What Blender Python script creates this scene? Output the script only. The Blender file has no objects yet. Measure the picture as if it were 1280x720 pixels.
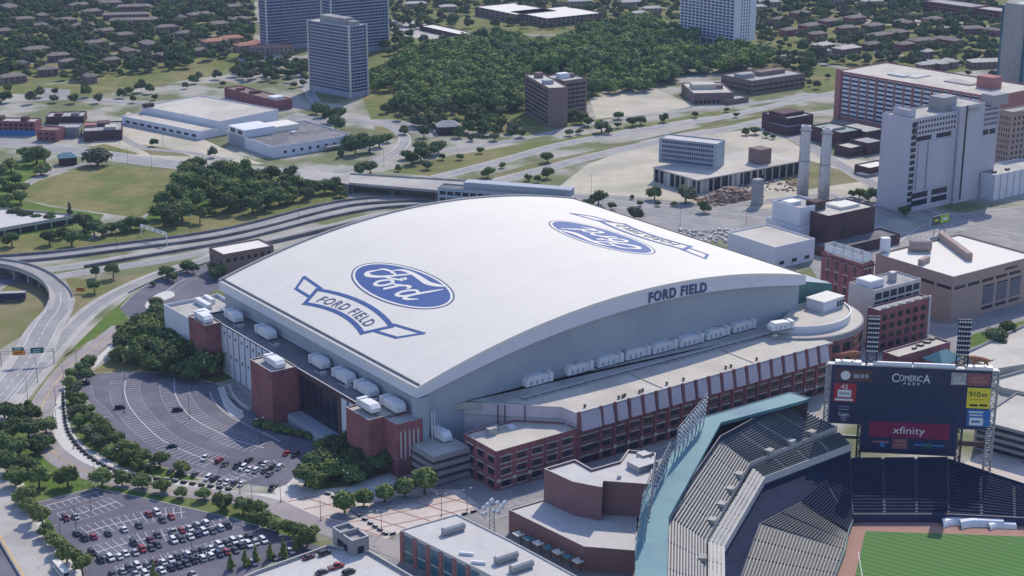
import bpy, bmesh, math, random
import numpy as np
from mathutils import Vector, Matrix
random.seed(7)
sc = bpy.context.scene
col = sc.collection
rad = math.radians

# ------------------------------------------------------------------ view
F, PITCH, CH = 2042.0, rad(17.5), 264.0
cp, sp = math.cos(PITCH), math.sin(PITCH)
cam_d = bpy.data.cameras.new('camera'); cam = bpy.data.objects.new('camera', cam_d); col.objects.link(cam)
cam.location = (0, 0, CH); cam.rotation_euler = (math.pi/2 - PITCH, 0, 0)
cam_d.sensor_width = 36; cam_d.lens = 36*F/1280; cam_d.clip_start = 5; cam_d.clip_end = 20000
sc.camera = cam
AZ, EL = rad(20), rad(43)
w = bpy.data.worlds.new('World'); sc.world = w; w.use_nodes = True
nt = w.node_tree; bg = nt.nodes['Background']; sky = nt.nodes.new('ShaderNodeTexSky')
sky.sky_type = 'NISHITA'; sky.sun_disc = False; sky.sun_elevation = EL; sky.sun_rotation = AZ
sky.air_density = 1.3; sky.dust_density = 0.5; sky.ozone_density = 4.5
tint = nt.nodes.new('ShaderNodeMix'); tint.data_type = 'RGBA'; tint.blend_type = 'MULTIPLY'; tint.inputs[0].default_value = 1; tint.inputs[7].default_value = (1.08, .96, 1.02, 1)
nt.links.new(sky.outputs[0], tint.inputs[6]); nt.links.new(tint.outputs[2], bg.inputs[0]); bg.inputs[1].default_value = 0.15
sd = bpy.data.lights.new('sun', 'SUN'); sd.energy = 3.2; sd.angle = rad(0.5); sd.color = (1, .90, .74)
so = bpy.data.objects.new('sun', sd); col.objects.link(so)
sv = Vector((math.sin(AZ)*math.cos(EL), math.cos(AZ)*math.cos(EL), math.sin(EL)))
so.rotation_euler = sv.to_track_quat('Z', 'Y').to_euler(); so.location = (0, 800, 600)
sc.view_settings.view_transform = 'Standard'; sc.view_settings.look = 'None'
sc.view_settings.gamma = 1; sc.view_settings.exposure = 0.40
sc.render.engine = 'CYCLES'
sc.cycles.max_bounces = 4; sc.cycles.diffuse_bounces = 2; sc.cycles.glossy_bounces = 2
sc.cycles.transmission_bounces = 2; sc.cycles.volume_bounces = 0; sc.cycles.use_denoising = True
sc.cycles.caustics_reflective = False; sc.cycles.caustics_refractive = False

# ------------------------------------------------------------------ places
GA = rad(35.7)                                   # the town's street grid
U = (math.cos(GA), math.sin(GA)); V = (-math.sin(GA), math.cos(GA))
def P(px, py, z=0.0):
    """the place on the level z that is seen at px, py of the 1280 x 720 photograph"""
    dx = (px-640)/F; dy = (360-py)/F
    t = (z-CH)/(-sp + cp*dy)
    return (dx*t, (cp + sp*dy)*t, z)
def scale_at(px, py):
    x, y, z = P(px, py); return F/(y*cp + CH*sp)
def hgt(px, py, by):
    lo, hi = 0, 250
    for i in range(50):
        m = (lo+hi)/2; a = P(px, py, m); f = a[1]*cp + CH*sp
        q = 360 - F*(a[1]*sp - CH*cp)/f
        if q < by: lo = m
        else: hi = m
    return m
O = P(521, 485, 35)
def D(u, v, z=0.0): return (O[0]+u*U[0]+v*V[0], O[1]+u*U[1]+v*V[1], z)

# ------------------------------------------------------------------ mesh builder
class MB:
    def __init__(s): s.v = []; s.f = []; s.m = []
    def poly(s, pts, m=0):
        n = len(s.v); s.v += [tuple(p) for p in pts]; s.f.append(tuple(range(n, n+len(pts)))); s.m.append(m); return s
    def prism(s, pts, z0, z1, m=0, mt=None, bottom=True, top=True):
        mt = m if mt is None else mt
        a = sum(pts[i][0]*pts[(i+1) % len(pts)][1]-pts[(i+1) % len(pts)][0]*pts[i][1] for i in range(len(pts)))
        if a < 0: pts = pts[::-1]
        n = len(s.v); k = len(pts)
        s.v += [(p[0], p[1], z0) for p in pts] + [(p[0], p[1], z1) for p in pts]
        for i in range(k):
            j = (i+1) % k; s.f.append((n+i, n+j, n+k+j, n+k+i)); s.m.append(m)
        if top: s.f.append(tuple(range(n+k, n+2*k))); s.m.append(mt)
        if bottom: s.f.append(tuple(range(n+k-1, n-1, -1))); s.m.append(m)
        return s
    def hexa(s, b, t, m=0, mt=None):             # four bottom points, four top points (counter-clockwise)
        mt = m if mt is None else mt
        n = len(s.v); s.v += [tuple(p) for p in b]+[tuple(p) for p in t]
        for i in range(4):
            j = (i+1) % 4; s.f.append((n+i, n+j, n+4+j, n+4+i)); s.m.append(m)
        s.f.append((n+4, n+5, n+6, n+7)); s.m.append(mt); s.f.append((n+3, n+2, n+1, n)); s.m.append(m); return s
    def box(s, c, ang, sx, sy, z0, z1, m=0, mt=None):    # centred on c, sides sx, sy
        ca, sa = math.cos(ang), math.sin(ang); q = []
        for a, b in ((-1, -1), (1, -1), (1, 1), (-1, 1)):
            q.append((c[0]+a*sx/2*ca-b*sy/2*sa, c[1]+a*sx/2*sa+b*sy/2*ca))
        return s.prism(q, z0, z1, m, mt)
    def tube(s, a, b, r0, r1=None, n=8, m=0, caps=True):
        r1 = r0 if r1 is None else r1
        a = Vector(a); b = Vector(b); d = (b-a).normalized()
        x = d.orthogonal().normalized(); y = d.cross(x); k = len(s.v)
        for p, r in ((a, r0), (b, r1)):
            for i in range(n):
                t = 2*math.pi*i/n; s.v.append(tuple(p + x*math.cos(t)*r + y*math.sin(t)*r))
        for i in range(n):
            j = (i+1) % n; s.f.append((k+i, k+j, k+n+j, k+n+i)); s.m.append(m)
        if caps:
            s.f.append(tuple(range(k+n-1, k-1, -1))); s.m.append(m)
            s.f.append(tuple(range(k+n, k+2*n))); s.m.append(m)
        return s
    def lathe(s, c, prof, n=12, m=0):            # prof: (radius, z) from the bottom up
        k = len(s.v)
        for r, z in prof:
            for i in range(n):
                t = 2*math.pi*i/n; s.v.append((c[0]+r*math.cos(t), c[1]+r*math.sin(t), z))
        for a in range(len(prof)-1):
            for i in range(n):
                j = (i+1) % n; s.f.append((k+a*n+i, k+a*n+j, k+a*n+n+j, k+a*n+n+i)); s.m.append(m)
        s.f.append(tuple(k+i for i in range(n-1, -1, -1))); s.m.append(m)
        e = k+(len(prof)-1)*n; s.f.append(tuple(e+i for i in range(n))); s.m.append(m); return s
    def build(s, name, mats, parent=None, smooth=False):
        me = bpy.data.meshes.new(name)
        off = parent_loc(parent)
        me.from_pydata([(p[0]-off[0], p[1]-off[1], p[2]-off[2]) for p in s.v], [], s.f)
        mats = mats if isinstance(mats, (list, tuple)) else [mats]
        for m in mats: me.materials.append(m)
        if any(s.m): me.polygons.foreach_set('material_index', s.m)
        if smooth: me.polygons.foreach_set('use_smooth', [True]*len(s.f))
        me.update()
        o = bpy.data.objects.new(name, me); col.objects.link(o)
        if parent: o.parent = parent
        return o
def parent_loc(p):
    x = y = z = 0.0
    while p is not None:
        x += p.location.x; y += p.location.y; z += p.location.z; p = p.parent
    return (x, y, z)
def tag(o, label=None, cat=None, group=None, kind=None):
    if label: o['label'] = label
    if cat: o['category'] = cat
    if group: o['group'] = group
    if kind: o['kind'] = kind
    return o
def thing(name, label, cat, loc=(0, 0, 0), group=None):
    o = bpy.data.objects.new(name, None); col.objects.link(o); o.location = (loc[0], loc[1], loc[2] if len(loc) > 2 else 0)
    o.empty_display_size = 1
    return tag(o, label, cat, group)
KIDS = {}; INFO = {}
def dup(root, loc, rotz=0.0, label=None, group=None, scale=None):
    r = root.copy(); col.objects.link(r); r.location = loc; r.rotation_euler = (0, 0, rotz)
    if scale: r.scale = scale
    if label: r['label'] = label
    if group: r['group'] = group
    if root.name not in KIDS: KIDS[root.name] = [(c, list(c.children)) for c in root.children]
    for c, gs in KIDS[root.name]:
        d = c.copy(); col.objects.link(d); d.parent = r
        for g in gs:
            e = g.copy(); col.objects.link(e); e.parent = d
    return r
ORD = ['first', 'second', 'third', 'fourth', 'fifth', 'sixth', 'seventh', 'eighth', 'ninth', 'tenth', 'eleventh', 'twelfth',
       'thirteenth', 'fourteenth', 'fifteenth', 'sixteenth', 'seventeenth', 'eighteenth', 'nineteenth', 'twentieth']
TENS = {2: 'twenty', 3: 'thirty', 4: 'forty', 5: 'fifty', 6: 'sixty'}
def ordinal(i):
    if i < 20: return ORD[i]
    t, o = divmod(i+1, 10)
    return TENS[t]+'-'+ORD[o-1] if o else {3: 'thirtieth', 4: 'fortieth', 5: 'fiftieth'}[t]

# ------------------------------------------------------------------ materials
MATS = {}
def mat(name, c, var=.16, scale=.25, rough=.85, spec=.25, c2=None, c2amt=.5, c2scale=.04, stretch=None, metal=0, fine=1.2):
    """rough matt surface: patchy colour from two noises, an optional second colour in large patches"""
    if name in MATS: return MATS[name]
    m = bpy.data.materials.new(name); m.use_nodes = True; MATS[name] = m
    t = m.node_tree; N = t.nodes; L = t.links; b = N['Principled BSDF']
    b.inputs['Roughness'].default_value = rough; b.inputs['Specular IOR Level'].default_value = spec
    b.inputs['Metallic'].default_value = metal
    tc = N.new('ShaderNodeTexCoord'); mp = N.new('ShaderNodeMapping'); L.new(tc.outputs['Object'], mp.inputs[0])
    if stretch: mp.inputs['Scale'].default_value = stretch
    def noise(sc_, det=4):
        n = N.new('ShaderNodeTexNoise'); n.inputs['Scale'].default_value = sc_; n.inputs['Detail'].default_value = det
        L.new(mp.outputs[0], n.inputs['Vector']); return n
    n1 = noise(scale); n2 = noise(fine, 2)
    ad = N.new('ShaderNodeMath'); ad.operation = 'ADD'; L.new(n1.outputs[0], ad.inputs[0]); L.new(n2.outputs[0], ad.inputs[1])
    mr = N.new('ShaderNodeMapRange'); mr.inputs[1].default_value = .7; mr.inputs[2].default_value = 1.3
    mr.inputs[3].default_value = 1-var; mr.inputs[4].default_value = 1+var; L.new(ad.outputs[0], mr.inputs[0])
    base = None
    if c2:
        n3 = noise(c2scale, 5); r = N.new('ShaderNodeMapRange'); r.inputs[1].default_value = .62-.3*c2amt; r.inputs[2].default_value = .72-.24*c2amt
        L.new(n3.outputs[0], r.inputs[0])
        mx = N.new('ShaderNodeMix'); mx.data_type = 'RGBA'; L.new(r.outputs[0], mx.inputs[0])
        mx.inputs[6].default_value = (*c, 1); mx.inputs[7].default_value = (*c2, 1); base = mx.outputs[2]
    vm = N.new('ShaderNodeVectorMath'); vm.operation = 'SCALE'
    if base: L.new(base, vm.inputs[0])
    else: vm.inputs[0].default_value = c
    L.new(mr.outputs[0], vm.inputs['Scale']); L.new(vm.outputs[0], b.inputs['Base Color'])
    return m
def foliage(name, c, c2, leafvar=.45):
    m = bpy.data.materials.new(name); m.use_nodes = True
    t = m.node_tree; N = t.nodes; L = t.links; b = N['Principled BSDF']
    b.inputs['Roughness'].default_value = .9; b.inputs['Specular IOR Level'].default_value = .1
    tc = N.new('ShaderNodeTexCoord'); oi = N.new('ShaderNodeObjectInfo')
    n = N.new('ShaderNodeTexNoise'); n.inputs['Scale'].default_value = .45; n.inputs['Detail'].default_value = 3
    L.new(tc.outputs['Object'], n.inputs['Vector'])
    g = N.new('ShaderNodeNewGeometry')
    mr = N.new('ShaderNodeMapRange'); mr.inputs[1].default_value = .35; mr.inputs[2].default_value = .65; L.new(n.outputs[0], mr.inputs[0])
    mx = N.new('ShaderNodeMix'); mx.data_type = 'RGBA'; mx.inputs[6].default_value = (*c, 1); mx.inputs[7].default_value = (*c2, 1)
    L.new(mr.outputs[0], mx.inputs[0])
    r1 = N.new('ShaderNodeMapRange'); r1.inputs[3].default_value = 1-leafvar; r1.inputs[4].default_value = 1+leafvar
    L.new(g.outputs['Random Per Island'], r1.inputs[0])
    r2 = N.new('ShaderNodeMapRange'); r2.inputs[3].default_value = .75; r2.inputs[4].default_value = 1.3
    L.new(oi.outputs['Random'], r2.inputs[0])
    mu = N.new('ShaderNodeMath'); mu.operation = 'MULTIPLY'; L.new(r1.outputs[0], mu.inputs[0]); L.new(r2.outputs[0], mu.inputs[1])
    vm = N.new('ShaderNodeVectorMath'); vm.operation = 'SCALE'; L.new(mx.outputs[2], vm.inputs[0]); L.new(mu.outputs[0], vm.inputs['Scale'])
    L.new(vm.outputs[0], b.inputs['Base Color'])
    return m
def glass(name, c, rough=.12, spec=.6):
    return mat(name, c, .3, .12, rough, spec, fine=.5)

M = dict(
 white_roof=mat('white_membrane', (.67, .645, .59), .025, .02, .75, .12, (.655, .63, .575), .4, .05),
 white_wall=mat('white_panel', (.57, .59, .66), .06, .1, .6, .3),
 grey_wall=mat('blue_grey_panel', (.31, .355, .41), .06, .06, .7, .3, (.26, .30, .36), .5, .03),
 pale_panel=mat('lavender_panel', (.49, .45, .51), .08, .15, .7),
 brick=mat('red_brick', (.25, .098, .105), .2, .5, .9, .2, (.19, .08, .092), .5, .08),
 brick_dark=mat('dark_brick', (.10, .055, .06), .2, .4, .9, .2, (.07, .045, .05), .5, .08),
 brick_brown=mat('brown_brick', (.20, .145, .135), .15, .4, .9, .2),
 brick_orange=mat('orange_brick', (.34, .155, .15), .15, .4, .9, .2),
 concrete=mat('concrete', (.40, .39, .37), .12, .25, .9, .2, (.32, .31, .30), .5, .06),
 concrete_grey=mat('grey_concrete', (.30, .30, .31), .12, .2, .9, .2, (.24, .24, .25), .5, .05, (1, 1, .15)),
 concrete_pale=mat('pale_concrete', (.48, .47, .46), .08, .2, .9, .2),
 tan_wall=mat('tan_precast', (.33, .25, .23), .06, .1, .85, .2),
 tan_roof=mat('tan_gravel_roof', (.50, .47, .42), .1, .2, .95, .1, (.43, .40, .36), .5, .05),
 grey_roof=mat('grey_roof', (.36, .35, .35), .14, .15, .95, .1, (.27, .27, .28), .5, .05),
 dark_roof=mat('dark_roof', (.15, .15, .165), .2, .2, .95, .1, (.21, .20, .21), .5, .06),
 brown_roof=mat('brown_shingle', (.20, .175, .165), .2, .3, .95, .1),
 red_roof=mat('terracotta_roof', (.36, .19, .14), .2, .3, .95, .1),
 teal_roof=mat('teal_standing_seam', (.07, .20, .235), .1, .1, .6, .3, (.045, .14, .20), .5, .05),
 teal_dark=mat('dark_teal_metal', (.06, .15, .15), .15, .3, .6),
 asphalt=mat('asphalt', (.115, .112, .145), .12, .12, .9, .2, (.14, .137, .17), .5, .03),
 asphalt_old=mat('worn_asphalt', (.235, .23, .235), .12, .15, .9, .2, (.29, .28, .28), .5, .05),
 road_conc=mat('road_concrete', (.40, .38, .36), .12, .15, .9, .2, (.33, .315, .30), .5, .04),
 road_lane=mat('travelled_lane', (.255, .25, .255), .1, .12, .9, .2, (.31, .30, .30), .5, .05),
 road_pink=mat('brown_asphalt', (.27, .245, .245), .1, .15, .9, .2, (.32, .29, .285), .5, .05),
 paint=mat('road_paint', (.62, .62, .62), .15, .5, .8, .2),
 yellow_paint=mat('yellow_paint', (.60, .40, .12), .15, .5, .8, .2),
 sidewalk=mat('sidewalk', (.53, .51, .48), .1, .3, .9, .2),
 plaza=mat('plaza_paving', (.50, .43, .39), .08, .3, .9, .2, (.55, .49, .44), .5, .08),
 plaza_line=mat('plaza_brick_band', (.28, .15, .13), .15, .5, .9, .2),
 grass=mat('lawn', (.135, .155, .055), .22, .12, 1, .05, (.20, .185, .085), .55, .025),
 grass_green=mat('green_lawn', (.095, .15, .035), .2, .15, 1, .05, (.14, .17, .06), .4, .04),
 grass_dry=mat('dry_verge', (.21, .19, .11), .22, .12, 1, .05, (.15, .155, .065), .6, .03),
 dirt=mat('pale_dirt', (.47, .43, .35), .15, .12, 1, .05, (.38, .36, .29), .5, .03),
 ground=mat('ground', (.34, .325, .29), .2, .06, 1, .05, (.15, .165, .085), .6, .02),
 metal=mat('grey_metal', (.30, .31, .33), .12, .6, .45, .5),
 white_metal=mat('white_metal', (.62, .64, .67), .1, .5, .5, .4),
 dark_metal=mat('dark_metal', (.05, .05, .06), .15, .6, .5, .5),
 glass=glass('dark_glass', (.012, .016, .034), .2, .35),
 glass_blue=glass('blue_glass', (.04, .14, .20)),
 navy=mat('navy_panel', (.014, .022, .075), .12, .1, .5, .4),
 logo_blue=mat('logo_blue', (.038, .085, .26), .05, .1, .6, .2),
 logo_grey=mat('logo_navy', (.07, .085, .17), .05, .1, .6, .2),
 logo_white=mat('logo_white', (.68, .66, .61), .03, .1, .6, .2),
 black=mat('black_rubber', (.015, .015, .017), .2, 1, .8, .3),
 bark=mat('bark', (.09, .07, .055), .2, 1, .95, .1),
 red=mat('red_panel', (.36, .03, .05), .1, .3, .6), yellow=mat('yellow_panel', (.68, .58, .04), .06, .3, .6),
 blue=mat('blue_panel', (.03, .15, .38), .1, .3, .6), crimson=mat('crimson_panel', (.20, .012, .065), .1, .3, .6),
 green_sign=mat('green_sign', (.02, .13, .11), .1, .5, .6), orange_sign=mat('orange_sign', (.65, .22, .03), .1, .5, .6),
 seat=mat('green_seat', (.045, .058, .075), .2, .6, .7, .3), steel_white=mat('white_steel', (.62, .64, .66), .1, .6, .5, .4),
 shade_navy_step=mat('shade_navy_step', (.055, .062, .105), .2, .3, .8),  # concrete steps of the shaded bowl, the shade put into their colour
 shade_navy_deck=mat('shade_navy_deck', (.020, .027, .058), .2, .2, .95, .04), screen=mat('video_glass', (.016, .025, .075), .1, .1, .5, .3), rack=mat('rack_steel', (.16, .19, .24), .2, .6, .6, .3),  # first one: concourse and shaded seats, with the shade in the base colour
 clay=mat('clay_track', (.34, .205, .165), .1, .2, 1, .05), rubble=mat('rubble', (.36, .27, .22), .5, .35, 1, .1, (.18, .13, .11), .6, .25, fine=1.5),
)

# membrane sheets of the big roof: faint seams and slightly different sheets
_m = M['white_roof']; _t = _m.node_tree; _b = _t.nodes['Principled BSDF']; _l = _b.inputs['Base Color'].links[0]; _s = _l.from_socket
_tc = _t.nodes.new('ShaderNodeTexCoord'); _mp = _t.nodes.new('ShaderNodeMapping'); _mp.inputs['Rotation'].default_value = (0, 0, -GA); _t.links.new(_tc.outputs['Object'], _mp.inputs[0])
_br = _t.nodes.new('ShaderNodeTexBrick'); _br.inputs['Color1'].default_value = (1, 1, 1, 1); _br.inputs['Color2'].default_value = (.972, .972, .975, 1); _br.inputs['Mortar'].default_value = (.90, .90, .90, 1)
_br.inputs['Scale'].default_value = 1; _br.inputs['Brick Width'].default_value = 30; _br.inputs['Row Height'].default_value = 6; _br.inputs['Mortar Size'].default_value = .18
_t.links.new(_mp.outputs[0], _br.inputs[0]); _vm = _t.nodes.new('ShaderNodeVectorMath'); _vm.operation = 'MULTIPLY'; _t.links.new(_s, _vm.inputs[0]); _t.links.new(_br.outputs['Color'], _vm.inputs[1]); _t.links.new(_vm.outputs[0], _b.inputs['Base Color'])
# ------------------------------------------------------------------ building helper
def rect(c, lu, lv, ang=GA, iu0=0, iv0=0):
    ux, uy = math.cos(ang), math.sin(ang); vx, vy = -uy, ux
    g = lambda a, b: (c[0]+a*ux+b*vx, c[1]+a*uy+b*vy)
    return [g(iu0, iv0), g(lu-iu0, iv0), g(lu-iu0, lv-iv0), g(iu0, lv-iv0)]
def shell(mb, pts, z0, z, par=.8, t=.35, m=0):
    """walls with a parapet: outside, rim and the parapet's inner side; returns the inner outline"""
    a = sum(pts[i][0]*pts[(i+1) % len(pts)][1]-pts[(i+1) % len(pts)][0]*pts[i][1] for i in range(len(pts)))
    if a < 0: pts = pts[::-1]
    n = len(pts); inner = []
    for i in range(n):
        p = Vector(pts[i]).to_2d() if len(pts[i]) == 2 else Vector(pts[i][:2])
        a_ = Vector(pts[i-1][:2]); b_ = Vector(pts[(i+1) % n][:2])
        d1 = (p-a_).normalized(); d2 = (b_-p).normalized()
        n1 = Vector((-d1.y, d1.x)); n2 = Vector((-d2.y, d2.x)); h = n1+n2
        h = h/max(.3, h.length_squared)*2 if h.length > .05 else n1
        inner.append(tuple(p+h*t))
    for i in range(n):
        j = (i+1) % n
        A0, B0 = pts[i], pts[j]; A1, B1 = inner[i], inner[j]
        mb.poly([(A0[0], A0[1], z0), (B0[0], B0[1], z0), (B0[0], B0[1], z), (A0[0], A0[1], z)], m)
        mb.poly([(A0[0], A0[1], z), (B0[0], B0[1], z), (B1[0], B1[1], z), (A1[0], A1[1], z)], m+1 if m >= 0 else 0)
        mb.poly([(A1[0], A1[1], z), (B1[0], B1[1], z), (B1[0], B1[1], z-par-.3), (A1[0], A1[1], z-par-.3)], m)
    return inner
def wall_block(t, pts, z0, z, wall, roofm, rim=None, par=.8, wname='wall', rname='roof', thick=.35):
    mb = MB(); inner = shell(mb, pts, z0, z, par, thick, 0)
    wo = mb.build(wname, [wall, rim or wall], t)
    ro = MB().prism(inner, z-par-.25, z-par, 0).build(rname, roofm, t)
    return wo, ro
def face_frame(c, lu, lv, ang, face):
    ux, uy = math.cos(ang), math.sin(ang); vx, vy = -uy, ux
    if face == 'R': return (c[0], c[1]), (ux, uy), lu, (uy, -ux)        # along u, looks -v
    if face == 'L': return (c[0], c[1]), (vx, vy), lv, (-ux, -uy)       # along v, looks -u
    if face == 'B': return (c[0]+lv*vx, c[1]+lv*vy), (ux, uy), lu, (vx, vy)
    if face == 'E': return (c[0]+lu*ux, c[1]+lu*uy), (vx, vy), lv, (ux, uy)
def slab_on(mb, o, d, nrm, a0, a1, z0, z1, out, back=.05, m=0):
    q = [(o[0]+d[0]*a+nrm[0]*e, o[1]+d[1]*a+nrm[1]*e) for a, e in ((a0, -back), (a1, -back), (a1, out), (a0, out))]
    mb.prism(q, z0, z1, m)
def windows(t, c, lu, lv, ang, face, n, floors, z0, fh, wh, wf=.6, margin=1.0, m=None, band=False, out=.06, name='window', mull=0, mullm=None, sill=None):
    o, d, ln, nr = face_frame(c, lu, lv, ang, face); m = m or M['glass']
    st = (ln-2*margin)/n; res = []
    for k in range(floors):
        za = z0+k*fh
        if band:
            mb = MB()
            for i in range(n):
                a = margin+st*(i+.5); slab_on(mb, o, d, nr, a-st*wf/2, a+st*wf/2, za, za+wh, out)
            res.append(mb.build(name+'_row' if n > 1 else name, m, t))
        else:
            for i in range(n):
                a = margin+st*(i+.5); mb = MB(); slab_on(mb, o, d, nr, a-st*wf/2, a+st*wf/2, za, za+wh, out)
                ob = mb.build(name, m, t); res.append(ob)
                if sill:
                    sm = MB(); slab_on(sm, o, d, nr, a-st*wf/2-.15, a+st*wf/2+.15, za-.35, za-.01, out+.18, 0); sm.build('sill', sill, ob)
    return res
def place_box(front, z, left=None, right=None, lu=None, lv=None, ang=GA):
    c = P(front[0], front[1], z); ux, uy = math.cos(ang), math.sin(ang)
    if lu is None:
        r = P(right[0], right[1], z); lu = (r[0]-c[0])*ux+(r[1]-c[1])*uy
    if lv is None:
        l = P(left[0], left[1], z); lv = -(l[0]-c[0])*uy+(l[1]-c[1])*ux
    return c, lu, lv
def building(name, label, cat, front, z, left=None, right=None, lu=None, lv=None, ang=GA, wall='concrete', roof='grey_roof', rim=None, par=.8, z0=0, group=None, wins=(), units=(), c=None):
    if c is None: c, lu, lv = place_box(front, z, left, right, lu, lv, ang)
    ctr = rect(c, lu, lv, ang); cx = sum(p[0] for p in ctr)/4; cy = sum(p[1] for p in ctr)/4
    t = thing(name, label, cat, (cx, cy, z0), group)
    wall_block(t, ctr, z0, z, M[wall], M[roof], M[rim] if rim else None, par)
    for wd in wins: windows(t, c, lu, lv, ang, **wd)
    for fu, fv, su, sv_, h, mm in units:          # plant on the roof, as fractions of the plan
        ux, uy = math.cos(ang), math.sin(ang)
        q = (c[0]+fu*lu*ux-fv*lv*uy, c[1]+fu*lu*uy+fv*lv*ux)
        mb = MB().box(q, ang, su, sv_, z-par, z-par+h, 0); mb.box(q, ang, su*.92, sv_*.92, z-par+h, z-par+h+.15, 0)
        mb.build('roof_unit', M[mm], t)
    INFO[t.name] = (c, lu, lv, z)
    return t
# ================================================================== ground, roads, lots
G = lambda pts, z=0: [P(x, y, z) for x, y in pts]
def structure(mb, name, m): return tag(mb.build(name, m), kind='structure')
gm = MB(); gm.poly([(-4200, -300, -.02), (4200, -300, -.02), (4200, 9000, -.02), (-4200, 9000, -.02)]); structure(gm, 'ground', M['ground'])
def spline(pts, n=6):
    out = []; k = len(pts)
    for i in range(k-1):
        p0, p1, p2, p3 = pts[max(0, i-1)], pts[i], pts[i+1], pts[min(k-1, i+2)]
        for s in range(n):
            t = s/n; out.append(tuple(.5*(2*b+(c-a)*t+(2*a-5*b+4*c-d)*t*t+(3*b-a-3*c+d)*t**3) for a, b, c, d in zip(p0, p1, p2, p3)))
    out.append(tuple(pts[-1])); return out
def sheet(name, pts, z, m, px=True, smooth=False):
    q = G(pts) if px else pts
    if smooth: q = spline([p[:2] for p in q]+[q[0][:2]], 4)[:-1]
    a = sum(q[i][0]*q[(i+1) % len(q)][1]-q[(i+1) % len(q)][0]*q[i][1] for i in range(len(q)))
    if a < 0: q = q[::-1]
    return structure(MB().poly([(p[0], p[1], z) for p in q]), name, M[m])
def offs(line, d0, d1, closed=False):
    L_, R_ = [], []
    for i, p in enumerate(line):
        a = Vector(line[max(0, i-1)][:2]); b = Vector(line[min(len(line)-1, i+1)][:2]); d = (b-a).normalized()
        n = Vector((-d.y, d.x)); e0 = d0[i] if isinstance(d0, list) else d0; e1 = d1[i] if isinstance(d1, list) else d1
        L_.append((p[0]+n.x*e0, p[1]+n.y*e0)); R_.append((p[0]+n.x*e1, p[1]+n.y*e1))
    return L_, R_
def ribbon(mb, line, d0, d1, z, dash=None):
    L_, R_ = offs(line, d0, d1); acc = 0
    for i in range(len(line)-1):
        zz = [(p[2] if len(p) > 2 else 0)+z for p in line[i:i+2]]
        s = math.dist(line[i][:2], line[i+1][:2])
        if dash:                                  # painted dashes: length, gap
            k = 0
            while k < s:
                e = min(k+dash[0], s); f0, f1 = k/s, e/s
                g = lambda A, B, f: (A[0]+(B[0]-A[0])*f, A[1]+(B[1]-A[1])*f, zz[0]+(zz[1]-zz[0])*f)
                mb.poly([g(R_[i], R_[i+1], f0), g(R_[i], R_[i+1], f1), g(L_[i], L_[i+1], f1), g(L_[i], L_[i+1], f0)]); k += sum(dash)
        else:
            mb.poly([(*R_[i], zz[0]), (*R_[i+1], zz[1]), (*L_[i+1], zz[1]), (*L_[i], zz[0])])
    return mb
RZ = [0]
def road(pts, w, lane=None, name='road', shoulder='road_conc', deck='road_lane', z=.03, lanes=2, line='paint', edge=True, px3=False, n=6):
    RZ[0] += 1; z += RZ[0]*.003
    c = spline([P(*p) if px3 else P(p[0], p[1])[:2] for p in pts], n)
    structure(ribbon(MB(), c, w/2, -w/2, z), name, M[shoulder])
    lw = lane or w*.72
    structure(ribbon(MB(), c, lw/2, -lw/2, z+.1), 'road_surface', M[deck])
    mk = MB()
    if edge:
        ribbon(mk, c, lw/2-.1, lw/2-.35, z+.2); ribbon(mk, c, -lw/2+.35, -lw/2+.1, z+.2)
    for k in range(1, lanes):
        o = -lw/2+lw*k/lanes; ribbon(mk, c, o+.14, o-.14, z+.2, (3, 9))
    structure(mk, 'road_marking', M[line]); return c
def wall_along(mb, line, d0, d1, h0, h1):
    L_, R_ = offs(line, d0, d1)
    for i in range(len(line)-1):
        za, zb = [(p[2] if len(p) > 2 else 0) for p in line[i:i+2]]
        mb.hexa([(*R_[i], za+h0), (*R_[i+1], zb+h0), (*L_[i+1], zb+h0), (*L_[i], za+h0)],
                [(*R_[i], za+h1), (*R_[i+1], zb+h1), (*L_[i+1], zb+h1), (*L_[i], za+h1)])
    return mb
# lawns and bare ground (lowest sheets)
sheet('lawn', [(14, 246), (48, 226), (105, 208), (140, 207), (224, 213), (216, 235), (196, 262), (172, 272), (128, 266), (60, 256)], .01, 'grass')
sheet('grass_verge', [(-20, 300), (40, 292), (110, 300), (200, 274), (330, 252), (430, 236), (436, 247), (330, 276), (200, 298), (100, 314), (-20, 321)], .01, 'grass')
sheet('grass_verge', [(-20, 380), (15, 352), (48, 350), (62, 364), (55, 390), (36, 414), (-20, 450)], .01, 'grass_dry')
sheet('grass_verge', [(80, 346), (120, 350), (200, 336), (202, 342), (150, 364), (100, 405), (84, 412), (95, 375)], .01, 'grass_dry')
sheet('lawn', [(195, 350), (160, 374), (151, 384), (162, 402), (147, 412), (112, 426), (78, 448), (98, 428), (135, 392), (172, 362)], .011, 'grass_green')
sheet('grass_verge', [(80, 444), (112, 428), (84, 446), (60, 480), (46, 505), (42, 540), (20, 520)], .011, 'grass_dry')
sheet('lawn', [(-20, 520), (40, 500), (52, 560), (66, 578), (118, 602), (118, 609), (46, 626), (20, 612), (-20, 600)], .012, 'grass_green')
sheet('lawn', [(20, 612), (46, 627), (112, 722), (125, 740), (80, 740), (50, 680)], .01, 'grass_green')
sheet('lawn', [(118, 602), (215, 618), (300, 634), (355, 652), (395, 680), (380, 690), (345, 668), (290, 650), (130, 613)], .012, 'grass_green')
sheet('lawn', [(84, 470), (100, 478), (98, 492), (118, 512), (150, 552), (190, 580), (250, 600), (200, 600), (150, 582), (105, 556), (86, 520)], .012, 'grass_green')
sheet('lawn', [(108, 470), (150, 440), (170, 410), (200, 380), (270, 430), (300, 470), (265, 480), (200, 467), (122, 467)], .012, 'grass')
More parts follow.
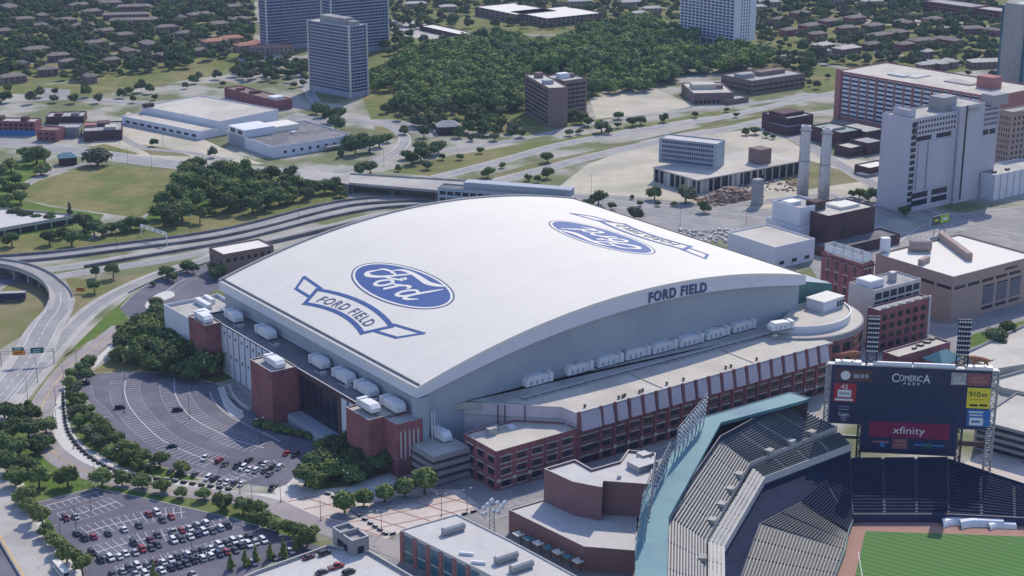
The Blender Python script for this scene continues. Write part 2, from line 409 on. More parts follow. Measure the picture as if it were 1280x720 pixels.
sheet('lawn', [(365, 620), (385, 585), (405, 560), (500, 560), (520, 588), (440, 605), (405, 612)], .012, 'grass')
sheet('lawn', [(480, 214), (560, 196), (660, 178), (690, 176), (830, 150), (900, 138), (900, 143), (800, 158), (700, 178), (620, 199), (545, 221)], .01, 'grass')
sheet('grass_verge', [(600, 224), (660, 206), (760, 184), (840, 166), (1000, 134), (1020, 128), (1010, 136), (900, 158), (800, 175), (720, 200), (655, 216)], .01, 'grass_dry')
sheet('lawn', [(-20, 98), (60, 106), (120, 100), (150, 95), (225, 88), (290, 72), (300, 62), (296, 90), (225, 101), (130, 118), (60, 119), (-20, 116)], .01, 'grass')
sheet('lawn', [(1205, 436), (1215, 418), (1290, 398), (1290, 412)], .011, 'grass_green')
sheet('lawn', [(580, 172), (660, 140), (740, 150), (780, 145), (770, 152), (665, 172)], .01, 'grass')
sheet('bare_ground', [(737, 124), (760, 112), (822, 112), (868, 132), (820, 142), (745, 148)], .012, 'dirt')
sheet('bare_ground', [(690, 240), (735, 205), (800, 182), (880, 168), (960, 160), (1010, 190), (1110, 205), (1110, 232), (950, 262), (780, 245)], .012, 'dirt')
sheet('bare_ground', [(160, 140), (190, 150), (250, 172), (300, 195), (330, 205), (200, 202), (110, 182)], .01, 'dirt')
sheet('lawn', [(-40, -12), (318, -12), (318, 62), (292, 74), (225, 90), (120, 101), (-40, 98)], .004, 'grass')
sheet('lawn', [(470, -12), (850, -12), (850, 40), (800, 120), (735, 128), (655, 176), (470, 165), (452, 120)], .004, 'grass')
sheet('lawn', [(935, -12), (1260, -12), (1255, 85), (1180, 92), (1020, 120), (940, 90)], .004, 'grass')
sheet('lawn', [(170, 290), (205, 240), (230, 214), (380, 218), (430, 236), (330, 262)], .006, 'grass_green')
sheet('lawn', [(-40, 220), (60, 196), (40, 226), (14, 246), (60, 258), (130, 268), (110, 300), (-40, 300)], .006, 'grass_green')
sheet('pavement', [(1090, 445), (1010, 330), (1100, 300), (1290, 256), (1290, 408), (1215, 420), (1200, 440)], .004, 'asphalt_old')
sheet('pavement', [(690, 244), (780, 246), (960, 262), (1110, 240), (1110, 300), (1000, 300), (880, 300), (720, 262)], .016, 'asphalt_old')
sheet('parking_lot', [(55, 110), (88, 112), (86, 124), (50, 126)], .013, 'asphalt_old'); sheet('parking_lot', [(430, 153), (470, 149), (500, 150), (560, 165), (540, 172), (475, 158)], .009, 'asphalt_old')
sheet('parking_lot', [(345, 150), (372, 140), (430, 155), (400, 158)], .009, 'asphalt_old'); sheet('traffic_island', [(100, 186), (130, 180), (175, 192), (150, 197)], .04, 'grass'); sheet('traffic_island', [(160, 178), (215, 186), (240, 196), (190, 194)], .04, 'grass_dry')
sheet('bare_ground', [(480, 25), (510, 25), (590, 40), (560, 50), (500, 46)], .013, 'road_conc'); sheet('bare_ground', [(1080, 22), (1170, 24), (1240, 32), (1240, 38), (1150, 32), (1080, 30)], .013, 'dirt')
sheet('lawn', [(960, 215), (1010, 200), (1090, 225), (1000, 238)], .02, 'grass_dry')
sheet('pavement', [(478, 690), (505, 660), (572, 640), (600, 636), (690, 612), (830, 560), (900, 545), (900, 760), (500, 760)], .014, 'asphalt_old')
# the curving town street with the yellow line
street = road([(152, 408), (122, 432), (86, 460), (60, 494), (49, 521), (52, 545), (68, 567), (100, 587), (150, 602), (215, 613), (290, 622), (340, 632), (385, 652), (430, 668), (475, 681), (520, 700), (570, 735)], 10.5, 9.8, deck='road_pink', lanes=1, edge=False, z=.04)
structure(ribbon(MB(), street[:60], .18, -.12, .24), 'road_marking', M['yellow_paint'])
# freeway carriageways and ramps
fwA = road([(-40, 328), (60, 321), (150, 310), (250, 297), (320, 283), (400, 262), (455, 252.5), (545, 248), (650, 250), (720, 262)], 13.5, 9, lanes=2)
fwB = road([(-60, 348), (70, 336), (157, 322), (275, 302), (325, 291), (400, 272), (470, 259), (545, 255), (650, 258)], 11, 7.5, lanes=2)
fwC = road([(60, 348), (120, 338), (200, 326), (275, 312), (330, 303), (420, 282), (480, 268), (545, 262)], 11, 7.5, lanes=2)
ramp2 = road([(330, 300), (290, 313), (250, 327), (200, 343), (156, 362), (120, 383), (88, 412), (60, 446), (28, 486), (-20, 545)], 12, 7, lanes=1)
road([(545, 222), (620, 203), (705, 180), (800, 163), (900, 147), (1010, 123), (1100, 105)], 13, 9, lanes=3)
road([(580, 236), (655, 218), (735, 197), (800, 182), (860, 170), (960, 152), (1050, 138)], 14, 10, lanes=3)
road([(500, 190), (560, 188), (665, 171), (765, 150), (860, 138), (960, 127), (1020, 117)], 9, 7, lanes=2)
road([(428, 149), (470, 153), (497, 163), (506, 177), (490, 193), (450, 208), (405, 217)], 10, 8, lanes=2)
road([(-30, 174), (80, 187), (160, 198), (225, 206), (300, 212), (385, 219), (445, 225)], 24, 19, lanes=4)
road([(20, 240), (40, 226), (75, 213), (120, 203), (150, 197)], 7, 5, lanes=1)
road([(150, 170), (180, 185), (230, 190), (290, 200)], 8, 6, lanes=1)
road([(480, 150), (580, 165), (660, 172)], 9, 7, lanes=1); road([(375, 90), (395, 128), (430, 150)], 9, 7, lanes=1)
road([(-20, 132), (80, 124), (200, 130), (215, 128)], 9, 7, lanes=1); road([(-20, 172), (70, 176), (130, 160), (185, 150)], 8, 6, lanes=1)
road([(690, 240), (760, 252), (850, 262), (930, 272), (1000, 282)], 12, 9, lanes=2, deck='asphalt_old')
road([(700, 262), (800, 262), (930, 255), (1040, 245), (1130, 270), (1200, 290)], 12, 9, lanes=2, deck='asphalt_old')
road([(1110, 330), (1180, 278), (1290, 262)], 16, 13, lanes=4, deck='asphalt_old'); road([(1290, 300), (1180, 275), (1100, 235), (1040, 200), (960, 150)], 12, 9, lanes=2, deck='asphalt_old')
road([(600, 642), (680, 622), (790, 582), (900, 545), (1010, 512)], 13, 10, lanes=2, deck='asphalt_old')
for a, b, c_ in (((940, 60), (1080, 90), (1200, 100)), ((930, 25), (1050, 55), (1200, 82)), ((-20, 40), (120, 55), (250, 50)), ((480, 30), (600, 42), (760, 45)), ((1000, 12), (1100, 20), (1240, 45)), ((-20, 82), (120, 72), (290, 40)), ((700, 8), (820, 10), (980, 14))):
    road([a, b, c_], 9, 7, lanes=1, edge=False, deck='asphalt_old')
# the raised curved ramp: deck on piers that comes down to the ground
rc = spline([P(-70, 318, 7), P(0, 328, 7), (P(30, 334, 7)), P(58, 347, 6), P(75, 366, 4.2), P(73, 386, 2.2), P(57, 409, .6), P(34, 452, .1), P(-4, 500, .1), P(-70, 570, .1)], 6)
rw = [4.5 if i < 20 else min(11, 4.5+(i-20)*.28) for i in range(len(rc))]
fl = thing('elevated_ramp', 'pale curved freeway ramp raised on a long dark retaining wall at the bend', 'ramp', rc[6])
dk = MB(); L_, R_ = offs(rc, rw, [-x for x in rw])
top = 34
for i in range(top):
    a, b = rc[i][2], rc[i+1][2]
    dk.hexa([(*R_[i], max(a-1.4, -.1)), (*R_[i+1], max(b-1.4, -.1)), (*L_[i+1], max(b-1.4, -.1)), (*L_[i], max(a-1.4, -.1))], [(*R_[i], a), (*R_[i+1], b), (*L_[i+1], b), (*L_[i], a)])
dk.build('deck', M['road_conc'], fl)
rl = MB(); ribbon(rl, rc[:top+1], 3.4, -3.0, .02); rl.build('roadway', M['road_lane'], fl)
for s, nm in ((1, 'parapet'), (-1, 'parapet')):
    d = [s*(x-.05) for x in rw[:27]]; d2 = [s*(x-.4) for x in rw[:27]]
    pm = MB(); wall_along(pm, rc[:27], d if s > 0 else d2, d2 if s > 0 else d, -.6, 1.1); pm.build('parapet', M['concrete_grey'], fl)
rw_ = MB(); wall_along(rw_, rc[:25], [x-.4 for x in rw[:25]], [x-.9 for x in rw[:25]], -7.2, -1.3); rw_.build('retaining_wall', M['concrete_grey'], fl)
for i in (2, 6, 10, 14, 17): MB().box(rc[i], math.atan2(rc[i+1][1]-rc[i][1], rc[i+1][0]-rc[i][0]), 1.4, 6, -.1, rc[i][2]-1.3).build('pier', M['concrete_grey'], fl)
structure(ribbon(MB(), rc[34:], rw[34:], [-x for x in rw[34:]], .05), 'road', M['road_conc'])
structure(ribbon(MB(), rc[30:], 6.2, -6.2, .07), 'road_surface', M['road_lane'])
mk = MB(); ribbon(mk, rc[24:], .15, -.15, .09, (4, 6)); structure(mk, 'road_marking', M['paint'])
mk = MB(); ribbon(mk, rc[30:], 6.0, 5.7, .09); ribbon(mk, rc[30:], -5.7, -6.0, .09); structure(mk, 'road_marking', M['paint'])
sheet('underpass_road', [(-40, 346), (10, 332), (46, 345), (44, 352), (10, 356), (-40, 366)], .02, 'asphalt')
# concrete median barriers of the freeway, one long thing each
def barrier(line, d, a, b, label, h=1.6, th=.9, m='dark_roof'):
    seg = line[a:b]; t = MB(); wall_along(t, seg, d+th/2, d-th/2, 0, h)
    tag(t.build('median_barrier', M[m]), label, 'barrier')
barrier(fwA, -6.9, 4, 42, 'long grey barrier between the first and second freeway carriageway')
barrier(fwB, -5.6, 8, 42, 'long grey barrier between second and third freeway carriageway')
barrier(fwA, 6.7, 2, 40, 'low grey barrier along the grassy bank of the freeway', 1.6)
barrier(fwC, -5.6, 18, 40, 'dark grey barrier along the freeway edge nearest the domed stadium', 2.2)
barrier(ramp2, 5.6, 8, 26, 'low kerb barrier beside the brown verge of the straight ramp', .7, .4)
# overpass bridge
bt = thing('overpass_bridge', 'pale concrete road bridge over the freeway with dark girders below', 'bridge', P(490, 240))
z = 6.5; q = [P(436, 230, z), P(438, 218, z), P(620, 229, z), P(620, 246, z)]
MB().prism([p[:2] for p in q], z-.6, z).build('deck', M['road_conc'], bt)
for i in range(7):
    f = .04+i*.15; a = Vector(q[0]).lerp(Vector(q[1]), f); b = Vector(q[3]).lerp(Vector(q[2]), f)
    MB().hexa([(a.x, a.y-.4, z-2), (b.x, b.y-.4, z-2), (b.x, b.y+.4, z-2), (a.x, a.y+.4, z-2)], [(a.x, a.y-.4, z-.6), (b.x, b.y-.4, z-.6), (b.x, b.y+.4, z-.6), (a.x, a.y+.4, z-.6)]).build('girder', M['dark_metal'], bt)
for (i, j) in ((0, 3), (1, 2)):
    ln = [(*q[i][:2], z), (*q[j][:2], z)]; mb = MB(); wall_along(mb, ln, .2, -.2, 0, 1.1); mb.build('parapet', M['concrete'], bt)
for f in (.02, .3, .6):
    a = Vector(q[0]).lerp(Vector(q[3]), f); b = Vector(q[1]).lerp(Vector(q[2]), f); mb = MB()
    for g_ in (.1, .4, .7, .95):
        c_ = a.lerp(b, g_); mb.tube((c_.x, c_.y, 0), (c_.x, c_.y, z-2), .5)
    mb.build('pier', M['concrete_grey'], bt)
e = [P(380, 217), P(382, 226), P(395, 228)]
ap = MB(); a0, a1 = P(372, 223), P(375, 212); ap.hexa([(*a0[:2], -.1), (*q[0][:2], -.1), (*q[1][:2], -.1), (*a1[:2], -.1)], [(*a0[:2], .06), (*q[0][:2], z), (*q[1][:2], z), (*a1[:2], .06)]); structure(ap, 'road_embankment', M['road_conc'])
# deck with a dark front at the frame's left edge
dt = thing('parking_deck', 'low pale parking deck with dark open front beside the lawn', 'parking deck', P(30, 290))
z = 4.5; q = [P(-60, 296, z), P(0, 287, z), P(97, 270, z), P(0, 261, z), P(-60, 257, z)]
MB().prism([p[:2] for p in q], z-1.0, z).build('deck', M['concrete_pale'], dt)
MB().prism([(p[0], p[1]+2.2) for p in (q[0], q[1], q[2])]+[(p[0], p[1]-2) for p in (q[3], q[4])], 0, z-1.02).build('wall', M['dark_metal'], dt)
mb = MB(); wall_along(mb, [(*q[1][:2], z), (*q[2][:2], z), (*q[3][:2], z)], .2, -.2, 0, 1.0); mb.build('parapet', M['concrete'], dt)
for f in (.05, .25, .45, .65, .85):
    a = Vector(q[1]).lerp(Vector(q[2]), f); MB().box((a.x, a.y+.5), 0, .7, .7, 0, z-1.02).build('column', M['concrete'], dt)
# car parks
lot1 = [(99, 482), (112, 470), (135, 466), (200, 466), (265, 478), (292, 500), (330, 520), (365, 538), (402, 552), (398, 566), (384, 585), (366, 604), (352, 614), (338, 609), (262, 598), (220, 588), (190, 577), (160, 556), (138, 536), (118, 511), (101, 492)]
sheet('parking_lot', lot1, .03, 'asphalt', smooth=True)
lot2 = [(48, 628), (119, 610), (200, 627), (290, 648), (345, 664), (402, 684), (330, 706), (280, 740), (118, 740)]
sheet('parking_lot', lot2, .03, 'asphalt')
sheet('parking_lot', [(150, 384), (172, 364), (205, 346), (245, 334), (275, 330), (290, 350), (262, 366), (215, 390), (185, 398), (160, 395)], .03, 'asphalt', smooth=True)
sheet('traffic_island', [(181, 382), (186, 375), (200, 366), (214, 364), (218, 370), (205, 376), (195, 384), (186, 388)], .06, 'sidewalk', smooth=True)
# kerbs of the car parks
def kerb(pts, close=False, label=None, smooth=True):
    l = [P(x, y)[:2] for x, y in pts]; l = spline(l, 4) if smooth else l
    mb = MB(); wall_along(mb, l, .15, -.15, 0, .14); structure(mb, 'kerb', M['sidewalk'])
kerb([(118, 511), (101, 492), (99, 482), (112, 470), (135, 466), (200, 466), (265, 478)]); kerb([(151, 384), (172, 364), (205, 346), (245, 334)])
kerb([(48, 628), (119, 610), (200, 627), (290, 648), (345, 664)], smooth=False); kerb([(402, 552), (398, 566), (384, 585), (366, 604)])
# painted stalls
mk = MB()
def stalls(pts, depth, two=True, w=2.75, spine=True):
    c = spline([P(x, y)[:2] for x, y in pts], 10)
    # even spacing along the row
    cum = [0]
    for i in range(len(c)-1): cum.append(cum[-1]+math.dist(c[i], c[i+1]))
    n = int(cum[-1]//w)
    if spine: ribbon(mk, c, .16, -.16, .055)
    for k in range(n+1):
        s = k*w; i = max(j for j in range(len(cum)-1) if cum[j] <= s+1e-6)
        f = (s-cum[i])/(cum[i+1]-cum[i]); p = Vector(c[i]).lerp(Vector(c[i+1]), f); d = (Vector(c[i+1])-Vector(c[i])).normalized(); nn = Vector((-d.y, d.x))
        for sg in ((1, -1) if two else (1,)):
            a = p; b = p+nn*depth*sg; e = d*.085
            mk.poly([(a.x-e.x, a.y-e.y, .055), (b.x-e.x, b.y-e.y, .055), (b.x+e.x, b.y+e.y, .055), (a.x+e.x, a.y+e.y, .055)][::(-1 if sg > 0 else 1)])
    for sg in ((1, -1) if two else (1,)):
        ribbon(mk, c, sg*depth+.07, sg*depth-.07, .055, (.7, 1.0))
    return c
stalls([(157, 476), (156, 490), (162, 508), (178, 528), (200, 548), (222, 560), (246, 570), (272, 578)], 6.6)
stalls([(218, 474), (219, 492), (230, 512), (246, 526), (272, 540), (300, 552), (330, 560)], 6.4)
stalls([(262, 490), (268, 502), (284, 518), (310, 532), (350, 552)], 5.2, two=False)
stalls([(290, 600), (318, 588), (352, 580)], 5.4); stalls([(232, 592), (270, 601), (305, 607)], 5.2, two=False, spine=False)
stalls([(99, 484), (103, 500), (116, 512), (130, 530)], 5.5, two=False)
stalls([(50, 634), (125, 614)], -5.2, two=False)
rows2 = [[(78, 648), (110, 639), (146, 627)], [(100, 668), (140, 656), (190, 645), (232, 640)], [(122, 690), (170, 676), (222, 666), (288, 654)], [(150, 716), (196, 704), (250, 690), (322, 672)]]
for r in rows2: stalls(r, 5.3)
stalls([(248, 342), (225, 352), (205, 366)], 5, two=False)
structure(mk, 'parking_marking', M['paint'])
# pavements and the square
sheet('sidewalk', [(76, 478), (84, 470), (80, 495), (84, 520), (90, 540), (108, 562), (145, 583), (190, 597), (250, 606), (305, 616), (345, 618), (352, 612), (358, 616), (350, 626), (300, 622), (215, 607), (150, 596), (104, 580), (74, 558), (66, 540), (67, 515)], .06, 'sidewalk')
sheet('sidewalk', [(112, 455), (148, 422), (172, 400), (178, 404), (150, 428), (170, 436), (172, 446), (130, 448), (118, 460)], .06, 'sidewalk')
sheet('sidewalk', [(340, 612), (358, 606), (374, 590), (388, 582), (384, 600), (366, 620), (350, 624)], .055, 'sidewalk')
sheet('plaza', [(350, 624), (372, 606), (400, 612), (440, 608), (500, 596), (520, 602), (545, 612), (575, 612), (604, 636), (572, 645), (500, 666), (478, 676), (450, 664), (412, 655), (382, 640)], .05, 'plaza')
sheet('path', [(428, 612), (470, 596), (505, 586), (520, 600), (480, 608), (440, 620)], .056, 'concrete_pale')
lm = MB(); pq = [P(x, y)[:2] for x, y in ((352, 626), (400, 616), (440, 622), (520, 602), (545, 614), (574, 614), (602, 635), (572, 643), (500, 663), (478, 673), (450, 662), (412, 652), (382, 638))]
def in_poly(x, y, poly):
    c = False; j = len(poly)-1
    for i in range(len(poly)):
        if (poly[i][1] > y) != (poly[j][1] > y) and x < (poly[j][0]-poly[i][0])*(y-poly[i][1])/(poly[j][1]-poly[i][1])+poly[i][0]: c = not c
        j = i
    return c
o_ = P(500, 640); a1 = GA-.16; d1 = (math.cos(a1), math.sin(a1)); d2 = (math.cos(a1-1.05), math.sin(a1-1.05))
for ii, (da, db, st_) in enumerate(((d1, d2, 10.5), (d2, d1, 11.5))):
    for k in range(-9, 10):
        run = []
        for s_ in range(-75, 76):
            p = (o_[0]+da[0]*s_+db[0]*k*st_, o_[1]+da[1]*s_+db[1]*k*st_)
            if in_poly(p[0], p[1], pq): run.append(p)
            else:
                if len(run) > 1: ribbon(lm, [run[0], run[-1]], .3, -.3, .075+.012*ii)
                run = []
structure(lm, 'paving_band', M['plaza_line'])
sheet('sidewalk', [(12, 600), (30, 604), (48, 640), (70, 672), (100, 712), (118, 740), (95, 740), (60, 690), (30, 640)], .035, 'sidewalk')
svc = spline([P(-30, 560)[:2], P(-6, 600)[:2], P(14, 640)[:2], P(44, 690)[:2], P(80, 745)[:2]], 6)
structure(ribbon(MB(), svc, 6, -9, .05), 'road', M['road_conc']); structure(ribbon(MB(), svc, -7.8, -8.3, .09), 'road_marking', M['yellow_paint'])
structure(ribbon(MB(), svc, -9.6, -26, .03), 'road', M['asphalt'])
# dark walkway at the dome's foot
sheet('service_yard', [(290, 478), (318, 500), (345, 520), (405, 550), (520, 560), (585, 590), (560, 610), (505, 590), (402, 560), (320, 536), (296, 512)], .02, 'asphalt_old')
sheet('service_yard', [(505, 594), (545, 603), (640, 606), (720, 578), (800, 548), (790, 585), (690, 620), (605, 642), (570, 624)], .032, 'asphalt_old')
# ================================================================== domed stadium
DW, DL = 213.0, 174.0
def zr(u):
    k = u/DW; return 35+8*k+60*k*(1-k)
dome = thing('domed_stadium', 'huge stadium under a white arched roof with two blue ovals painted on it', 'stadium', D(DW/2, DL/2))
def roofgrid(u0, u1, v0, v1, dz, nu=48):
    return [[D(u0+(u1-u0)*i/nu, v, zr(u0+(u1-u0)*i/nu)+dz) for i in range(nu+1)] for v in (v0, v1)]
mb = MB(); a, b = roofgrid(0, DW, 0, DL, 0); a2, b2 = roofgrid(0, DW, 0, DL, -1.2); n = 48
for i in range(n):
    mb.poly([a[i], a[i+1], b[i+1], b[i]]); mb.poly([b2[i], b2[i+1], a2[i+1], a2[i]])
mb.poly([a[0], b[0], b2[0], a2[0]]); mb.poly([b[-1], a[-1], a2[-1], b2[-1]])
for i in range(n): mb.poly([b[i+1], b2[i+1], b2[i], b[i]][::-1])
for i in range(n): mb.poly([a2[i], a2[i+1], a[i+1], a[i]])
mb.build('roof', M['white_roof'], dome)
# band under the roof edge: deep white fascia on the two gable sides, thin lip on the straight sides
def gable(v, depth, th, nm, m, top=-1.2, dep0=3.2, s=1):
    mb = MB()
    for i in range(48):
        u0, u1 = DW*i/48, DW*(i+1)/48
        e = lambda u: zr(u)+top-(dep0+(depth-dep0)*math.sin(math.pi*min(1, u/DW*1.0+.0))**.5)
        mb.hexa([D(u0, v, e(u0)), D(u1, v, e(u1)), D(u1, v+th, e(u1)), D(u0, v+th, e(u0))], [D(u0, v, zr(u0)+top-.01), D(u1, v, zr(u1)+top-.01), D(u1, v+th, zr(u1)+top-.01), D(u0, v+th, zr(u0)+top-.01)])
    return mb.build(nm, m, dome)
fas = gable(0.05, 6.2, 1.5, 'fascia', M['white_wall']); gable(DL-1.55, 5, 1.5, 'fascia', M['white_wall'])
for u in (0.05, DW-1.05):
    z = zr(u); mb = MB(); mb.hexa([D(u, 1.6, z-4.6), D(u+1, 1.6, z-4.6), D(u+1, DL-1.6, z-4.6), D(u, DL-1.6, z-4.6)], [D(u, 1.6, z-1.25)]+[D(u+1, 1.6, z-1.25), D(u+1, DL-1.6, z-1.25), D(u, DL-1.6, z-1.25)])
    mb.build('fascia', M['white_wall'], dome)
# gutters along the two straight roof edges
for u, m in ((1.2, 'dark_metal'), (DW-1.6, 'dark_metal')):
    mb = MB(); mb.hexa([D(u, .6, zr(u)+.05), D(u+.7, .6, zr(u+.7)+.05), D(u+.7, DL-.6, zr(u+.7)+.05), D(u, DL-.6, zr(u)+.05)], [D(u, .6, zr(u)+.4), D(u+.7, .6, zr(u+.7)+.4), D(u+.7, DL-.6, zr(u+.7)+.4), D(u, DL-.6, zr(u)+.4)])
    mb.build('gutter', M[m], dome)
# white coping that rounds the back gable
mb = MB()
for i in range(48):
    u0, u1 = DW*i/48, DW*(i+1)/48
    mb.hexa([D(u0, DL-1.2, zr(u0)+.02), D(u1, DL-1.2, zr(u1)+.02), D(u1, DL+.3, zr(u1)+.02), D(u0, DL+.3, zr(u0)+.02)], [D(u0, DL-1.2, zr(u0)+.7), D(u1, DL-1.2, zr(u1)+.7), D(u1, DL+.3, zr(u1)+.7), D(u0, DL+.3, zr(u0)+.7)])
mb.build('coping', M['concrete_grey'], dome)
# walls, set back under the band
mb = MB()
for v, s in ((2.6, 1), (DL-2.6, -1)):
    mb = MB()
    for i in range(48):
        u0, u1 = 1.6+(DW-3.2)*i/48, 1.6+(DW-3.2)*(i+1)/48
        q = [D(u0, v, 0), D(u1, v, 0), D(u1, v, zr(u1)-1.3), D(u0, v, zr(u0)-1.3)]; mb.poly(q if s > 0 else q[::-1])
    mb.build('gable_wall', M['grey_wall'], dome)
for u in (1.6, DW-1.6):
    mb = MB(); q = [D(u, 2.6, 0), D(u, DL-2.6, 0), D(u, DL-2.6, zr(u)-1.3), D(u, 2.6, zr(u)-1.3)]; mb.poly(q[::-1] if u < 5 else q); mb.build('side_wall', M['grey_wall'], dome)
# corner pier at the near corner, pipes
MB().prism([D(-.6, -.6)[:2], D(5, -.6)[:2], D(5, 3)[:2], D(-.6, 3)[:2]], 0, 30.5).build('corner_pier', M['grey_wall'], dome)
for u in (6.0, 7.2): MB().tube(D(u, -1.2, 3), D(u, -1.2, 24), .22, n=6).build('downpipe', M['white_metal'], dome)
# ---- painted marks: built in roof coordinates (v to the left of the reader is high, up is +u)
def on_roof(u, v, dz): return D(u, v, zr(u)+dz)
def flat_text(s, size, align='CENTER', space=1.0, bold=0):
    cu = bpy.data.curves.new('t', 'FONT'); cu.body = s; cu.offset = bold; cu.size = size; cu.align_x = align; cu.space_character = space
    o = bpy.data.objects.new('t', cu); col.objects.link(o); dg = bpy.context.evaluated_depsgraph_get(); dg.update()
    me = bpy.data.meshes.new_from_object(o.evaluated_get(dg)); bpy.data.objects.remove(o); bpy.data.curves.remove(cu)
    vs = [tuple(v.co[:2]) for v in me.vertices]; fs = [tuple(p.vertices) for p in me.polygons]; bpy.data.meshes.remove(me)
    return vs, fs
def slice_mesh(vs, fs, step):
    bm = bmesh.new(); bv = [bm.verts.new((x, y, 0)) for x, y in vs]; bm.verts.ensure_lookup_table()
    for f in fs:
        try: bm.faces.new([bv[i] for i in f])
        except ValueError: pass
    ys = [y for _, y in vs]; y = min(ys)+step
    while y < max(ys):
        bmesh.ops.bisect_plane(bm, geom=bm.verts[:]+bm.edges[:]+bm.faces[:], plane_co=(0, y, 0), plane_no=(0, 1, 0)); y += step
    bm.verts.index_update(); r = [v.co[:2] for v in bm.verts], [tuple(v.index for v in f.verts) for f in bm.faces]; bm.free(); return r
def stroke(pts, wid, n=8):
    """brush stroke: points (x, y), width at each point -> quads"""
    l = spline([(p[0], p[1], w_) for p, w_ in zip(pts, wid)], n); vs, fs = [], []
    for i, p in enumerate(l):
        a = Vector(l[max(0, i-1)][:2]); b = Vector(l[min(len(l)-1, i+1)][:2]); d = (b-a).normalized(); nn = Vector((-d.y, d.x))
        h = max(.05, p[2]/2); vs += [(p[0]+nn.x*h, p[1]+nn.y*h), (p[0]-nn.x*h, p[1]-nn.y*h)]
        if i: k = 2*i; fs.append((k-2, k-1, k+1, k))
    return vs, fs
def emblem(uc, vc, sgn):
    """sgn = 1: the top of the writing points to +u"""
    def put(vs, fs, nm, m, dz, parent):
        mb = MB(); mb.v = [on_roof(uc+sgn*y, vc-sgn*x, dz) for x, y in vs]
        for f in fs:
            p = [vs[i] for i in f]; ar = sum(p[i][0]*p[(i+1) % len(p)][1]-p[(i+1) % len(p)][0]*p[i][1] for i in range(len(p)))
            mb.f.append(tuple(f) if ar > 0 else tuple(f)[::-1]); mb.m.append(0)
        return mb.build(nm, m, parent)
    a, b, N_ = 36.5, 14.6, 96
    def disc(f0, f1, rings):
        vs, fs = [], []
        for r in range(rings+1):
            q = f0+(f1-f0)*r/rings
            for i in range(N_): t = 2*math.pi*i/N_; vs.append((q[0]*math.cos(t), q[1]*math.sin(t)))
        for r in range(rings):
            for i in range(N_): j = (i+1) % N_; fs.append((r*N_+i, r*N_+j, r*N_+N_+j, r*N_+N_+i))
        return vs, fs
    base = put(*disc(np.array([a-.9, b-.75]), np.array([a, b]), 1), 'roof_emblem', M['logo_grey'], .10, dome)
    put(*disc(np.array([a-2.3, b-1.7]), np.array([a-.9, b-.75]), 1), 'emblem_ring', M['logo_white'], .10, base)
    put(*disc(np.array([.02, .01]), np.array([a-2.3, b-1.7]), 12), 'emblem_field', M['logo_blue'], .10, base)
    S = [  # the script word
        ([(-24.5, 1.2), (-26, -1.8), (-23, -3.6), (-18, -2.0), (-13.5, 1.5), (-9.5, 5.8), (-6.5, 9.0)], [1.2, 1.9, 2.2, 1.8, 1.6, 1.4, 1.2]),
        ([(-24.5, 1.2), (-22.5, 4.4), (-17, 5.2), (-12, 4.3)], [1.0, 1.3, 1.0, .6]),
        ([(-17, 6.6), (-13.5, 9.3), (-6, 9.9), (2, 9.0), (9, 8.2), (15, 9.4), (18.5, 10.9)], [.8, 1.5, 1.8, 2.2, 2.4, 2.0, .5]),
        ([(-17, 6.6), (-16, 4.9), (-12.6, 4.9)], [.8, 1.2, .8]),
        ([(-16, -.2), (-10.5, .9), (-5, 2.6), (-3.4, 4.4), (-5, 5.0), (-6, 3.4), (-3.2, 2.2)], [.8, 1.2, 1.1, .9, .8, .8, .6]),
        ([(-9.8, -.6), (-12.6, -4.2), (-11, -7.0), (-7.4, -6.0), (-5.3, -2.4), (-7, -.2), (-9.8, -.6)], [1.3, 1.7, 1.5, 1.5, 1.7, 1.2, 1.2]),
        ([(-6, -1.2), (-3, -1.6), (-.4, -.4)], [.8, .9, 1.0]),
        ([(.6, .2), (-1.2, -3.6), (-3.4, -7.4)], [1.7, 1.9, 1.7]),
        ([(-1.2, -3.2), (2, .2), (5.2, 1.0), (6.4, -.9)], [1.0, 1.3, 1.6, 1.2]),
        ([(14.3, -.2), (10.8, .4), (7.2, -3.0), (6.8, -6.6), (10, -7.0), (13, -3.8), (14.4, -.6)], [1.2, 1.3, 1.7, 1.7, 1.4, 1.3, 1.2]),
        ([(20.8, 8.6), (17.5, 3.2), (13.6, -3.4), (13.2, -6.6), (16, -6.6), (20, -3.8)], [.6, 1.6, 1.8, 1.8, 1.4, .6]),
    ]
    mb_v, mb_f = [], []
    for pts, wd in S:
        vs, fs = stroke(pts, [x*1.22 for x in wd]); k = len(mb_v); mb_v += vs; mb_f += [tuple(i+k for i in f) for f in fs]
    put(mb_v, mb_f, 'emblem_word', M['logo_white'], .17, base)
    # ribbon banner below the oval, with the two folded tails
    def arc(x, bot): return -31.4-3.9*(x/25)**2 if bot else -20.2-4.8*(x/32)**2
    xs = [-32+64*i/40 for i in range(41)]
    def bar(pts, wd, closed=True):
        if closed: pts = pts+[pts[0]]
        vs, fs = [], []
        for p, q in zip(pts, pts[1:]):
            p, q = Vector(p), Vector(q); d = (q-p).normalized(); nn = Vector((-d.y, d.x))*wd/2; p = p-d*wd/2; q = q+d*wd/2
            k = len(vs); st = max(1, int((q-p).length//3)); 
            for s in range(st+1):
                c = p.lerp(q, s/st); vs += [tuple(c+nn), tuple(c-nn)]
                if s: e = k+2*s; fs.append((e-2, e-1, e+1, e))
        return vs, fs
    ban = put(*bar([(x, arc(x, 0)) for x in xs[::4]]+[(x*.78, arc(x*.78, 1)) for x in xs[::-4]], 2.1), 'banner_outline', M['logo_blue'], .15, dome)
    tails = [([(-31, -23.6), (-50, -21.8), (-42.5, -30.2), (-29.5, -30.8)], .0), ([(31, -23.6), (50, -20.6), (42.5, -29.2), (29.5, -31.2)], 0)]
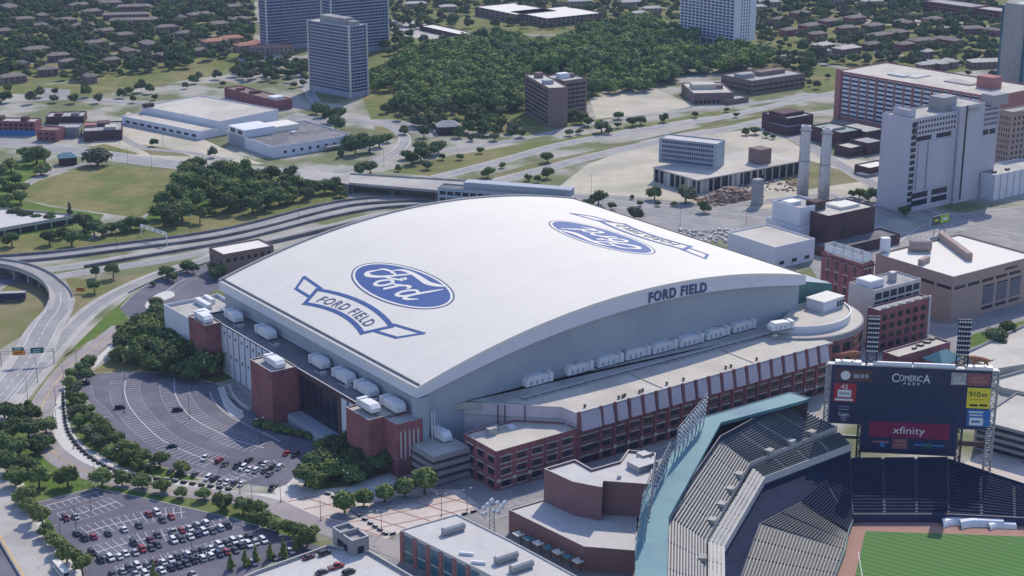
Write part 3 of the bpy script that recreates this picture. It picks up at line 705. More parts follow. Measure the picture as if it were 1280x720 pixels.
    for tp, _ in tails:
        put(*bar(tp, 1.5, False), 'banner_tail', M['logo_blue'], .13, ban)
    vs, fs = flat_text('FORD FIELD', 7.6, space=1.2, bold=.09); xm = max(x for x, _ in vs); k = 22.5/xm
    vs, fs = slice_mesh(vs, fs, 1.5)
    vs2 = []
    for x, y in vs:
        x *= k; sl = -2*5.3*x/31**2*1.0; sl *= 1.0
        vs2.append((x*.98-sl*(y-2.5)*.5, -29.2-4.0*(x/28)**2+y*.95))
    put(vs2, fs, 'banner_lettering', M['logo_grey'], .17, ban)
emblem(46.5, 85.2, 1)
emblem(155, 79.5, -1)
# raised letters on the band of the near gable
vs, fs = flat_text('FORD FIELD', 5.6, 'LEFT', 1.2, .22); xm = max(x for x, _ in vs); k = 33.5/xm; mb = MB()
def gp(x, y, e): u = 117.5+x*k; return D(u, .05-e, zr(u)-6.5+y*1.08)
nv = len(vs); mb.v = [gp(x, y, .35) for x, y in vs]+[gp(x, y, 0.02) for x, y in vs]
edges = {}
for f in fs:
    mb.f.append(f); mb.m.append(0)
    for i in range(len(f)):
        e = (f[i], f[(i+1) % len(f)]); edges[e] = edges.get(e, 0)+1
for (p, q) in edges:
    if (q, p) not in edges: mb.f.append((q, p, p+nv, q+nv)); mb.m.append(0)
mb.build('fascia_lettering', M['logo_grey'], fas)
# lower side roof right of the dome
mb = MB(); v0, v1 = 6, 150
mb.poly([D(DW-1, v0, 39), D(DW+24, v0, 33), D(DW+24, v1, 33), D(DW-1, v1, 39)]); mb.build('side_roof', M['grey_wall'], dome)
mb = MB(); mb.poly([D(DW-1, v0, 27), D(DW+24, v0, 27), D(DW+24, v0, 33), D(DW-1, v0, 39)]); mb.build('side_glazing', M['teal_dark'], dome)
mb = MB(); mb.poly([D(DW-1, v0, 0), D(DW+24, v0, 0), D(DW+24, v0, 26.99), D(DW-1, v0, 26.99)]); mb.poly([D(DW+24, v0, 0), D(DW+24, v1, 0), D(DW+24, v1, 33), D(DW+24, v0, 33)]); mb.build('side_wall', M['white_wall'], dome)
# ---- air handlers on the ledge below the near gable
def air_unit(c, ang, L_, W_, h, z, parent, big=True, m='white_metal'):
    """casing with chamfered nose, two stacked fan boxes and a plinth"""
    ca, sa = math.cos(ang), math.sin(ang); T = lambda x, y: (c[0]+x*ca-y*sa, c[1]+x*sa+y*ca)
    MB().box(c, ang, L_*.92, W_*.85, z, z+.6).build('plinth', M['dark_metal'], parent)
    mb = MB(); x0, x1 = -L_/2, L_*.18; b = [T(x0+.1, -W_/2), T(x1, -W_/2), T(x1, W_/2), T(x0+.1, W_/2)]; y = W_/2
    prof = [(x0, z+.62), (x1, z+.62), (x1, z+h), (x0+1.6, z+h), (x0, z+h*.62)]
    A_ = [(*T(x, -y), zz) for x, zz in prof]; B_ = [(*T(x, y), zz) for x, zz in prof]
    mb.poly(A_); mb.poly(B_[::-1])
    for i in range(5): j = (i+1) % 5; mb.poly([A_[j], A_[i], B_[i], B_[j]])
    u = mb.build('air_handler', M[m], parent)
    mb = MB(); mb.box(T(L_*.26, 0), ang, L_*.13, W_*.9, z+.62, z+h*.9); u2 = mb.build('fan_section', M[m], u)
    mb = MB(); mb.box(T(L_*.41, 0), ang, L_*.14, W_*1.02, z+.62, z+h*1.0); mb.build('fan_section', M[m], u)
    mb = MB()
    for i in range(3): mb.box(T(x0+L_*(.18+.2*i), -W_/2-.04), ang, .9, .08, z+1.0, z+h*.6)
    mb.build('access_door', M['grey_wall'], u)
    return u
for px, py in ((673, 480), (724, 466), (762, 456), (796, 447), (830, 439), (863, 431), (896, 422), (929, 413)):
    p = P(px, py, 23.2); air_unit((p[0]+1.0*V[0], p[1]+1.0*V[1]), GA, 14.2, 4.6, 4.6, 23, dome)
mb = MB().prism([D(40, -11)[:2], D(215, -11)[:2], D(215, 2.5)[:2], D(18, 2.5)[:2], D(18, 6)[:2]], 20, 23); mb.build('ledge', M['concrete'], dome)
for v, r in ((-9.3, .55), (-8.0, .35)): MB().tube(D(44, v, 23.7), D(205, v, 23.7), r, n=6).build('pipe_run', M['metal'], dome)
mb = MB()
for i in range(36): mb.box(D(46+i*4.4, -8.7), GA, .35, 2.4, 23, 23.5)
mb.build('pipe_support', M['dark_metal'], dome)
for u in (80, 107, 134, 161): MB().box(D(u, 1.6), GA, 1.6, 1.2, 25.5, 28).build('louvre_box', M['grey_wall'], dome)
# ---- the lower wing on the left side of the dome
wing = thing('stadium_wing', 'lower flat-roofed wing with white panels and brick towers along the left of the white dome', 'building wing', D(-8, 80))
wall_block(wing, [D(u, v)[:2] for u, v in ((-12.5, 25.5), (1.5, 25.5), (1.5, 164), (-12.5, 164))], 0, 23.6, M['brick_dark'], M['dark_roof'], M['white_wall'])
for v in [95.5+i*5.7 for i in range(10)]:          # white vertical panels between dark slots
    mb = MB(); mb.prism([D(-12.95, v)[:2], D(-12.5, v)[:2], D(-12.5, v+4.5)[:2], D(-12.95, v+4.5)[:2]], 0, 23.0); pn = mb.build('panel', M['white_wall'], wing)
    for zz in (19.3, 9.5): MB().prism([D(-13.05, v+1.8)[:2], D(-12.9, v+1.8)[:2], D(-12.9, v+2.8)[:2], D(-13.05, v+2.8)[:2]], zz, zz+1.3).build('window', M['glass'], pn)
for v in (27, 33):
    MB().prism([D(-12.95, v)[:2], D(-12.5, v)[:2], D(-12.5, v+4.2)[:2], D(-12.95, v+4.2)[:2]], 0, 22.0).build('panel', M['white_wall'], wing)
def brick_tower(pts, z, nm='tower', unit=None):
    wo, ro = wall_block(wing, [D(u, v)[:2] for u, v in pts], 0, z, M['brick'], M['concrete'], M['concrete_pale'], .6, nm, 'tower_roof'); return wo
brick_tower([(-24.5, 75.2), (-12.4, 75.2), (-12.4, 94.8), (-24.5, 94.8)], 24.2)
brick_tower([(-17.5, 8), (1.5, 8), (1.5, 25.4), (-17.5, 25.4)], 23.0)
brick_tower([(-10.5, -1.5), (1.4, -1.5), (1.4, 7.9), (-10.5, 7.9)], 22.6)
brick_tower([(-20.5, 147), (-12.4, 147), (-12.4, 165), (-20.5, 165)], 24.2)
# glazed stair slots on the towers
for (u, v0) in ((-24.5, 77), (-17.5, 9.5), (-20.5, 148.5)):
    for k in range(5):
        MB().prism([D(u-.1, v0)[:2], D(u+.05, v0)[:2], D(u+.05, v0+2.2)[:2], D(u-.1, v0+2.2)[:2]], 4+k*3.8, 4.7+k*3.8).build('ledge_course', M['brick_brown'], wing)
for i in range(5): MB().prism([D(-9+i*2.0, -1.62)[:2], D(-8.4+i*2.0, -1.62)[:2], D(-8.4+i*2.0, -1.4)[:2], D(-9+i*2.0, -1.4)[:2]], 8, 19).build('fin', M['concrete_pale'], wing)
# tall glazing between the towers and the low canopy before it
for i in range(6):
    v = 41.5+i*5.4; MB().prism([D(-12.62, v)[:2], D(-12.45, v)[:2], D(-12.45, v+4.6)[:2], D(-12.62, v+4.6)[:2]], 5, 21).build('window', M['glass'], wing)
MB().prism([D(-19, 40)[:2], D(-12.6, 40)[:2], D(-12.6, 73)[:2], D(-19, 73)[:2]], 0, 4.8).build('entrance_canopy', M['grey_wall'], wing)
for (v, u, L_) in ((150, -6, 11), (121, -4.5, 13), (92, -4, 0), (73, -4, 11), (52, -4.2, 13), (34, -4.2, 13), (13, -4.5, 13)):
    if L_: air_unit(D(u+1.2, v)[:2], GA+math.pi/2, L_, 4.6, 4.2, 22.9, wing)
for (u, v, L_) in ((-17, 156, 12), (-18.5, 84, 12.5), (-12, 17, 12)): air_unit(D(u, v)[:2], GA+math.pi/2, L_, 4.4, 3.6, 23.4, wing)
for (u, v) in ((-7, 138), (-6, 105), (-7, 62), (-6, 43), (-5, 23)):
    mb = MB(); mb.box(D(u, v), GA, 2.4, 2.2, 22.8, 24.4); mb.box(D(u+.4, v+2.2), GA, 1.2, 1.2, 22.8, 23.8); mb.tube(D(u-1, v, 23.2), D(u-1, v+6, 23.2), .3, n=6); mb.build('roof_duct', M['metal'], wing)
annex = thing('roof_court', 'low flat annex with white parapet behind the wing at the dome\'s far left corner', 'building annex', D(-4, 182))
wall_block(annex, [D(u, v)[:2] for u, v in ((-18.8, 165.2), (1, 165.2), (1, 174.5), (9, 174.5), (9, 195), (-19.5, 195))], 0, 21.5, M['white_wall'], M['concrete'], M['concrete_pale'], 1.6, thick=.6)
for u, v, a_, b_ in ((-9, 171, 10, 4), (-3, 186, 14, 2.5), (2, 190, 9, 2)): MB().box(D(u, v), GA+math.pi/2, a_, b_, 19.9, 22.4).build('roof_unit', M['white_metal'], annex)
# ================================================================== brick warehouse front
wh = thing('brick_warehouse', 'long dark red brick warehouse with tan roof and sloped lavender awning panels', 'warehouse', D(125, -20))
wu0, wu1, wv, wz = 53.5, 197.0, -33.5, 22.4
MB().prism([D(wu0, wv)[:2], D(wu1, wv)[:2], D(wu1, -11.2)[:2], D(40, -11.2)[:2], D(wu0-1, -24)[:2]], 0, wz).build('wall', M['brick'], wh)
MB().prism([D(wu0+.4, wv+.4)[:2], D(wu1, wv+.4)[:2], D(wu1, -11.2)[:2], D(40.6, -11.2)[:2], D(wu0-.6, -23.7)[:2]], wz, wz+.3).build('roof', M['tan_roof'], wh)
MB().prism([D(wu0-.1, wv-.15)[:2], D(wu1, wv-.15)[:2], D(wu1, wv+.55)[:2], D(wu0-.1, wv+.55)[:2]], wz+.01, wz+.75).build('coping', M['concrete_pale'], wh)
for u in (98.5, 150): MB().prism([D(u, wv+.6)[:2], D(u+.5, wv+.6)[:2], D(u+.5, -11.3)[:2], D(u, -11.3)[:2]], wz+.3, wz+.6).build('roof_joint', M['grey_roof'], wh)
bw = 6.62; nb = 21; u = wu0+.9
bays = [(wu0+1.1, 10.5)]+[(wu0+12.2+i*7.2, 5.9) for i in range(18)]
for i, (b0, wd) in enumerate(bays):
    # pier left of the bay
    MB().prism([D(b0-1.15, wv-.75)[:2], D(b0-.05, wv-.75)[:2], D(b0-.05, wv)[:2], D(b0-1.15, wv)[:2]], 0, wz+1.0).build('pier', M['brick'], wh)
    a_, b_ = b0+.35, b0+wd-.45
    MB().hexa([D(a_, wv-2.0, 15.4), D(b_, wv-2.0, 15.4), D(b_, wv-.02, 15.4), D(a_, wv-.02, 15.4)], [D(a_, wv-.55, wz-.1), D(b_, wv-.55, wz-.1), D(b_, wv-.02, wz-.1), D(a_, wv-.02, wz-.1)]).build('awning_panel', M['pale_panel'], wh)
    for zz, hh in ((10.2, 2.3), (5.6, 2.5), (.6, 2.8)):
        wo = MB().prism([D(a_+.55, wv-.12)[:2], D(b_-.55, wv-.12)[:2], D(b_-.55, wv+.05)[:2], D(a_+.55, wv+.05)[:2]], zz, zz+hh).build('window', M['glass'], wh)
        MB().prism([D(a_, wv-.45)[:2], D(b_, wv-.45)[:2], D(b_, wv-.02)[:2], D(a_, wv-.02)[:2]], zz+hh+.02, zz+hh+.55).build('lintel', M['concrete'], wo)
        if zz > 1: MB().prism([D(a_, wv-.35)[:2], D(b_, wv-.35)[:2], D(b_, wv-.02)[:2], D(a_, wv-.02)[:2]], zz-.4, zz-.02).build('sill', M['brick_brown'], wo)
    if i: 
        mb = MB(); c_ = D(b0-.6, wv-.85); mb.box(c_, GA, 1.5, .3, 3.6, 5.0); mb.build('crest', M['concrete_pale'], wh)
for (u, v) in ((60, -30), (77, -30.5), (79, -30.6), (80.6, -30), (88, -30.5), (90, -30), (103, -30), (112, -30.2), (136, -30), (139, -30), (154, -30)):
    MB().lathe(D(u, v), [(.45, wz+.3), (.45, wz+1.1), (.75, wz+1.2), (.5, wz+1.6)], 8).build('roof_vent', M['dark_metal'], wh)
# lavender return wall that links dome corner and warehouse, above the brick corner block
mb = MB(); pts = [(5, 0), (19.6, 7.0), (37.7, -11.2), (52.5, -24.5), (53.4, -33.3)]; lk = thing('link_wall', 'plain lavender wall bending between the dome\'s near corner and the brick warehouse', 'wall', D(30, -5))
wall_along(mb, [(*D(u, v)[:2], 0) for u, v in pts[1:]], .35, 0, 0, wz+.2); mb.build('wall', M['pale_panel'], lk)
mb = MB(); wall_along(mb, [(*D(u, v)[:2], 0) for u, v in pts[1:]], .5, -.35, wz+.2, wz+.6); mb.build('coping', M['concrete_pale'], lk)
mb = MB(); wall_along(mb, [(*D(u, v)[:2], 0) for u, v in pts[1:]], -.0, -.3, 17.5, 17.9); mb.build('rail_band', M['metal'], lk)
for u, v in ((33, -7.6), (35, -9.6), (41, -15)): MB().tube(D(u, v-.4, 14), D(u, v-.4, 23), .25, n=6).build('downpipe', M['dark_metal'], lk)
MB().prism([D(19.9, 7)[:2], D(38, -10.8)[:2], D(40, -10.9)[:2], D(30, 6)[:2]], 21, wz+.1).build('roof', M['tan_roof'], lk)
# brick corner block
cb = thing('brick_corner_block', 'lower red brick corner block with flat tan roof below the lavender wall', 'building', D(33, -25))
wall_block(cb, [D(u, v)[:2] for u, v in ((13.6, -34.3), (53.2, -34.3), (53.2, -27), (38, -12.2), (13.6, -12.2))], 0, 16.7, M['brick'], M['tan_roof'], M['concrete'], .7)
for i in range(3):
    for k in range(3):
        v = -33.3+i*7; wo = MB().prism([D(13.45, v+.5)[:2], D(13.65, v+.5)[:2], D(13.65, v+4.1)[:2], D(13.45, v+4.1)[:2]], 1.2+k*5, 3.9+k*5).build('window', M['glass'], cb)
        MB().prism([D(13.2, v-.2)[:2], D(13.55, v-.2)[:2], D(13.55, v+4.8)[:2], D(13.2, v+4.8)[:2]], 3.95+k*5, 4.4+k*5).build('lintel', M['concrete'], wo)
for i in range(5):
    for k in range(3):
        u = 15.6+i*7.4; wo = MB().prism([D(u+.7, -34.45)[:2], D(u+4.7, -34.45)[:2], D(u+4.7, -34.25)[:2], D(u+.7, -34.25)[:2]], 1.3+k*5, 3.8+k*5).build('window', M['glass'], cb)
        for zz in (3.85, .8): MB().prism([D(u-.2, -34.7)[:2], D(u+5.6, -34.7)[:2], D(u+5.6, -34.35)[:2], D(u-.2, -34.35)[:2]], zz+k*5, zz+.45+k*5).build('lintel', M['concrete'], wo)
for u in (14.5, 22, 29.4): MB().box(D(u, -34.75), GA, 1.5, .3, 3.6, 5.0).build('crest', M['concrete_pale'], cb)
mb = MB(); mb.box(D(23, -18), GA, 4, 2.4, 16, 18.8); mb.box(D(26.5, -15.5), GA, 2.6, 2, 16, 18); mb.build('roof_unit', M['metal'], cb)
mb = MB(); mb.box(D(33, -17), GA, 3, 3, 16, 16.9); mb.build('roof_hatch', M['white_metal'], cb)
# open parking decks in the corner
gp_ = thing('corner_parking_deck', 'small grey open parking deck between the dome corner and the brick corner block', 'parking deck', D(5, -8))
R4 = lambda e: [D(-4-e, -17-e)[:2], D(13.4, -17-e)[:2], D(13.4, 3)[:2], D(-4-e, 3)[:2]]
MB().prism(R4(-1.2), 0, 12.0).build('core', M['dark_metal'], gp_)
for k in range(4): MB().prism(R4(0), .6+k*3.3, 2.4+k*3.3).build('spandrel', M['concrete_grey'], gp_)
MB().prism(R4(-.4), 12.4, 12.55).build('roof', M['concrete'], gp_)
air_unit(D(9, -3)[:2], GA+math.pi/2, 10, 4, 4, 12.5, gp_)
# ================================================================== round corner with terrace
dr = thing('round_corner_block', 'curved brick corner block with tan terrace and small white penthouse', 'building', D(208, 4))
def ring(c, r, a0, a1, n): return [(c[0]+r*math.cos(a0+(a1-a0)*i/n), c[1]+r*math.sin(a0+(a1-a0)*i/n)) for i in range(n+1)]
cc = D(208, 4); a0, a1 = GA-rad(150), GA+rad(28)
MB().prism(ring(cc, 33, a0, a1, 36), 0, 21.0).build('wall', M['brick'], dr)
MB().prism(ring(cc, 33.6, a0, a1, 36), 21, 23.6).build('cornice', M['concrete_grey'], dr)
MB().prism(ring(cc, 32.9, a0, a1, 36), 23.6, 23.75).build('terrace', M['tan_roof'], dr)
MB().prism(ring(cc, 27.6, a0, a1, 36), 23.75, 26.2).build('inner_drum', M['white_wall'], dr)
mb = MB(); l = [(*p, 26.2) for p in ring(cc, 27.6, a0, a1, 36)]; wall_along(mb, l, .4, -.05, .01, 1.1); mb.build('parapet', M['white_metal'], dr)
MB().prism(ring(cc, 26.8, a0, a1, 36), 26.2, 26.3).build('roof', M['tan_roof'], dr)
pc = P(1031, 384, 26.3)
ph = MB().box(pc, GA+.1, 15, 10, 26.3, 31.2).build('penthouse', M['white_wall'], dr); MB().box(pc, GA+.1, 15.6, 10.6, 31.21, 31.6).build('roof', M['white_roof'], ph)
for i in range(3): MB().box((pc[0]+(3+i*1.9)*math.cos(GA+.1)+5.05*math.sin(GA+.1), pc[1]+(3+i*1.9)*math.sin(GA+.1)-5.05*math.cos(GA+.1)), GA+.1, 1.2, .2, 27.2, 30).build('window', M['glass'], ph)
p = P(976, 412, 26.3); air_unit(p, GA-.2, 12, 4, 4, 26.3, dr)
for i in range(8):
    a = GA-rad(110)+i*rad(13)
    for k in range(3):
        o = (cc[0]+33.05*math.cos(a), cc[1]+33.05*math.sin(a)); MB().box(o, a+math.pi/2, 5, .3, 2.5+k*6.2, 6.4+k*6.2).build('window', M['glass'], dr)
mb = MB(); o = (cc[0]+33.1*math.cos(GA-rad(72)), cc[1]+33.1*math.sin(GA-rad(72)))
for zz, w_ in ((17.2, 3), (19.7, 3)): mb.box(o, GA-rad(72)+math.pi/2, w_, .3, zz, zz+.4)
mb.build('wall_emblem', M['orange_sign'], dr)
# ================================================================== ballpark in the near right corner
def lerp3(a, b, f): return tuple(x+(y-x)*f for x, y in zip(a, b))
bowl = thing('upper_grandstand', 'upper deck of ballpark seating with stepped rows under a flat teal canopy', 'grandstand', P(900, 640))
cz = 30
outer = [P(795, 790, cz), P(795, 684, cz), P(805, 617, cz), P(838, 570, cz), P(873, 524, cz), P(988, 491, cz), P(1012, 498, cz)]
inner_ = [P(996, 503, cz), P(901, 528, cz), P(836, 646, cz), P(832, 790, cz)]
pl = [p[:2] for p in outer+inner_]
MB().prism(pl, cz-1.3, cz).build('canopy', M['teal_roof'], bowl)
mb = MB()
for i in range(len(outer)-1): wall_along(mb, [outer[i], outer[i+1]], -.1, .25, -1.6, .25)
mb.build('canopy_edge', M['teal_roof'], bowl)
back = [P(795, 790, 0), P(795, 700, 0), P(806, 640, 0)]
ol = [(p[0]+2*.6, p[1]+2) for p in [(o[0], o[1]) for o in outer[1:-1]]]
for i in range(len(outer)-1):
    a, b = Vector(outer[i][:2]), Vector(outer[i+1][:2]); d = (b-a).normalized(); nn = Vector((d.y, -d.x))*1.5
    mb = MB(); wall_along(mb, [(*(a+nn), 0), (*(b+nn), 0)], .5, 0, 0, cz-1.3); mb.build('rear_wall', M['brick_dark'] if i > 1 else M['teal_dark'], bowl)
def seats(A_, B_, C_, D_, rows, bays, seatm='seat', tread='concrete', seath=.75, frac=.52, parent=bowl, nm='seating_deck'):
    """A, B the top edge, D, C the bottom edge; real steps, one seat row on every step and bay"""
    deck = MB(); n = rows
    for k in range(n):
        f0, f1 = k/n, (k+1)/n; z = A_[2]+(D_[2]-A_[2])*(k+.0)/n; z2 = A_[2]+(D_[2]-A_[2])*(k+1.0)/n
        a, b, c, d = lerp3(A_, D_, f0), lerp3(B_, C_, f0), lerp3(B_, C_, f1), lerp3(A_, D_, f1)
        deck.poly([(*a[:2], z), (*b[:2], z), (*c[:2], z), (*d[:2], z)]); deck.poly([(*d[:2], z), (*c[:2], z), (*c[:2], z2), (*d[:2], z2)])
    zb = A_[2]+(D_[2]-A_[2])
    deck.poly([(*A_[:2], A_[2]), (*D_[:2], A_[2]-8), (*D_[:2], D_[2])]) if False else None
    do = deck.build(nm, M[tread], parent)
    for k in range(n):
        f0, f1 = (k+.04)/n, (k+frac)/n; z = A_[2]+(D_[2]-A_[2])*k/n
        e = [lerp3(A_, D_, f0), lerp3(B_, C_, f0), lerp3(B_, C_, f1), lerp3(A_, D_, f1)]
        for j in range(bays):
            g0, g1 = (j+.045)/bays, (j+.955)/bays
            q = [lerp3(e[0], e[1], g0), lerp3(e[0], e[1], g1), lerp3(e[3], e[2], g1), lerp3(e[3], e[2], g0)]
            MB().prism([p[:2] for p in q], z+.02, z+seath).build('seat_row', M[seatm], do)
    return do
s1 = [P(900, 553, 26), P(835, 648, 26), P(882, 677, 16), P(937, 581, 16)]
seats(*s1, 13, 5, tread='concrete_pale')
s1b = [s1[1], P(831, 790, 26), P(882, 790, 16), s1[2]]; seats(*s1b, 13, 4, tread='concrete_pale')
s2 = [P(988, 505, 26), s1[0], s1[3], P(1046, 535, 16)]; seats(*s2, 15, 4, tread='concrete_pale')
t1 = [P(941, 586, 15), P(885, 678, 15), P(905, 685, 11.5), P(956, 598, 11.5)]; seats(*t1, 4, 5, seath=.25, tread='concrete_pale', seatm='concrete')
t1b = [t1[1], P(884, 790, 15), P(906, 790, 11.5), t1[2]]; seats(*t1b, 4, 4, seath=.25, tread='concrete_pale', seatm='concrete')
t2 = [P(1050, 542, 15), t1[0], t1[3], P(1064, 557, 11.5)]; seats(*t2, 6, 4)
def drop(line, h0, h1, nm, m):
    mb = MB()
    for p, q in zip(line, line[1:]):
        wall_along(mb, [(*p[:2], 0), (*q[:2], 0)], .2, -.2, h0, h1)
    return mb.build(nm, M[m], bowl)
drop([s1b[2], s1[2], s1[3], s2[3]], 12, 17, 'rail_wall', 'concrete'); drop([t1b[2], t1[2], t1[3], t2[3]], 9.4, 12.4, 'rail_wall', 'concrete_pale')
drop([t1b[2], t1[2], t1[3], t2[3]], 0, 9.38, 'suite_front', 'navy')
drop([s2[0], s2[3]], 0, 16, 'end_wall', 'concrete_grey'); drop([s1b[1], s1[1], s1[0], s2[0]], 20, 28.6, 'concourse_wall', 'navy')  # concourse wall in navy: the shade under the canopy is in its colour
for f in (.1, .35, .6, .85):
    a = lerp3(s1[0], s1[1], f); mb = MB().tube((*a[:2], 16), (*a[:2], 28.6), .3, n=6); mb.build('column', M['dark_metal'], bowl)
    a = lerp3(s2[0], s2[1], f); mb = MB().tube((*a[:2], 16), (*a[:2], 28.6), .3, n=6); mb.build('column', M['dark_metal'], bowl)
for (A_, B_, C_, D_), fs in ((s1, (.2, .4, .6, .8)), (s2, (.25, .5, .75)), (s1b, (.25, .5))):   # vomitories at the foot of the deck
    for f in fs:
        a = lerp3(lerp3(A_, B_, f), lerp3(D_, C_, f), .86); an = math.atan2(B_[1]-A_[1], B_[0]-A_[0])
        MB().box(a, an, 3.2, 4.2, a[2]-.6, a[2]+1.4).build('stair_head', M['concrete'], bowl)
# lower bowl
low = thing('lower_grandstand', 'lower ring of dark ballpark seats stepping down to the green field', 'grandstand', P(1080, 640))
l1 = [P(950, 656, 8), P(917, 748, 8), P(1032, 752, 1.6), P(1056, 689, 1.6)]
l2 = [P(1000, 630, 8), P(950, 656, 8), P(1056, 689, 1.6), P(1060, 668, 1.6)]
l3 = [P(1062, 574, 8.5), P(1000, 630, 8), P(1060, 666, 1.6), P(1066, 650, 2.2)]
l4 = [P(1186, 573, 8.5), P(1062, 574, 8.5), P(1066, 646, 2.2), P(1186, 646, 2.2)]
l5 = [P(1310, 618, 7), P(1186, 573, 8.5), P(1186, 646, 2.2), P(1310, 652, 2.2)]
for q, r, b, tm in ((l1, 26, 4, 'concrete_pale'), (l2, 26, 2, 'concrete'), (l3, 18, 2, 'shade_navy_step'), (l4, 18, 3, 'shade_navy_step'), (l5, 15, 3, 'shade_navy_step')): seats(*q, r, b, parent=low, frac=.62, tread=tm, seatm='seat' if tm[0] == 'c' else 'shade_navy_deck')  # the shaded sections get tread and seat colours with shade painted in
cq = [l1[1], l1[0], l2[0], l3[0], t2[3], t1[3], t1[2], P(905, 748, 11.5)]
MB().prism([p[:2] for p in cq], 7.2, 7.9).build('concourse', M['shade_navy_deck'], low)  # slab coloured dark to stand for the shade over it
def drop2(line, h0, h1, nm, m):
    for p, q in zip(line, line[1:]):
        mb = MB(); wall_along(mb, [(*p[:2], 0), (*q[:2], 0)], .2, -.2, h0, h1); mb.build(nm, M[m], low)
drop2([l1[2], l1[3], l2[3], l3[3]], 0, 2.4, 'field_wall', 'teal_dark'); drop2([l4[2], l4[3], l5[3]], 0, 3.4, 'field_wall', 'navy')
drop2([l1[1], l1[0], l2[0], l3[0], l4[0], l5[0]], 0, 8.4, 'back_wall', 'navy')
fl_ = spline([P(1160, 652)[:2], P(1180, 650)[:2], P(1215, 648)[:2]], 3)
# playing field
fm = bpy.data.materials.new('mown_field'); fm.use_nodes = True; t_ = fm.node_tree; b_ = t_.nodes['Principled BSDF']; b_.inputs['Roughness'].default_value = 1; b_.inputs['Specular IOR Level'].default_value = .05
tc = t_.nodes.new('ShaderNodeTexCoord'); mp = t_.nodes.new('ShaderNodeMapping'); mp.inputs['Rotation'].default_value = (0, 0, rad(-58)); wv_ = t_.nodes.new('ShaderNodeTexWave')
wv_.inputs['Scale'].default_value = .105; wv_.inputs['Distortion'].default_value = .6; wv_.inputs['Detail'].default_value = 1; wv_.inputs['Detail Scale'].default_value = .3
mx = t_.nodes.new('ShaderNodeMix'); mx.data_type = 'RGBA'; mx.inputs[6].default_value = (.078, .160, .050, 1); mx.inputs[7].default_value = (.108, .205, .070, 1)
t_.links.new(tc.outputs['Object'], mp.inputs[0]); t_.links.new(mp.outputs[0], wv_.inputs[0]); t_.links.new(wv_.outputs['Fac'], mx.inputs[0]); t_.links.new(mx.outputs[2], b_.inputs['Base Color'])
M['field'] = fm
sheet('warning_track', [(1056, 646), (1320, 648), (1320, 780), (1020, 780), (1050, 700)], .03, 'clay')
sheet('playing_field', [(1082, 664), (1320, 672), (1320, 790), (1050, 790), (1070, 715)], .05, 'field')
mk = MB(); ribbon(mk, [P(1073, 690)[:2], P(1081, 740)[:2]], .12, -.12, .07); structure(mk, 'foul_line', M['paint'])
for i, (x, y, a, b, h) in enumerate(((1200, 655, 14, 5, 2.2), (1226, 657, 16, 4.5, 2.6), (1252, 659, 10, 4, 1.8))):
    mb = MB(); c = P(x, y); ln = spline([(c[0]-a/2, c[1]-b*.2, .02), (c[0]-a/6, c[1]+b*.2, .02), (c[0]+a/2, c[1], .02)], 5)
    for s in range(6):
        t0, t1_ = math.pi*s/6, math.pi*(s+1)/6
        for p, q in zip(ln, ln[1:]):
            g = lambda P_, t: (P_[0], P_[1]+math.cos(t)*b/2, math.sin(t)*h+.05)
            mb.poly([g(p, t1_), g(q, t1_), g(q, t0), g(p, t0)])
    tag(mb.build('tarpaulin_roll', M['white_metal']), ['pale grey rolled tarpaulin nearest the dark seats by the outfield wall', 'middle grey rolled tarpaulin, largest by the outfield wall', 'smallest pale tarpaulin roll at the right by the outfield wall'][i], 'tarpaulin', 'rolled tarpaulins by the wall')
# ------------------------------------------------------------------ scoreboard
bz = 42.0; TL, TR = Vector(P(1034, 456, bz)), Vector(P(1250.5, 465, bz)); bd = (TR-TL); BWd = bd.length; bx = bd.normalized(); bn = Vector((bx.y, -bx.x, 0))
sb = thing('scoreboard', 'giant navy scoreboard on lattice legs with sponsor panels and a red band below', 'scoreboard', ((TL+TR)/2*1).to_tuple()[:2]+(0,))
def bp(px, py):
    dx = (px-640)/F; dy = (360-py)/F; d = Vector((dx, cp+sp*dy, -sp+cp*dy)); o = Vector((0, 0, CH))
    t = (TL-o).dot(bn)/d.dot(bn); q = o+d*t; return ((q-TL).dot(bx), q.z)
def bw_(x, z, e=0): q = TL+bx*x+bn*e; return (q.x, q.y, z)
def panel(x0, x1, z0, z1, m, nm, e0, e1, parent=sb):
    q = [bw_(x0, 0, e1)[:2], bw_(x1, 0, e1)[:2], bw_(x1, 0, e0)[:2], bw_(x0, 0, e0)[:2]]
    return MB().prism(q, z0, z1).build(nm, M[m], parent)
def ppanel(px0, py0, px1, py1, m, nm, e0=0, e1=.15, parent=sb):
    (xa, za), (xb, zb) = bp(px0, (py0+py1)/2), bp(px1, (py0+py1)/2); zt = bp((px0+px1)/2, py0)[1]; zl = bp((px0+px1)/2, py1)[1]
    return panel(xa, xb, zl, zt, m, nm, e0, e1, parent)
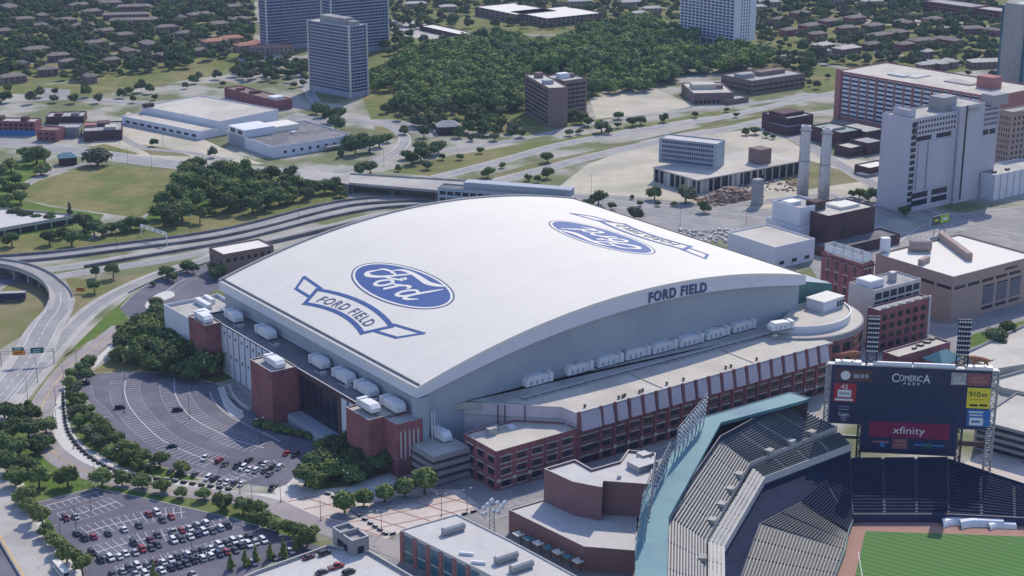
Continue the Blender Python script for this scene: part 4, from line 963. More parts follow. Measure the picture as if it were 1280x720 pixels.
def btext(s, px, py, hpx, wpx, m, nm, e=.2, parent=sb, bold=0):
    vs, fs = flat_text(s, 1.0, 'LEFT'); x0 = min(v[0] for v in vs); x1 = max(v[0] for v in vs); y0 = min(v[1] for v in vs); y1 = max(v[1] for v in vs)
    (xa, zc), (xb, _) = bp(px-wpx/2, py), bp(px+wpx/2, py); zt = bp(px, py-hpx/2)[1]; zb = bp(px, py+hpx/2)[1]
    mb = MB(); nv = len(vs)
    for ee in (e+.12, e-.05): mb.v += [bw_(xa+(x-x0)/(x1-x0)*(xb-xa), zb+(y-y0)/(y1-y0)*(zt-zb), ee) for x, y in vs]
    ed = set()
    for f in fs:
        mb.f.append(f); mb.m.append(0)
        for i in range(len(f)): ed.add((f[i], f[(i+1) % len(f)]))
    for (p, q) in ed:
        if (q, p) not in ed: mb.f.append((q, p, p+nv, q+nv)); mb.m.append(0)
    return mb.build(nm, M[m], parent)
zt = bz; zl = bp(1041, 529)[1]; xs0, xs1 = 1.8, BWd-3.0
panel(xs0, xs1, zl, zt, 'navy', 'display_panel', -2.4, 0)
xc0, xc1 = bp(1077, 545)[0], bp(1196, 545)[0]; zc = bp(1136, 568)[1]
panel(xc0, xc1, zc, zl-.01, 'navy', 'display_panel', -2.2, -.02)
ppanel(1071, 482, 1198, 528, 'screen', 'video_screen', 0, .12)
hd = ppanel(1091, 461, 1189, 480, 'navy', 'header_panel', 0, .12)
btext('C', 1119.5, 472, 10.5, 9, 'steel_white', 'lettering', .18, hd); btext('OMERIC', 1138.5, 472.8, 7.2, 29, 'steel_white', 'lettering', .18, hd); btext('A', 1158.5, 473.6, 10.5, 9, 'steel_white', 'lettering', .18, hd)
btext('P A R K', 1140, 479.6, 3.0, 21, 'steel_white', 'lettering', .18, hd)
p_ = ppanel(1044, 462, 1091, 477, 'brick_dark', 'sponsor_panel')
def badge(px, py, r, m, parent, e=.18):
    x, z = bp(px, py); s = F/(TL.y*cp+(CH-z)*sp); R = r/s; mb = MB(); n = 14
    mb.poly([bw_(x+R*math.cos(2*math.pi*i/n), z+R*math.sin(2*math.pi*i/n), e+.1) for i in range(n)]); 
    for i in range(n):
        a, b = 2*math.pi*i/n, 2*math.pi*(i+1)/n
        mb.poly([bw_(x+R*math.cos(a), z+R*math.sin(a), e+.1), bw_(x+R*math.cos(a), z+R*math.sin(a), e-.1), bw_(x+R*math.cos(b), z+R*math.sin(b), e-.1), bw_(x+R*math.cos(b), z+R*math.sin(b), e+.1)])
    return mb.build('round_badge', M[m], parent)
def bars(lines, m, parent):
    for (x0, y0, x1, y1) in lines: ppanel(x0, y0, x1, y1, m, 'text_line', .16, .26, parent)
badge(1057, 469, 6, 'steel_white', p_); bars([(1052, 468, 1062, 471)], 'navy', p_); bars([(1067, 467.5, 1074, 472.5), (1075.5, 467.5, 1080, 472.5), (1081.5, 467.5, 1085.5, 472.5)], 'metal', p_)
p_ = ppanel(1042, 479, 1070, 502, 'red', 'sponsor_panel'); btext('42', 1055.5, 483, 5, 9, 'steel_white', 'lettering', .18, p_)
ppanel(1047, 487, 1064, 496, 'steel_white', 'sponsor_plate', .15, .25, p_); bars([(1043.5, 498, 1066, 500.5)], 'steel_white', p_)
bars([(1049, 490, 1062, 493)], 'metal', p_)
p_ = ppanel(1043, 505, 1066, 527, 'navy', 'sponsor_panel'); bars([(1048, 507.5, 1061, 508.3), (1048, 511, 1061, 511.8), (1050, 521.6, 1059, 522.6), (1052, 524.4, 1057, 525.4)], 'metal', p_); btext('Team', 1054, 517.5, 5, 13.5, 'steel_white', 'lettering', .18, p_)
p_ = ppanel(1189, 466, 1208, 481, 'metal', 'sponsor_panel'); btext('W', 1196, 474, 6, 9, 'steel_white', 'lettering', .18, p_); bars([(1192, 478, 1206, 479)], 'steel_white', p_)
p_ = ppanel(1209, 467, 1238, 482.5, 'brick', 'sponsor_panel'); bars([(1213, 476, 1233, 478.5)], 'brick_orange', p_); btext('Coke', 1223, 473, 6, 15, 'brick_orange', 'lettering', .18, p_) if False else bars([(1217, 471, 1228, 474)], 'brick_orange', p_)
p_ = ppanel(1208.5, 485, 1237.5, 510.5, 'yellow', 'sponsor_panel'); btext('910', 1218.5, 492.5, 6.5, 14, 'black', 'lettering', .18, p_); btext('am', 1230.5, 494, 3.4, 7, 'black', 'lettering', .18, p_); bars([(1212, 505.2, 1222, 507.6), (1224, 505.4, 1234, 507.8)], 'black', p_); bars([(1213, 499, 1233, 499.8)], 'orange_sign', p_)
p_ = ppanel(1208.5, 512, 1238, 533, 'blue', 'sponsor_panel'); bars([(1211, 514, 1229, 516), (1211.5, 518, 1228, 519.6)], 'white_wall', p_); ppanel(1211.5, 522, 1228.5, 531.5, 'steel_white', 'sponsor_plate', .15, .25, p_); bars([(1214, 525.5, 1225, 528)], 'blue', p_)
p_ = ppanel(1086, 528.5, 1187, 547.5, 'crimson', 'sponsor_band', 0, .2); btext('xfinity', 1136, 539.2, 11.5, 40, 'steel_white', 'lettering', .25, p_)
p_ = ppanel(1089, 549, 1113, 560, 'navy', 'sponsor_panel', 0, .12); bars([(1091, 551, 1111, 553)], 'brick_orange', p_); badge(1103, 555.5, 3.5, 'blue', p_, .14)
p_ = ppanel(1115, 548.5, 1134, 561, 'brick', 'sponsor_panel', 0, .12); bars([(1118, 551, 1131, 552.4), (1117, 555, 1132, 556.5)], 'brick_orange', p_)
p_ = ppanel(1138, 551, 1185, 562.5, 'navy', 'sponsor_panel', 0, .12); bars([(1143, 555.5, 1180, 557.5)], 'blue', p_); badge(1161, 557, 3.6, 'green_sign', p_, .2)
# lattice side towers and legs
def lattice(x0, x1, z0, z1, d0, d1, nm='lattice_tower', parent=sb, m='white_metal', st=3.0, r=.22):
    mb = MB(); c = [(x0, d0), (x1, d0), (x1, d1), (x0, d1)]
    for x, d in c: mb.tube(bw_(x, z0, d), bw_(x, z1, d), r*1.3, n=5)
    k = max(1, int((z1-z0)/st)); h = (z1-z0)/k
    for i in range(k):
        for j in range(4):
            a, b = c[j], c[(j+1) % 4]; za, zb = z0+i*h, z0+(i+1)*h
            if i % 2: a, b = b, a
            mb.tube(bw_(a[0], za, a[1]), bw_(b[0], zb, b[1]), r, n=4); mb.tube(bw_(c[j][0], zb, c[j][1]), bw_(c[(j+1) % 4][0], zb, c[(j+1) % 4][1]), r*.8, n=4)
    return mb.build(nm, M[m], parent)
lattice(0, 1.7, 0, bz, -2.2, -.2, m='metal'); lattice(BWd-2.9, BWd-.3, 0, bz, -2.4, -.2, m='metal')
lattice(xc0-1.5, xc0-.1, 0, zl, -2.2, -.3, m='dark_metal'); lattice(xc1+.1, xc1+2, 0, zl, -2.2, -.3, m='dark_metal')
panel(bp(1197, 545)[0], bp(1232, 545)[0], bp(1215, 557)[1]-.6, bp(1215, 553)[1], 'brick_dark', 'cross_truss', -1.4, -.6)
panel(bp(1047, 536)[0], bp(1076, 536)[0], bp(1060, 548)[1]-.4, bp(1060, 545)[1], 'dark_metal', 'cross_truss', -1.4, -.6)
# rolled white awning and catwalk on top
a_, b_ = bp(1092, 458)[0], bp(1195, 461)[0]
for f0, f1 in ((a_, a_+(b_-a_)*.47), (a_+(b_-a_)*.49, b_)):
    MB().tube(bw_(f0, bz+1.0, -1.2), bw_(f1, bz+1.0, -1.2), .95, n=10).build('roll_cover', M['white_metal'], sb)
panel(.5, BWd-.5, bz+.01, bz+.3, 'metal', 'catwalk', -3.4, -.3)
# light towers on top
lamp_me = None
for (px0, px1, pyt, lab) in ((1082, 1096.5, 397, 'left of the two floodlight towers rising behind the navy scoreboard'), (1194.5, 1211, 401, 'right of the two floodlight towers rising behind the navy scoreboard')):
    xa, xb = bp(px0, 460)[0], bp(px1, 460)[0]; zt = bp((px0+px1)/2, pyt)[1]
    lt = thing('floodlight_tower', lab, 'floodlight', bw_((xa+xb)/2, bz, -1.5), 'floodlight towers of the ballpark')
    lattice(xa+.3, xb-.3, bz+.35, zt, -2.2, -1.4, 'mast', lt, 'navy', 2.4, .2)
    panel(xa, xb, bz+6, zt, 'navy', 'back_panel', -2.0, -1.7, lt)
    nr = 8
    for r in range(nr):
        z = zt-.7-(zt-bz-7)*r/(nr-1)
        rail = panel(xa, xb, z-.55, z-.4, 'metal', 'lamp_rail', -1.6, -1.2, lt)
        for c in range(5):
            x = xa+(xb-xa)*(c+.5)/5; q0 = bw_(x, z+.1, -1.5); q1 = bw_(x, z-.15, -.9)
            MB().tube(q0, q1, .22, .42, n=7).build('lamp', M['steel_white'], rail)
# two striped-beast statues on the corners: standing cats with head, legs and tail
def beast(px, py, sgn, lab):
    x, z = bp(px, py); th = thing('animal_statue', lab, 'statue', bw_(x, bz+.3, -1.6), 'animal statues on the scoreboard')
    me = bpy.data.meshes.new('k'); pts = [(0, 0, 2.6), (-2.4, 0, 2.7), (1.8, 0, 2.9), (3.2, 0, 3.5), (4.3, 0, 3.1), (-2.5, -.7, 1.5), (-2.9, -.7, .35), (-2.3, .7, 1.5), (-1.7, .7, .35), (1.9, -.7, 1.5), (2.6, -.7, .35), (1.8, .7, 1.5), (1.4, .7, .35), (-4.2, 0, 2.2), (-5.2, 0, 2.9)]
    ed = [(0, 1), (0, 2), (2, 3), (3, 4), (1, 5), (5, 6), (1, 7), (7, 8), (2, 9), (9, 10), (2, 11), (11, 12), (1, 13), (13, 14)]
    rr = [1.05, .95, 1.0, .8, .5, .45, .3, .45, .3, .45, .32, .45, .32, .25, .2]
    me.from_pydata([(p[0]*sgn, p[1], p[2]) for p in pts], ed, []); ob = bpy.data.objects.new('k', me); col.objects.link(ob)
    md = ob.modifiers.new('s', 'SKIN'); 
    for v, r in zip(me.skin_vertices[0].data, rr): v.radius = (r, r)
    me.skin_vertices[0].data[0].use_root = True
    ob.modifiers.new('u', 'SUBSURF').levels = 1
    dg = bpy.context.evaluated_depsgraph_get(); dg.update(); nm = bpy.data.meshes.new_from_object(ob.evaluated_get(dg)); bpy.data.objects.remove(ob)
    nm.materials.clear(); nm.materials.append(M['orange_beast']); nm.name = 'body'
    b = bpy.data.objects.new('body', nm); col.objects.link(b); b.parent = th; b.rotation_euler = (0, 0, math.atan2(bx.y, bx.x)); b.location = (0, 0, 1.2); b.scale = (1.05, 1.05, 1.05)
    q = MB(); cc_ = bw_(x, 0, -1.6); q.box(cc_, math.atan2(bx.y, bx.x), 10, 3, bz+.32, bz+1.5); q.build('plinth', M['white_metal'], th)
M['orange_beast'] = mat('striped_orange', (.30, .12, .07), .5, .8, .7)
beast(1061, 452, 1, 'orange-brown prowling big cat statue on the left end of the scoreboard'); beast(1225, 460, -1, 'orange-brown prowling big cat statue on the right end of the scoreboard')
# floodlight racks standing on the canopy
def rack(a, b, h, lab, n, rows, lm='rack'):
    a = Vector(a); b = Vector(b); th = thing('floodlight_rack', lab, 'floodlight', ((a+b)/2).to_tuple(), 'floodlight racks on the canopy')
    d = (b-a).normalized(); nn = Vector((d.y, -d.x, 0)); mb = MB(); up = Vector((0, 0, 1))
    for i in range(n+1):
        p = a.lerp(b, i/n); mb.tube(p, p+up*h+nn*1.2, .2, n=5); mb.tube(p-nn*3.0*1, p+up*h*.6, .15, n=4)
        if i < n:
            q = a.lerp(b, (i+1)/n); mb.tube(p, q+up*h+nn*1.2, .12, n=4)
    for r in range(rows+1):
        f = .3+.7*r/rows; mb.tube(a+up*h*f+nn*1.2*f, b+up*h*f+nn*1.2*f, .14, n=4)
    mb.build('frame', M['rack'], th)
    for r in range(rows):
        for i in range(n*2):
            f = .35+.65*(r+.5)/rows; p = a.lerp(b, (i+.5)/(n*2))+up*h*f+nn*(1.2*f); s = -1
            MB().tube(p, p+nn*.7*-s+up*-.3, .24, .46, n=7).build('lamp', M[lm], th)
def onc(x, y): return P(x, y, cz)
rack(onc(842, 577), onc(879, 532), 13, 'floodlight rack with white lamps on the bend of the teal canopy', 7, 5, 'white_metal')
rack(onc(806, 676), onc(813, 622), 15, 'blue-grey floodlight rack on the teal canopy, beside the plain brick block', 6, 5)
rack(onc(815, 625), onc(833, 588), 11, 'middle floodlight rack on the teal canopy, between the two taller racks', 4, 4)
# ================================================================== the town round the stadium
def ang_of(a, b, z): A_, B_ = P(*a, z), P(*b, z); return math.atan2(B_[1]-A_[1], B_[0]-A_[0])
def bands(face, n, floors, z0, fh, wh, wf=.86, margin=.8, m=None, name='window'): return dict(face=face, n=n, floors=floors, z0=z0, fh=fh, wh=wh, wf=wf, margin=margin, band=True, m=m, name=name)
def each(face, n, floors, z0, fh, wh, wf=.6, margin=.8, m=None, name='window', out=.06): return dict(face=face, n=n, floors=floors, z0=z0, fh=fh, wh=wh, wf=wf, margin=margin, m=m, name=name, out=out)
def add_block(t, front, z, left=None, right=None, lu=None, lv=None, ang=GA, z0=0, wall='concrete', roof='grey_roof', nm='wall_block', par=.6, c=None):
    if c is None: c, lu, lv = place_box(front, z, left, right, lu, lv, ang)
    wo, ro = wall_block(t, rect(c, lu, lv, ang), z0, z, M[wall], M[roof], None, par, nm, 'roof'); return c, lu, lv
M['tower_slab'] = mat('tower_floor_edge', (.29, .31, .41), .06, .1, .7); M['tower_glass'] = glass('tower_glass', (.03, .038, .10))
# ---- the slab towers by the park
def slab_tower(front, base, left, right, label, floors, ang, group, z=None):
    z = z or hgt(front[0], front[1], base)
    c, lu, lv = place_box(front, z, left, right, ang=ang)
    t = thing('apartment_tower', label, 'tower', (c[0], c[1], 0), group)
    wall_block(t, rect(c, lu, lv, ang), 0, z, M['tower_slab'], M['concrete_pale'], M['concrete_pale'], .5)
    fh = (z-5)/floors
    for face, ln in (('L', lv), ('R', lu)):
        if ln > 2: windows(t, c, lu, lv, ang, face, max(2, int(ln/3.4)), floors, 5, fh, fh*.6, .90, .5, M['tower_glass'], True, .06, 'window')
    for fu, fv in ((0, 0), (1, 0), (0, 1)):
        x = c[0]+fu*lu*math.cos(ang)-fv*lv*math.sin(ang); y = c[1]+fu*lu*math.sin(ang)+fv*lv*math.cos(ang)
        MB().box((x, y), ang, 1.5, 1.5, 0, z+.1).build('corner_column', M['concrete_pale'], t)
    q = lambda fu, fv: (c[0]+fu*lu*math.cos(ang)-fv*lv*math.sin(ang), c[1]+fu*lu*math.sin(ang)+fv*lv*math.cos(ang))
    mb = MB().box(q(.5, .5), ang, lu*.5, lv*.62, z-.5, z+5); ph = mb.build('penthouse', M['concrete_grey'], t)
    MB().box(q(.5, .1), ang, lu*.4, lv*.14, z-.5, z+3.2).build('stair_head', M['concrete_grey'], ph)
    return t
an = ang_of((436, 33), (457.5, 31), 60.6); an2 = ang_of((436, 33), (385, 25), 60.6)-math.pi/2
slab_tower((436, 33), 123, (384.5, 25), (458, 30), 'grey apartment slab seen whole, with a penthouse, in front of two taller towers', 20, an2, 'grey apartment slabs by the park')
slab_tower((331, -22), 42.5, (318, -23.5), (391, -29), 'grey apartment tower cut by the picture\'s top, the one farther left', 21, rad(35), 'grey apartment slabs by the park', 68)
slab_tower((412.5, -18), 55, (398, -20), (478, -25), 'grey apartment tower cut by the picture\'s top, just behind the whole slab', 21, rad(35), 'grey apartment slabs by the park', 68)
c, lu, lv = place_box((917, -40), 78, (848, -48), (934, -43)); 
t = thing('apartment_tower', 'wide pale grey apartment tower with a fine window grid rising from the wood', 'tower', c[:2])
c = P(917, 59); an = GA; L2 = P(849, 47); ang3 = math.atan2(L2[1]-c[1], L2[0]-c[0])-math.pi/2; lv3 = math.dist(L2[:2], c[:2]); R2_ = P(934, 52.5); lu3 = math.dist(R2_[:2], c[:2])*.8
wall_block(t, rect(c, lu3, lv3, ang3), 4.5, 84, M['white_wall'], M['concrete_pale'])
windows(t, c, lu3, lv3, ang3, 'L', 14, 24, 6, 3.2, 2.0, .74, 1, M['tower_glass'], True, .06); windows(t, c, lu3, lv3, ang3, 'R', 4, 24, 6, 3.2, 2.0, .35, 8, M['tower_glass'], True, .06)
mb = MB()
for i in range(9): 
    a = lerp3(c, L2, i/8); MB().box((a[0]+.8, a[1]+.8), ang3, 1.2, 1.2, 0, 4.5).build('column', M['white_wall'], t)
# ---- brown mid-rise pair
z = hgt(686, 110, 159.5); am = ang_of((686, 110), (709, 109), z); aL = ang_of((686, 110), (656, 93), z)-math.pi/2
building('office_block', 'brown brick eight-storey block with ribbon windows, the front one of an attached pair', 'office building', (686, 110), z, left=(656, 93), right=(709.5, 108.5), ang=aL, wall='brick_brown', roof='tan_roof', wins=[bands('L', 8, 8, 3, 3.4, 1.6, .9, 1)], units=[(.4, .35, 8, 6, 3, 'grey_wall'), (.5, .8, 6, 6, 4, 'brick_brown')])
z = 29; building('office_block', 'brown brick block with dark balconies, standing behind the front brown block', 'office building', (705, 101), z, left=(684, 94), right=(733, 97), wall='brick_brown', roof='concrete', wins=[bands('R', 4, 7, 3, 3.5, 1.7, .88, 1.2)], units=[(.4, .5, 10, 6, 4, 'white_wall'), (.75, .5, 5, 5, 3, 'brick_brown')])
z = hgt(867, 116, 129.5)
building('school_hall', 'low brown brick hall with a raised pale roof box beside the dirt lot', 'hall', (867, 116.5), z, left=(839, 103.5), right=(917, 115), ang=ang_of((867, 116), (917, 115), z), wall='brick_brown', roof='tan_roof', wins=[each('R', 9, 1, .4, 4, 2.6, .6)], units=[(.4, .55, 20, 14, 4, 'tan_roof'), (.75, .5, 8, 8, 3, 'brick_brown')])
z = 8; building('school_annex', 'small single-storey brown annex at the right end of the brown brick hall', 'hall', (910, 125), 4.5, left=(905, 121), right=(936, 121), wall='brick_brown', roof='grey_roof')
building('long_office', 'long low grey-brown office with two flat roof levels behind the freeway', 'office building', (940, 101), 12, left=(901, 93), right=(1015, 93), wall='brick_brown', roof='grey_roof', wins=[bands('L', 6, 2, 2, 4, 1.5), bands('R', 10, 2, 2, 4, 1.5)], units=[(.15, .5, 16, 10, 3.5, 'grey_roof'), (.6, .5, 30, 10, 3.5, 'brick_brown')])
# ---- big red parking structure
z = hgt(1047, 88, 148); cR = P(1240, 121, z); cL = P(1047, 88, z); angp = math.atan2(cL[1]-cR[1], cL[0]-cR[0])-math.pi/2; lv = math.dist(cL[:2], cR[:2])
t = building('parking_structure', 'large red brick parking structure with rows of dark open bays and pale roof', 'parking structure', None, z, lu=62, lv=lv, ang=angp, c=cR, wall='brick_orange', roof='tan_roof', units=[(.55, .35, 14, 24, .9, 'concrete'), (.5, .62, 20, 10, .7, 'concrete_pale'), (.35, .7, 9, 16, 1.1, 'concrete_pale')])
nb = 16; st = (lv-6)/nb; o, d, ln, nr = face_frame(cR, 62, lv, angp, 'L')
for i in range(nb):
    a = 1+st*i; pan = MB(); slab_on(pan, o, d, nr, a+st*.12, a+st*.88, 3, z-1.6, .12); po = pan.build('bay_panel', M['white_wall'], t)
    for k in range(9 if i < 9 else 10):
        if (i*10+k) >= 0: mb = MB(); slab_on(mb, o, d, nr, a+st*.12, a+st*.88, z-3.6-k*3.5, z-2.1-k*3.5, .2, -.1); mb.build('opening', M['glass'], po)
for a in (0, st*4+.6, st*8+.6, st*12+.6): mb = MB(); slab_on(mb, o, d, nr, a, a+1.6, 0, z+.05, .5); mb.build('pier', M['brick_orange'], t)
mb = MB(); slab_on(mb, o, d, nr, lv-5, lv+.4, 0, z+1.5, 1.5); mb.build('end_pier', M['red'] if False else M['brick_orange'], t)
MB().box(P(1236, 108, z), angp, 12, 14, z-1, z+8).build('stair_tower', M['brick_orange'], t)
# ---- row of dark low buildings behind the two chimneys
for (fr, zz, le, ri, lab, wl, rf, un) in (
    ((985, 148), 12, (950, 141), (1018, 143), 'dark brown low block with a grey roof, leftmost of the row behind the chimneys', 'brick_dark', 'grey_roof', [(.5, .55, 22, 16, 2.5, 'brick_dark')]),
    ((985, 159), 7, (951, 153), (1003, 155), 'dark one-storey block in front of the leftmost dark block of that row', 'brick_dark', 'grey_roof', []),
    ((1052, 166), 11, (1012, 157), (1075, 161), 'dark brown block with teal roof edge right behind the chimneys', 'brick_dark', 'teal_dark', [(.4, .5, 14, 10, 1.5, 'grey_roof')]),
    ((1083, 165), 10, (1050, 156), (1105, 160), 'dark brown block with a pale grey roof, right of the teal-edged one', 'brick_dark', 'concrete', []),
    ((1063, 185), 7, (1045, 180), (1080, 180), 'small dark block with tan roof just right of the right chimney', 'brick_dark', 'tan_roof', []),
    ((1085, 179), 9, (1078, 171), (1110, 176), 'dark brown block half hidden by the grey jail tower', 'brick_dark', 'grey_roof', []),
    ((1087, 210), 6, (1070, 205), (1109, 203), 'low shed with a white flat roof beside the grey jail tower', 'brick_dark', 'white_roof', [])):
    building('low_block', lab, 'building', fr, zz, left=le, right=ri, wall=wl, roof=rf, units=un, wins=[bands('R', 5, 1, 1.5, 3.5, 1.6, .7)])
building('loading_platform', 'flat white loading platform in front of the white-roofed shed', 'platform', (1083, 219), 2, left=(1069, 216), right=(1096, 215), wall='concrete_grey', roof='white_roof', par=.2)
# ---- grey concrete jail tower
jz = hgt(1140, 149, 267); M['jail'] = mat('jail_concrete', (.42, .415, .48), .07, .05, .85, .2, (.36, .36, .43), .5, .03, (1, 1, .2))
c, lu, lv = place_box((1140, 149), jz, right=(1189, 137), lv=24)
t = thing('jail_tower', 'tall blank grey concrete tower with window rows near its top', 'tower', c[:2])
wall_block(t, rect(c, lu, lv), 0, jz, M['jail'], M['concrete'])
windows(t, c, lu, lv, GA, 'R', 15, 3, jz-10.5, 3.4, 1.7, .55, 1.5, M['glass'], True, .08)
windows(t, c, lu, lv, GA, 'R', 2, 1, jz-15, 3, 3, .75, 3, M['glass'], False, .05); windows(t, c, lu, lv, GA, 'R', 2, 2, 3.5, 5, 3.6, .8, 3, M['glass'], False, .05)
windows(t, c, 6, lv, GA, 'R', 1, 14, 3, 4, 2.6, .8, .3, M['glass'], False, .3, 'cell_window')
o, d, ln, nr = face_frame(c, lu, lv, GA, 'R')
for a0, a1 in ((7.5, 15), (16.6, lu-2.5)): mb = MB(); slab_on(mb, o, d, nr, a0, a1, 14, jz-16, .9); mb.build('blank_panel', M['jail'], t)
c2, lu2, lv2 = add_block(t, (1137, 138), jz+4, left=(1115, 134), lu=6, ang=GA, wall='jail', roof='concrete', nm='stair_tower')
windows(t, c2, lu2, lv2, GA, 'L', 1, 12, 6, 4.6, 1.6, .35, lv2*.36, M['glass'], False, .06)
c3 = (c[0]+lu*U[0]-1.5*V[0], c[1]+lu*U[1]-1.5*V[1], 0); add_block(t, None, jz+3, c=c3, lu=24, lv=26, wall='jail', roof='concrete', nm='service_tower')
mb = MB(); slab_on(mb, c3, U, (U[1], -U[0]), 5.6, 7.2, 2, jz+3.2, .15); mb.build('dark_slot', M['glass'], t)
c4 = (c3[0]+24*U[0]+2*V[0], c3[1]+24*U[1]+2*V[1], 0); _ = add_block(t, None, jz-1, c=c4, lu=17, lv=24, wall='jail', roof='grey_roof', nm='wall_block')
windows(t, c4, 17, 24, GA, 'R', 10, 4, jz-13, 3.2, 1.8, .55, .8, M['glass'], True, .08); windows(t, c4, 17, 24, GA, 'R', 2, 1, jz-19, 3, 3.4, .85, 1.5, M['glass'], False, .05); windows(t, c4, 17, 24, GA, 'R', 2, 2, 8, 5, 3.8, .85, 1.5, M['brick_dark'], False, .05)
for (x, y, a, b, h) in ((1178, 131, 14, 11, 8), (1243, 124, 15, 10, 6), (1212, 132, 10, 7, 2)): MB().box(P(x, y+4, jz), GA, a, b, jz-.8, jz+h).build('roof_unit', M['concrete_grey'], t)
# ---- right edge buildings
z = 46; t = building('round_tower', 'pinkish concrete tower with rows of narrow windows at the picture\'s right edge', 'tower', (1266, 140), z, left=(1253, 136), right=(1330, 128), wall='tan_wall', roof='grey_roof', wins=[bands('L', 5, 10, 4, 4, 2.2, .4), bands('R', 12, 10, 4, 4, 2.2, .4)])
t = building('ribbed_hall', 'white windowless hall with thin vertical ribs at the picture\'s right edge', 'hall', (1243, 219), 17, lv=22, right=(1330, 210), wall='white_wall', roof='concrete', units=[(.15, .3, 3, 2, 1.2, 'dark_metal'), (.4, .3, 3, 2, 1.2, 'dark_metal')])
c, lu, lv, z = INFO[t.name]
for i in range(9): mb = MB(); slab_on(mb, c, U, (U[1], -U[0]), i*lu/8, i*lu/8+.5, 0, z+.3, .5); mb.build('rib', M['concrete_pale'], t)
t = thing('glass_tower', 'tall blue glass tower with a pale concrete edge, top right corner', 'tower', P(1270, 128)[:2]); c = P(1266, 131); 
a_ = MB().prism(rect(c, 6, 17), 0, 83).build('concrete_core', M['concrete_grey'], t); cg = (c[0]+6.05*U[0]-2*V[0], c[1]+6.05*U[1]-2*V[1], 0); MB().prism(rect(cg, 30, 26), 0, 80).build('curtain_wall', M['glass_blue'], t)
for k in range(22): mb = MB(); slab_on(mb, cg, U, (U[1], -U[0]), 0, 30, 2+k*3.6, 2.35+k*3.6, .12); mb.build('floor_line', M['glass'], t)
# ---- tan casino-like hall with the white roof
z = hgt(1192, 346, 404); t = building('windowless_hall', 'huge pinkish tan precast hall with a bright white flat roof', 'hall', (1192, 346), z, left=(1090, 318), right=(1300, 320), wall='tan_wall', roof='white_roof', par=.9)
c, lu, lv, z = INFO[t.name]; nb = int((lu-26)/10.8)
for i in range(int(lu/11)): mb = MB(); slab_on(mb, c, U, (U[1], -U[0]), 1+i*10.8, 9.8+i*10.8, z-7.2, z-5.6, .06); mb.build('window', M['glass'], t)
for i in range(3): mb = MB(); slab_on(mb, c, V, (-U[0], -U[1]), .8+i*11, 10+i*11, z-7.2, z-5.6, .06); mb.build('window', M['glass'], t)
for i in range(nb):
    a = 24+i*10.8; mb = MB(); slab_on(mb, c, U, (U[1], -U[0]), a, a+8.6, 5.4, z-9, .06); g_ = mb.build('tall_window', M['glass'], t)
    for k in range(9): mb = MB(); slab_on(mb, c, U, (U[1], -U[0]), a, a+8.6, 6+k*1.0, 6.3+k*1.0, .14, -.05); mb.build('glazing_bar', M['tower_slab'], g_)
    mb = MB(); slab_on(mb, c, U, (U[1], -U[0]), a, a+8.6, 2.4, 3.9, .06); mb.build('window', M['glass'], t)
mb = MB(); slab_on(mb, c, U, (U[1], -U[0]), 40, 50, z-3.6, z-2.6, .15); mb.build('wall_sign', M['brick_dark'], t)
mb = MB(); a = P(1137, 312, z); mb.tube((a[0], a[1], z+2.3), (a[0]+11*math.cos(-.05), a[1]-.5, z+2.3), 2.9, n=16); mb.tube((a[0], a[1], z-.5), (a[0], a[1], z+1), 1, n=6); mb.tube((a[0]+10, a[1], z-.5), (a[0]+10, a[1], z+1), 1, n=6); mb.build('roof_tank', M['tan_wall'], t)
a = P(1106, 313, z); mb = MB().box(a, .1, 4.6, 3.4, z-.8, z+7); mb.build('roof_unit', M['white_wall'], t)
a, b = P(1176, 297, z), P(1212, 324, z); d_ = math.dist(a[:2], b[:2]); mb = MB(); mb.box(lerp3(a, b, .5), math.atan2(b[1]-a[1], b[0]-a[0]), d_, 3, z-.8, z+3.2); mb.build('roof_screen', M['tan_wall'], t)
a = P(1155, 327, z); mb = MB().box(a, .9, 9, 2.6, z-.8, z+2); mb.build('roof_unit', M['tan_wall'], t)
# ---- brick tower with the framed sign
z = 31.5; t = building('brick_sign_tower', 'dark red brick tower carrying a white framework of sign panels on its roof', 'tower', (1078, 330), z, left=(1020, 316), right=(1095, 327), wall='brick', roof='grey_roof', rim='brick_dark',
    wins=[each('R', 2, 4, 6, 6.2, 3.6, .34, 1.2), each('L', 4, 4, 6, 6.2, 4.2, .2, 1.5)])
c, lu, lv, z = INFO[t.name]
for k in range(4):
    for i in range(2): mb = MB(); a = 1.2+(lu-2.4)*(i+.5)/2-1.5; slab_on(mb, c, U, (U[1], -U[0]), a, a+3, 9.8+k*6.2, 10.2+k*6.2, .2, 0); mb.build('lintel', M['concrete_pale'], t)
    for i in range(4): mb = MB(); a = 1.5+(lv-3)*(i+.5)/4-1.6; slab_on(mb, c, V, (-U[0], -U[1]), a, a+3.2, 10.4+k*6.2, 10.8+k*6.2, .2, 0); mb.build('lintel', M['concrete_pale'], t)
MB().prism(rect((c[0]-.4*U[0]-.4*V[0], c[1]-.4*U[1]-.4*V[1]), lu+.8, lv+.8), z-2.2, z-1.6).build('cornice', M['brick_dark'], t)
r = rect(c, lu, lv, GA, .9, .9); fr_ = MB()
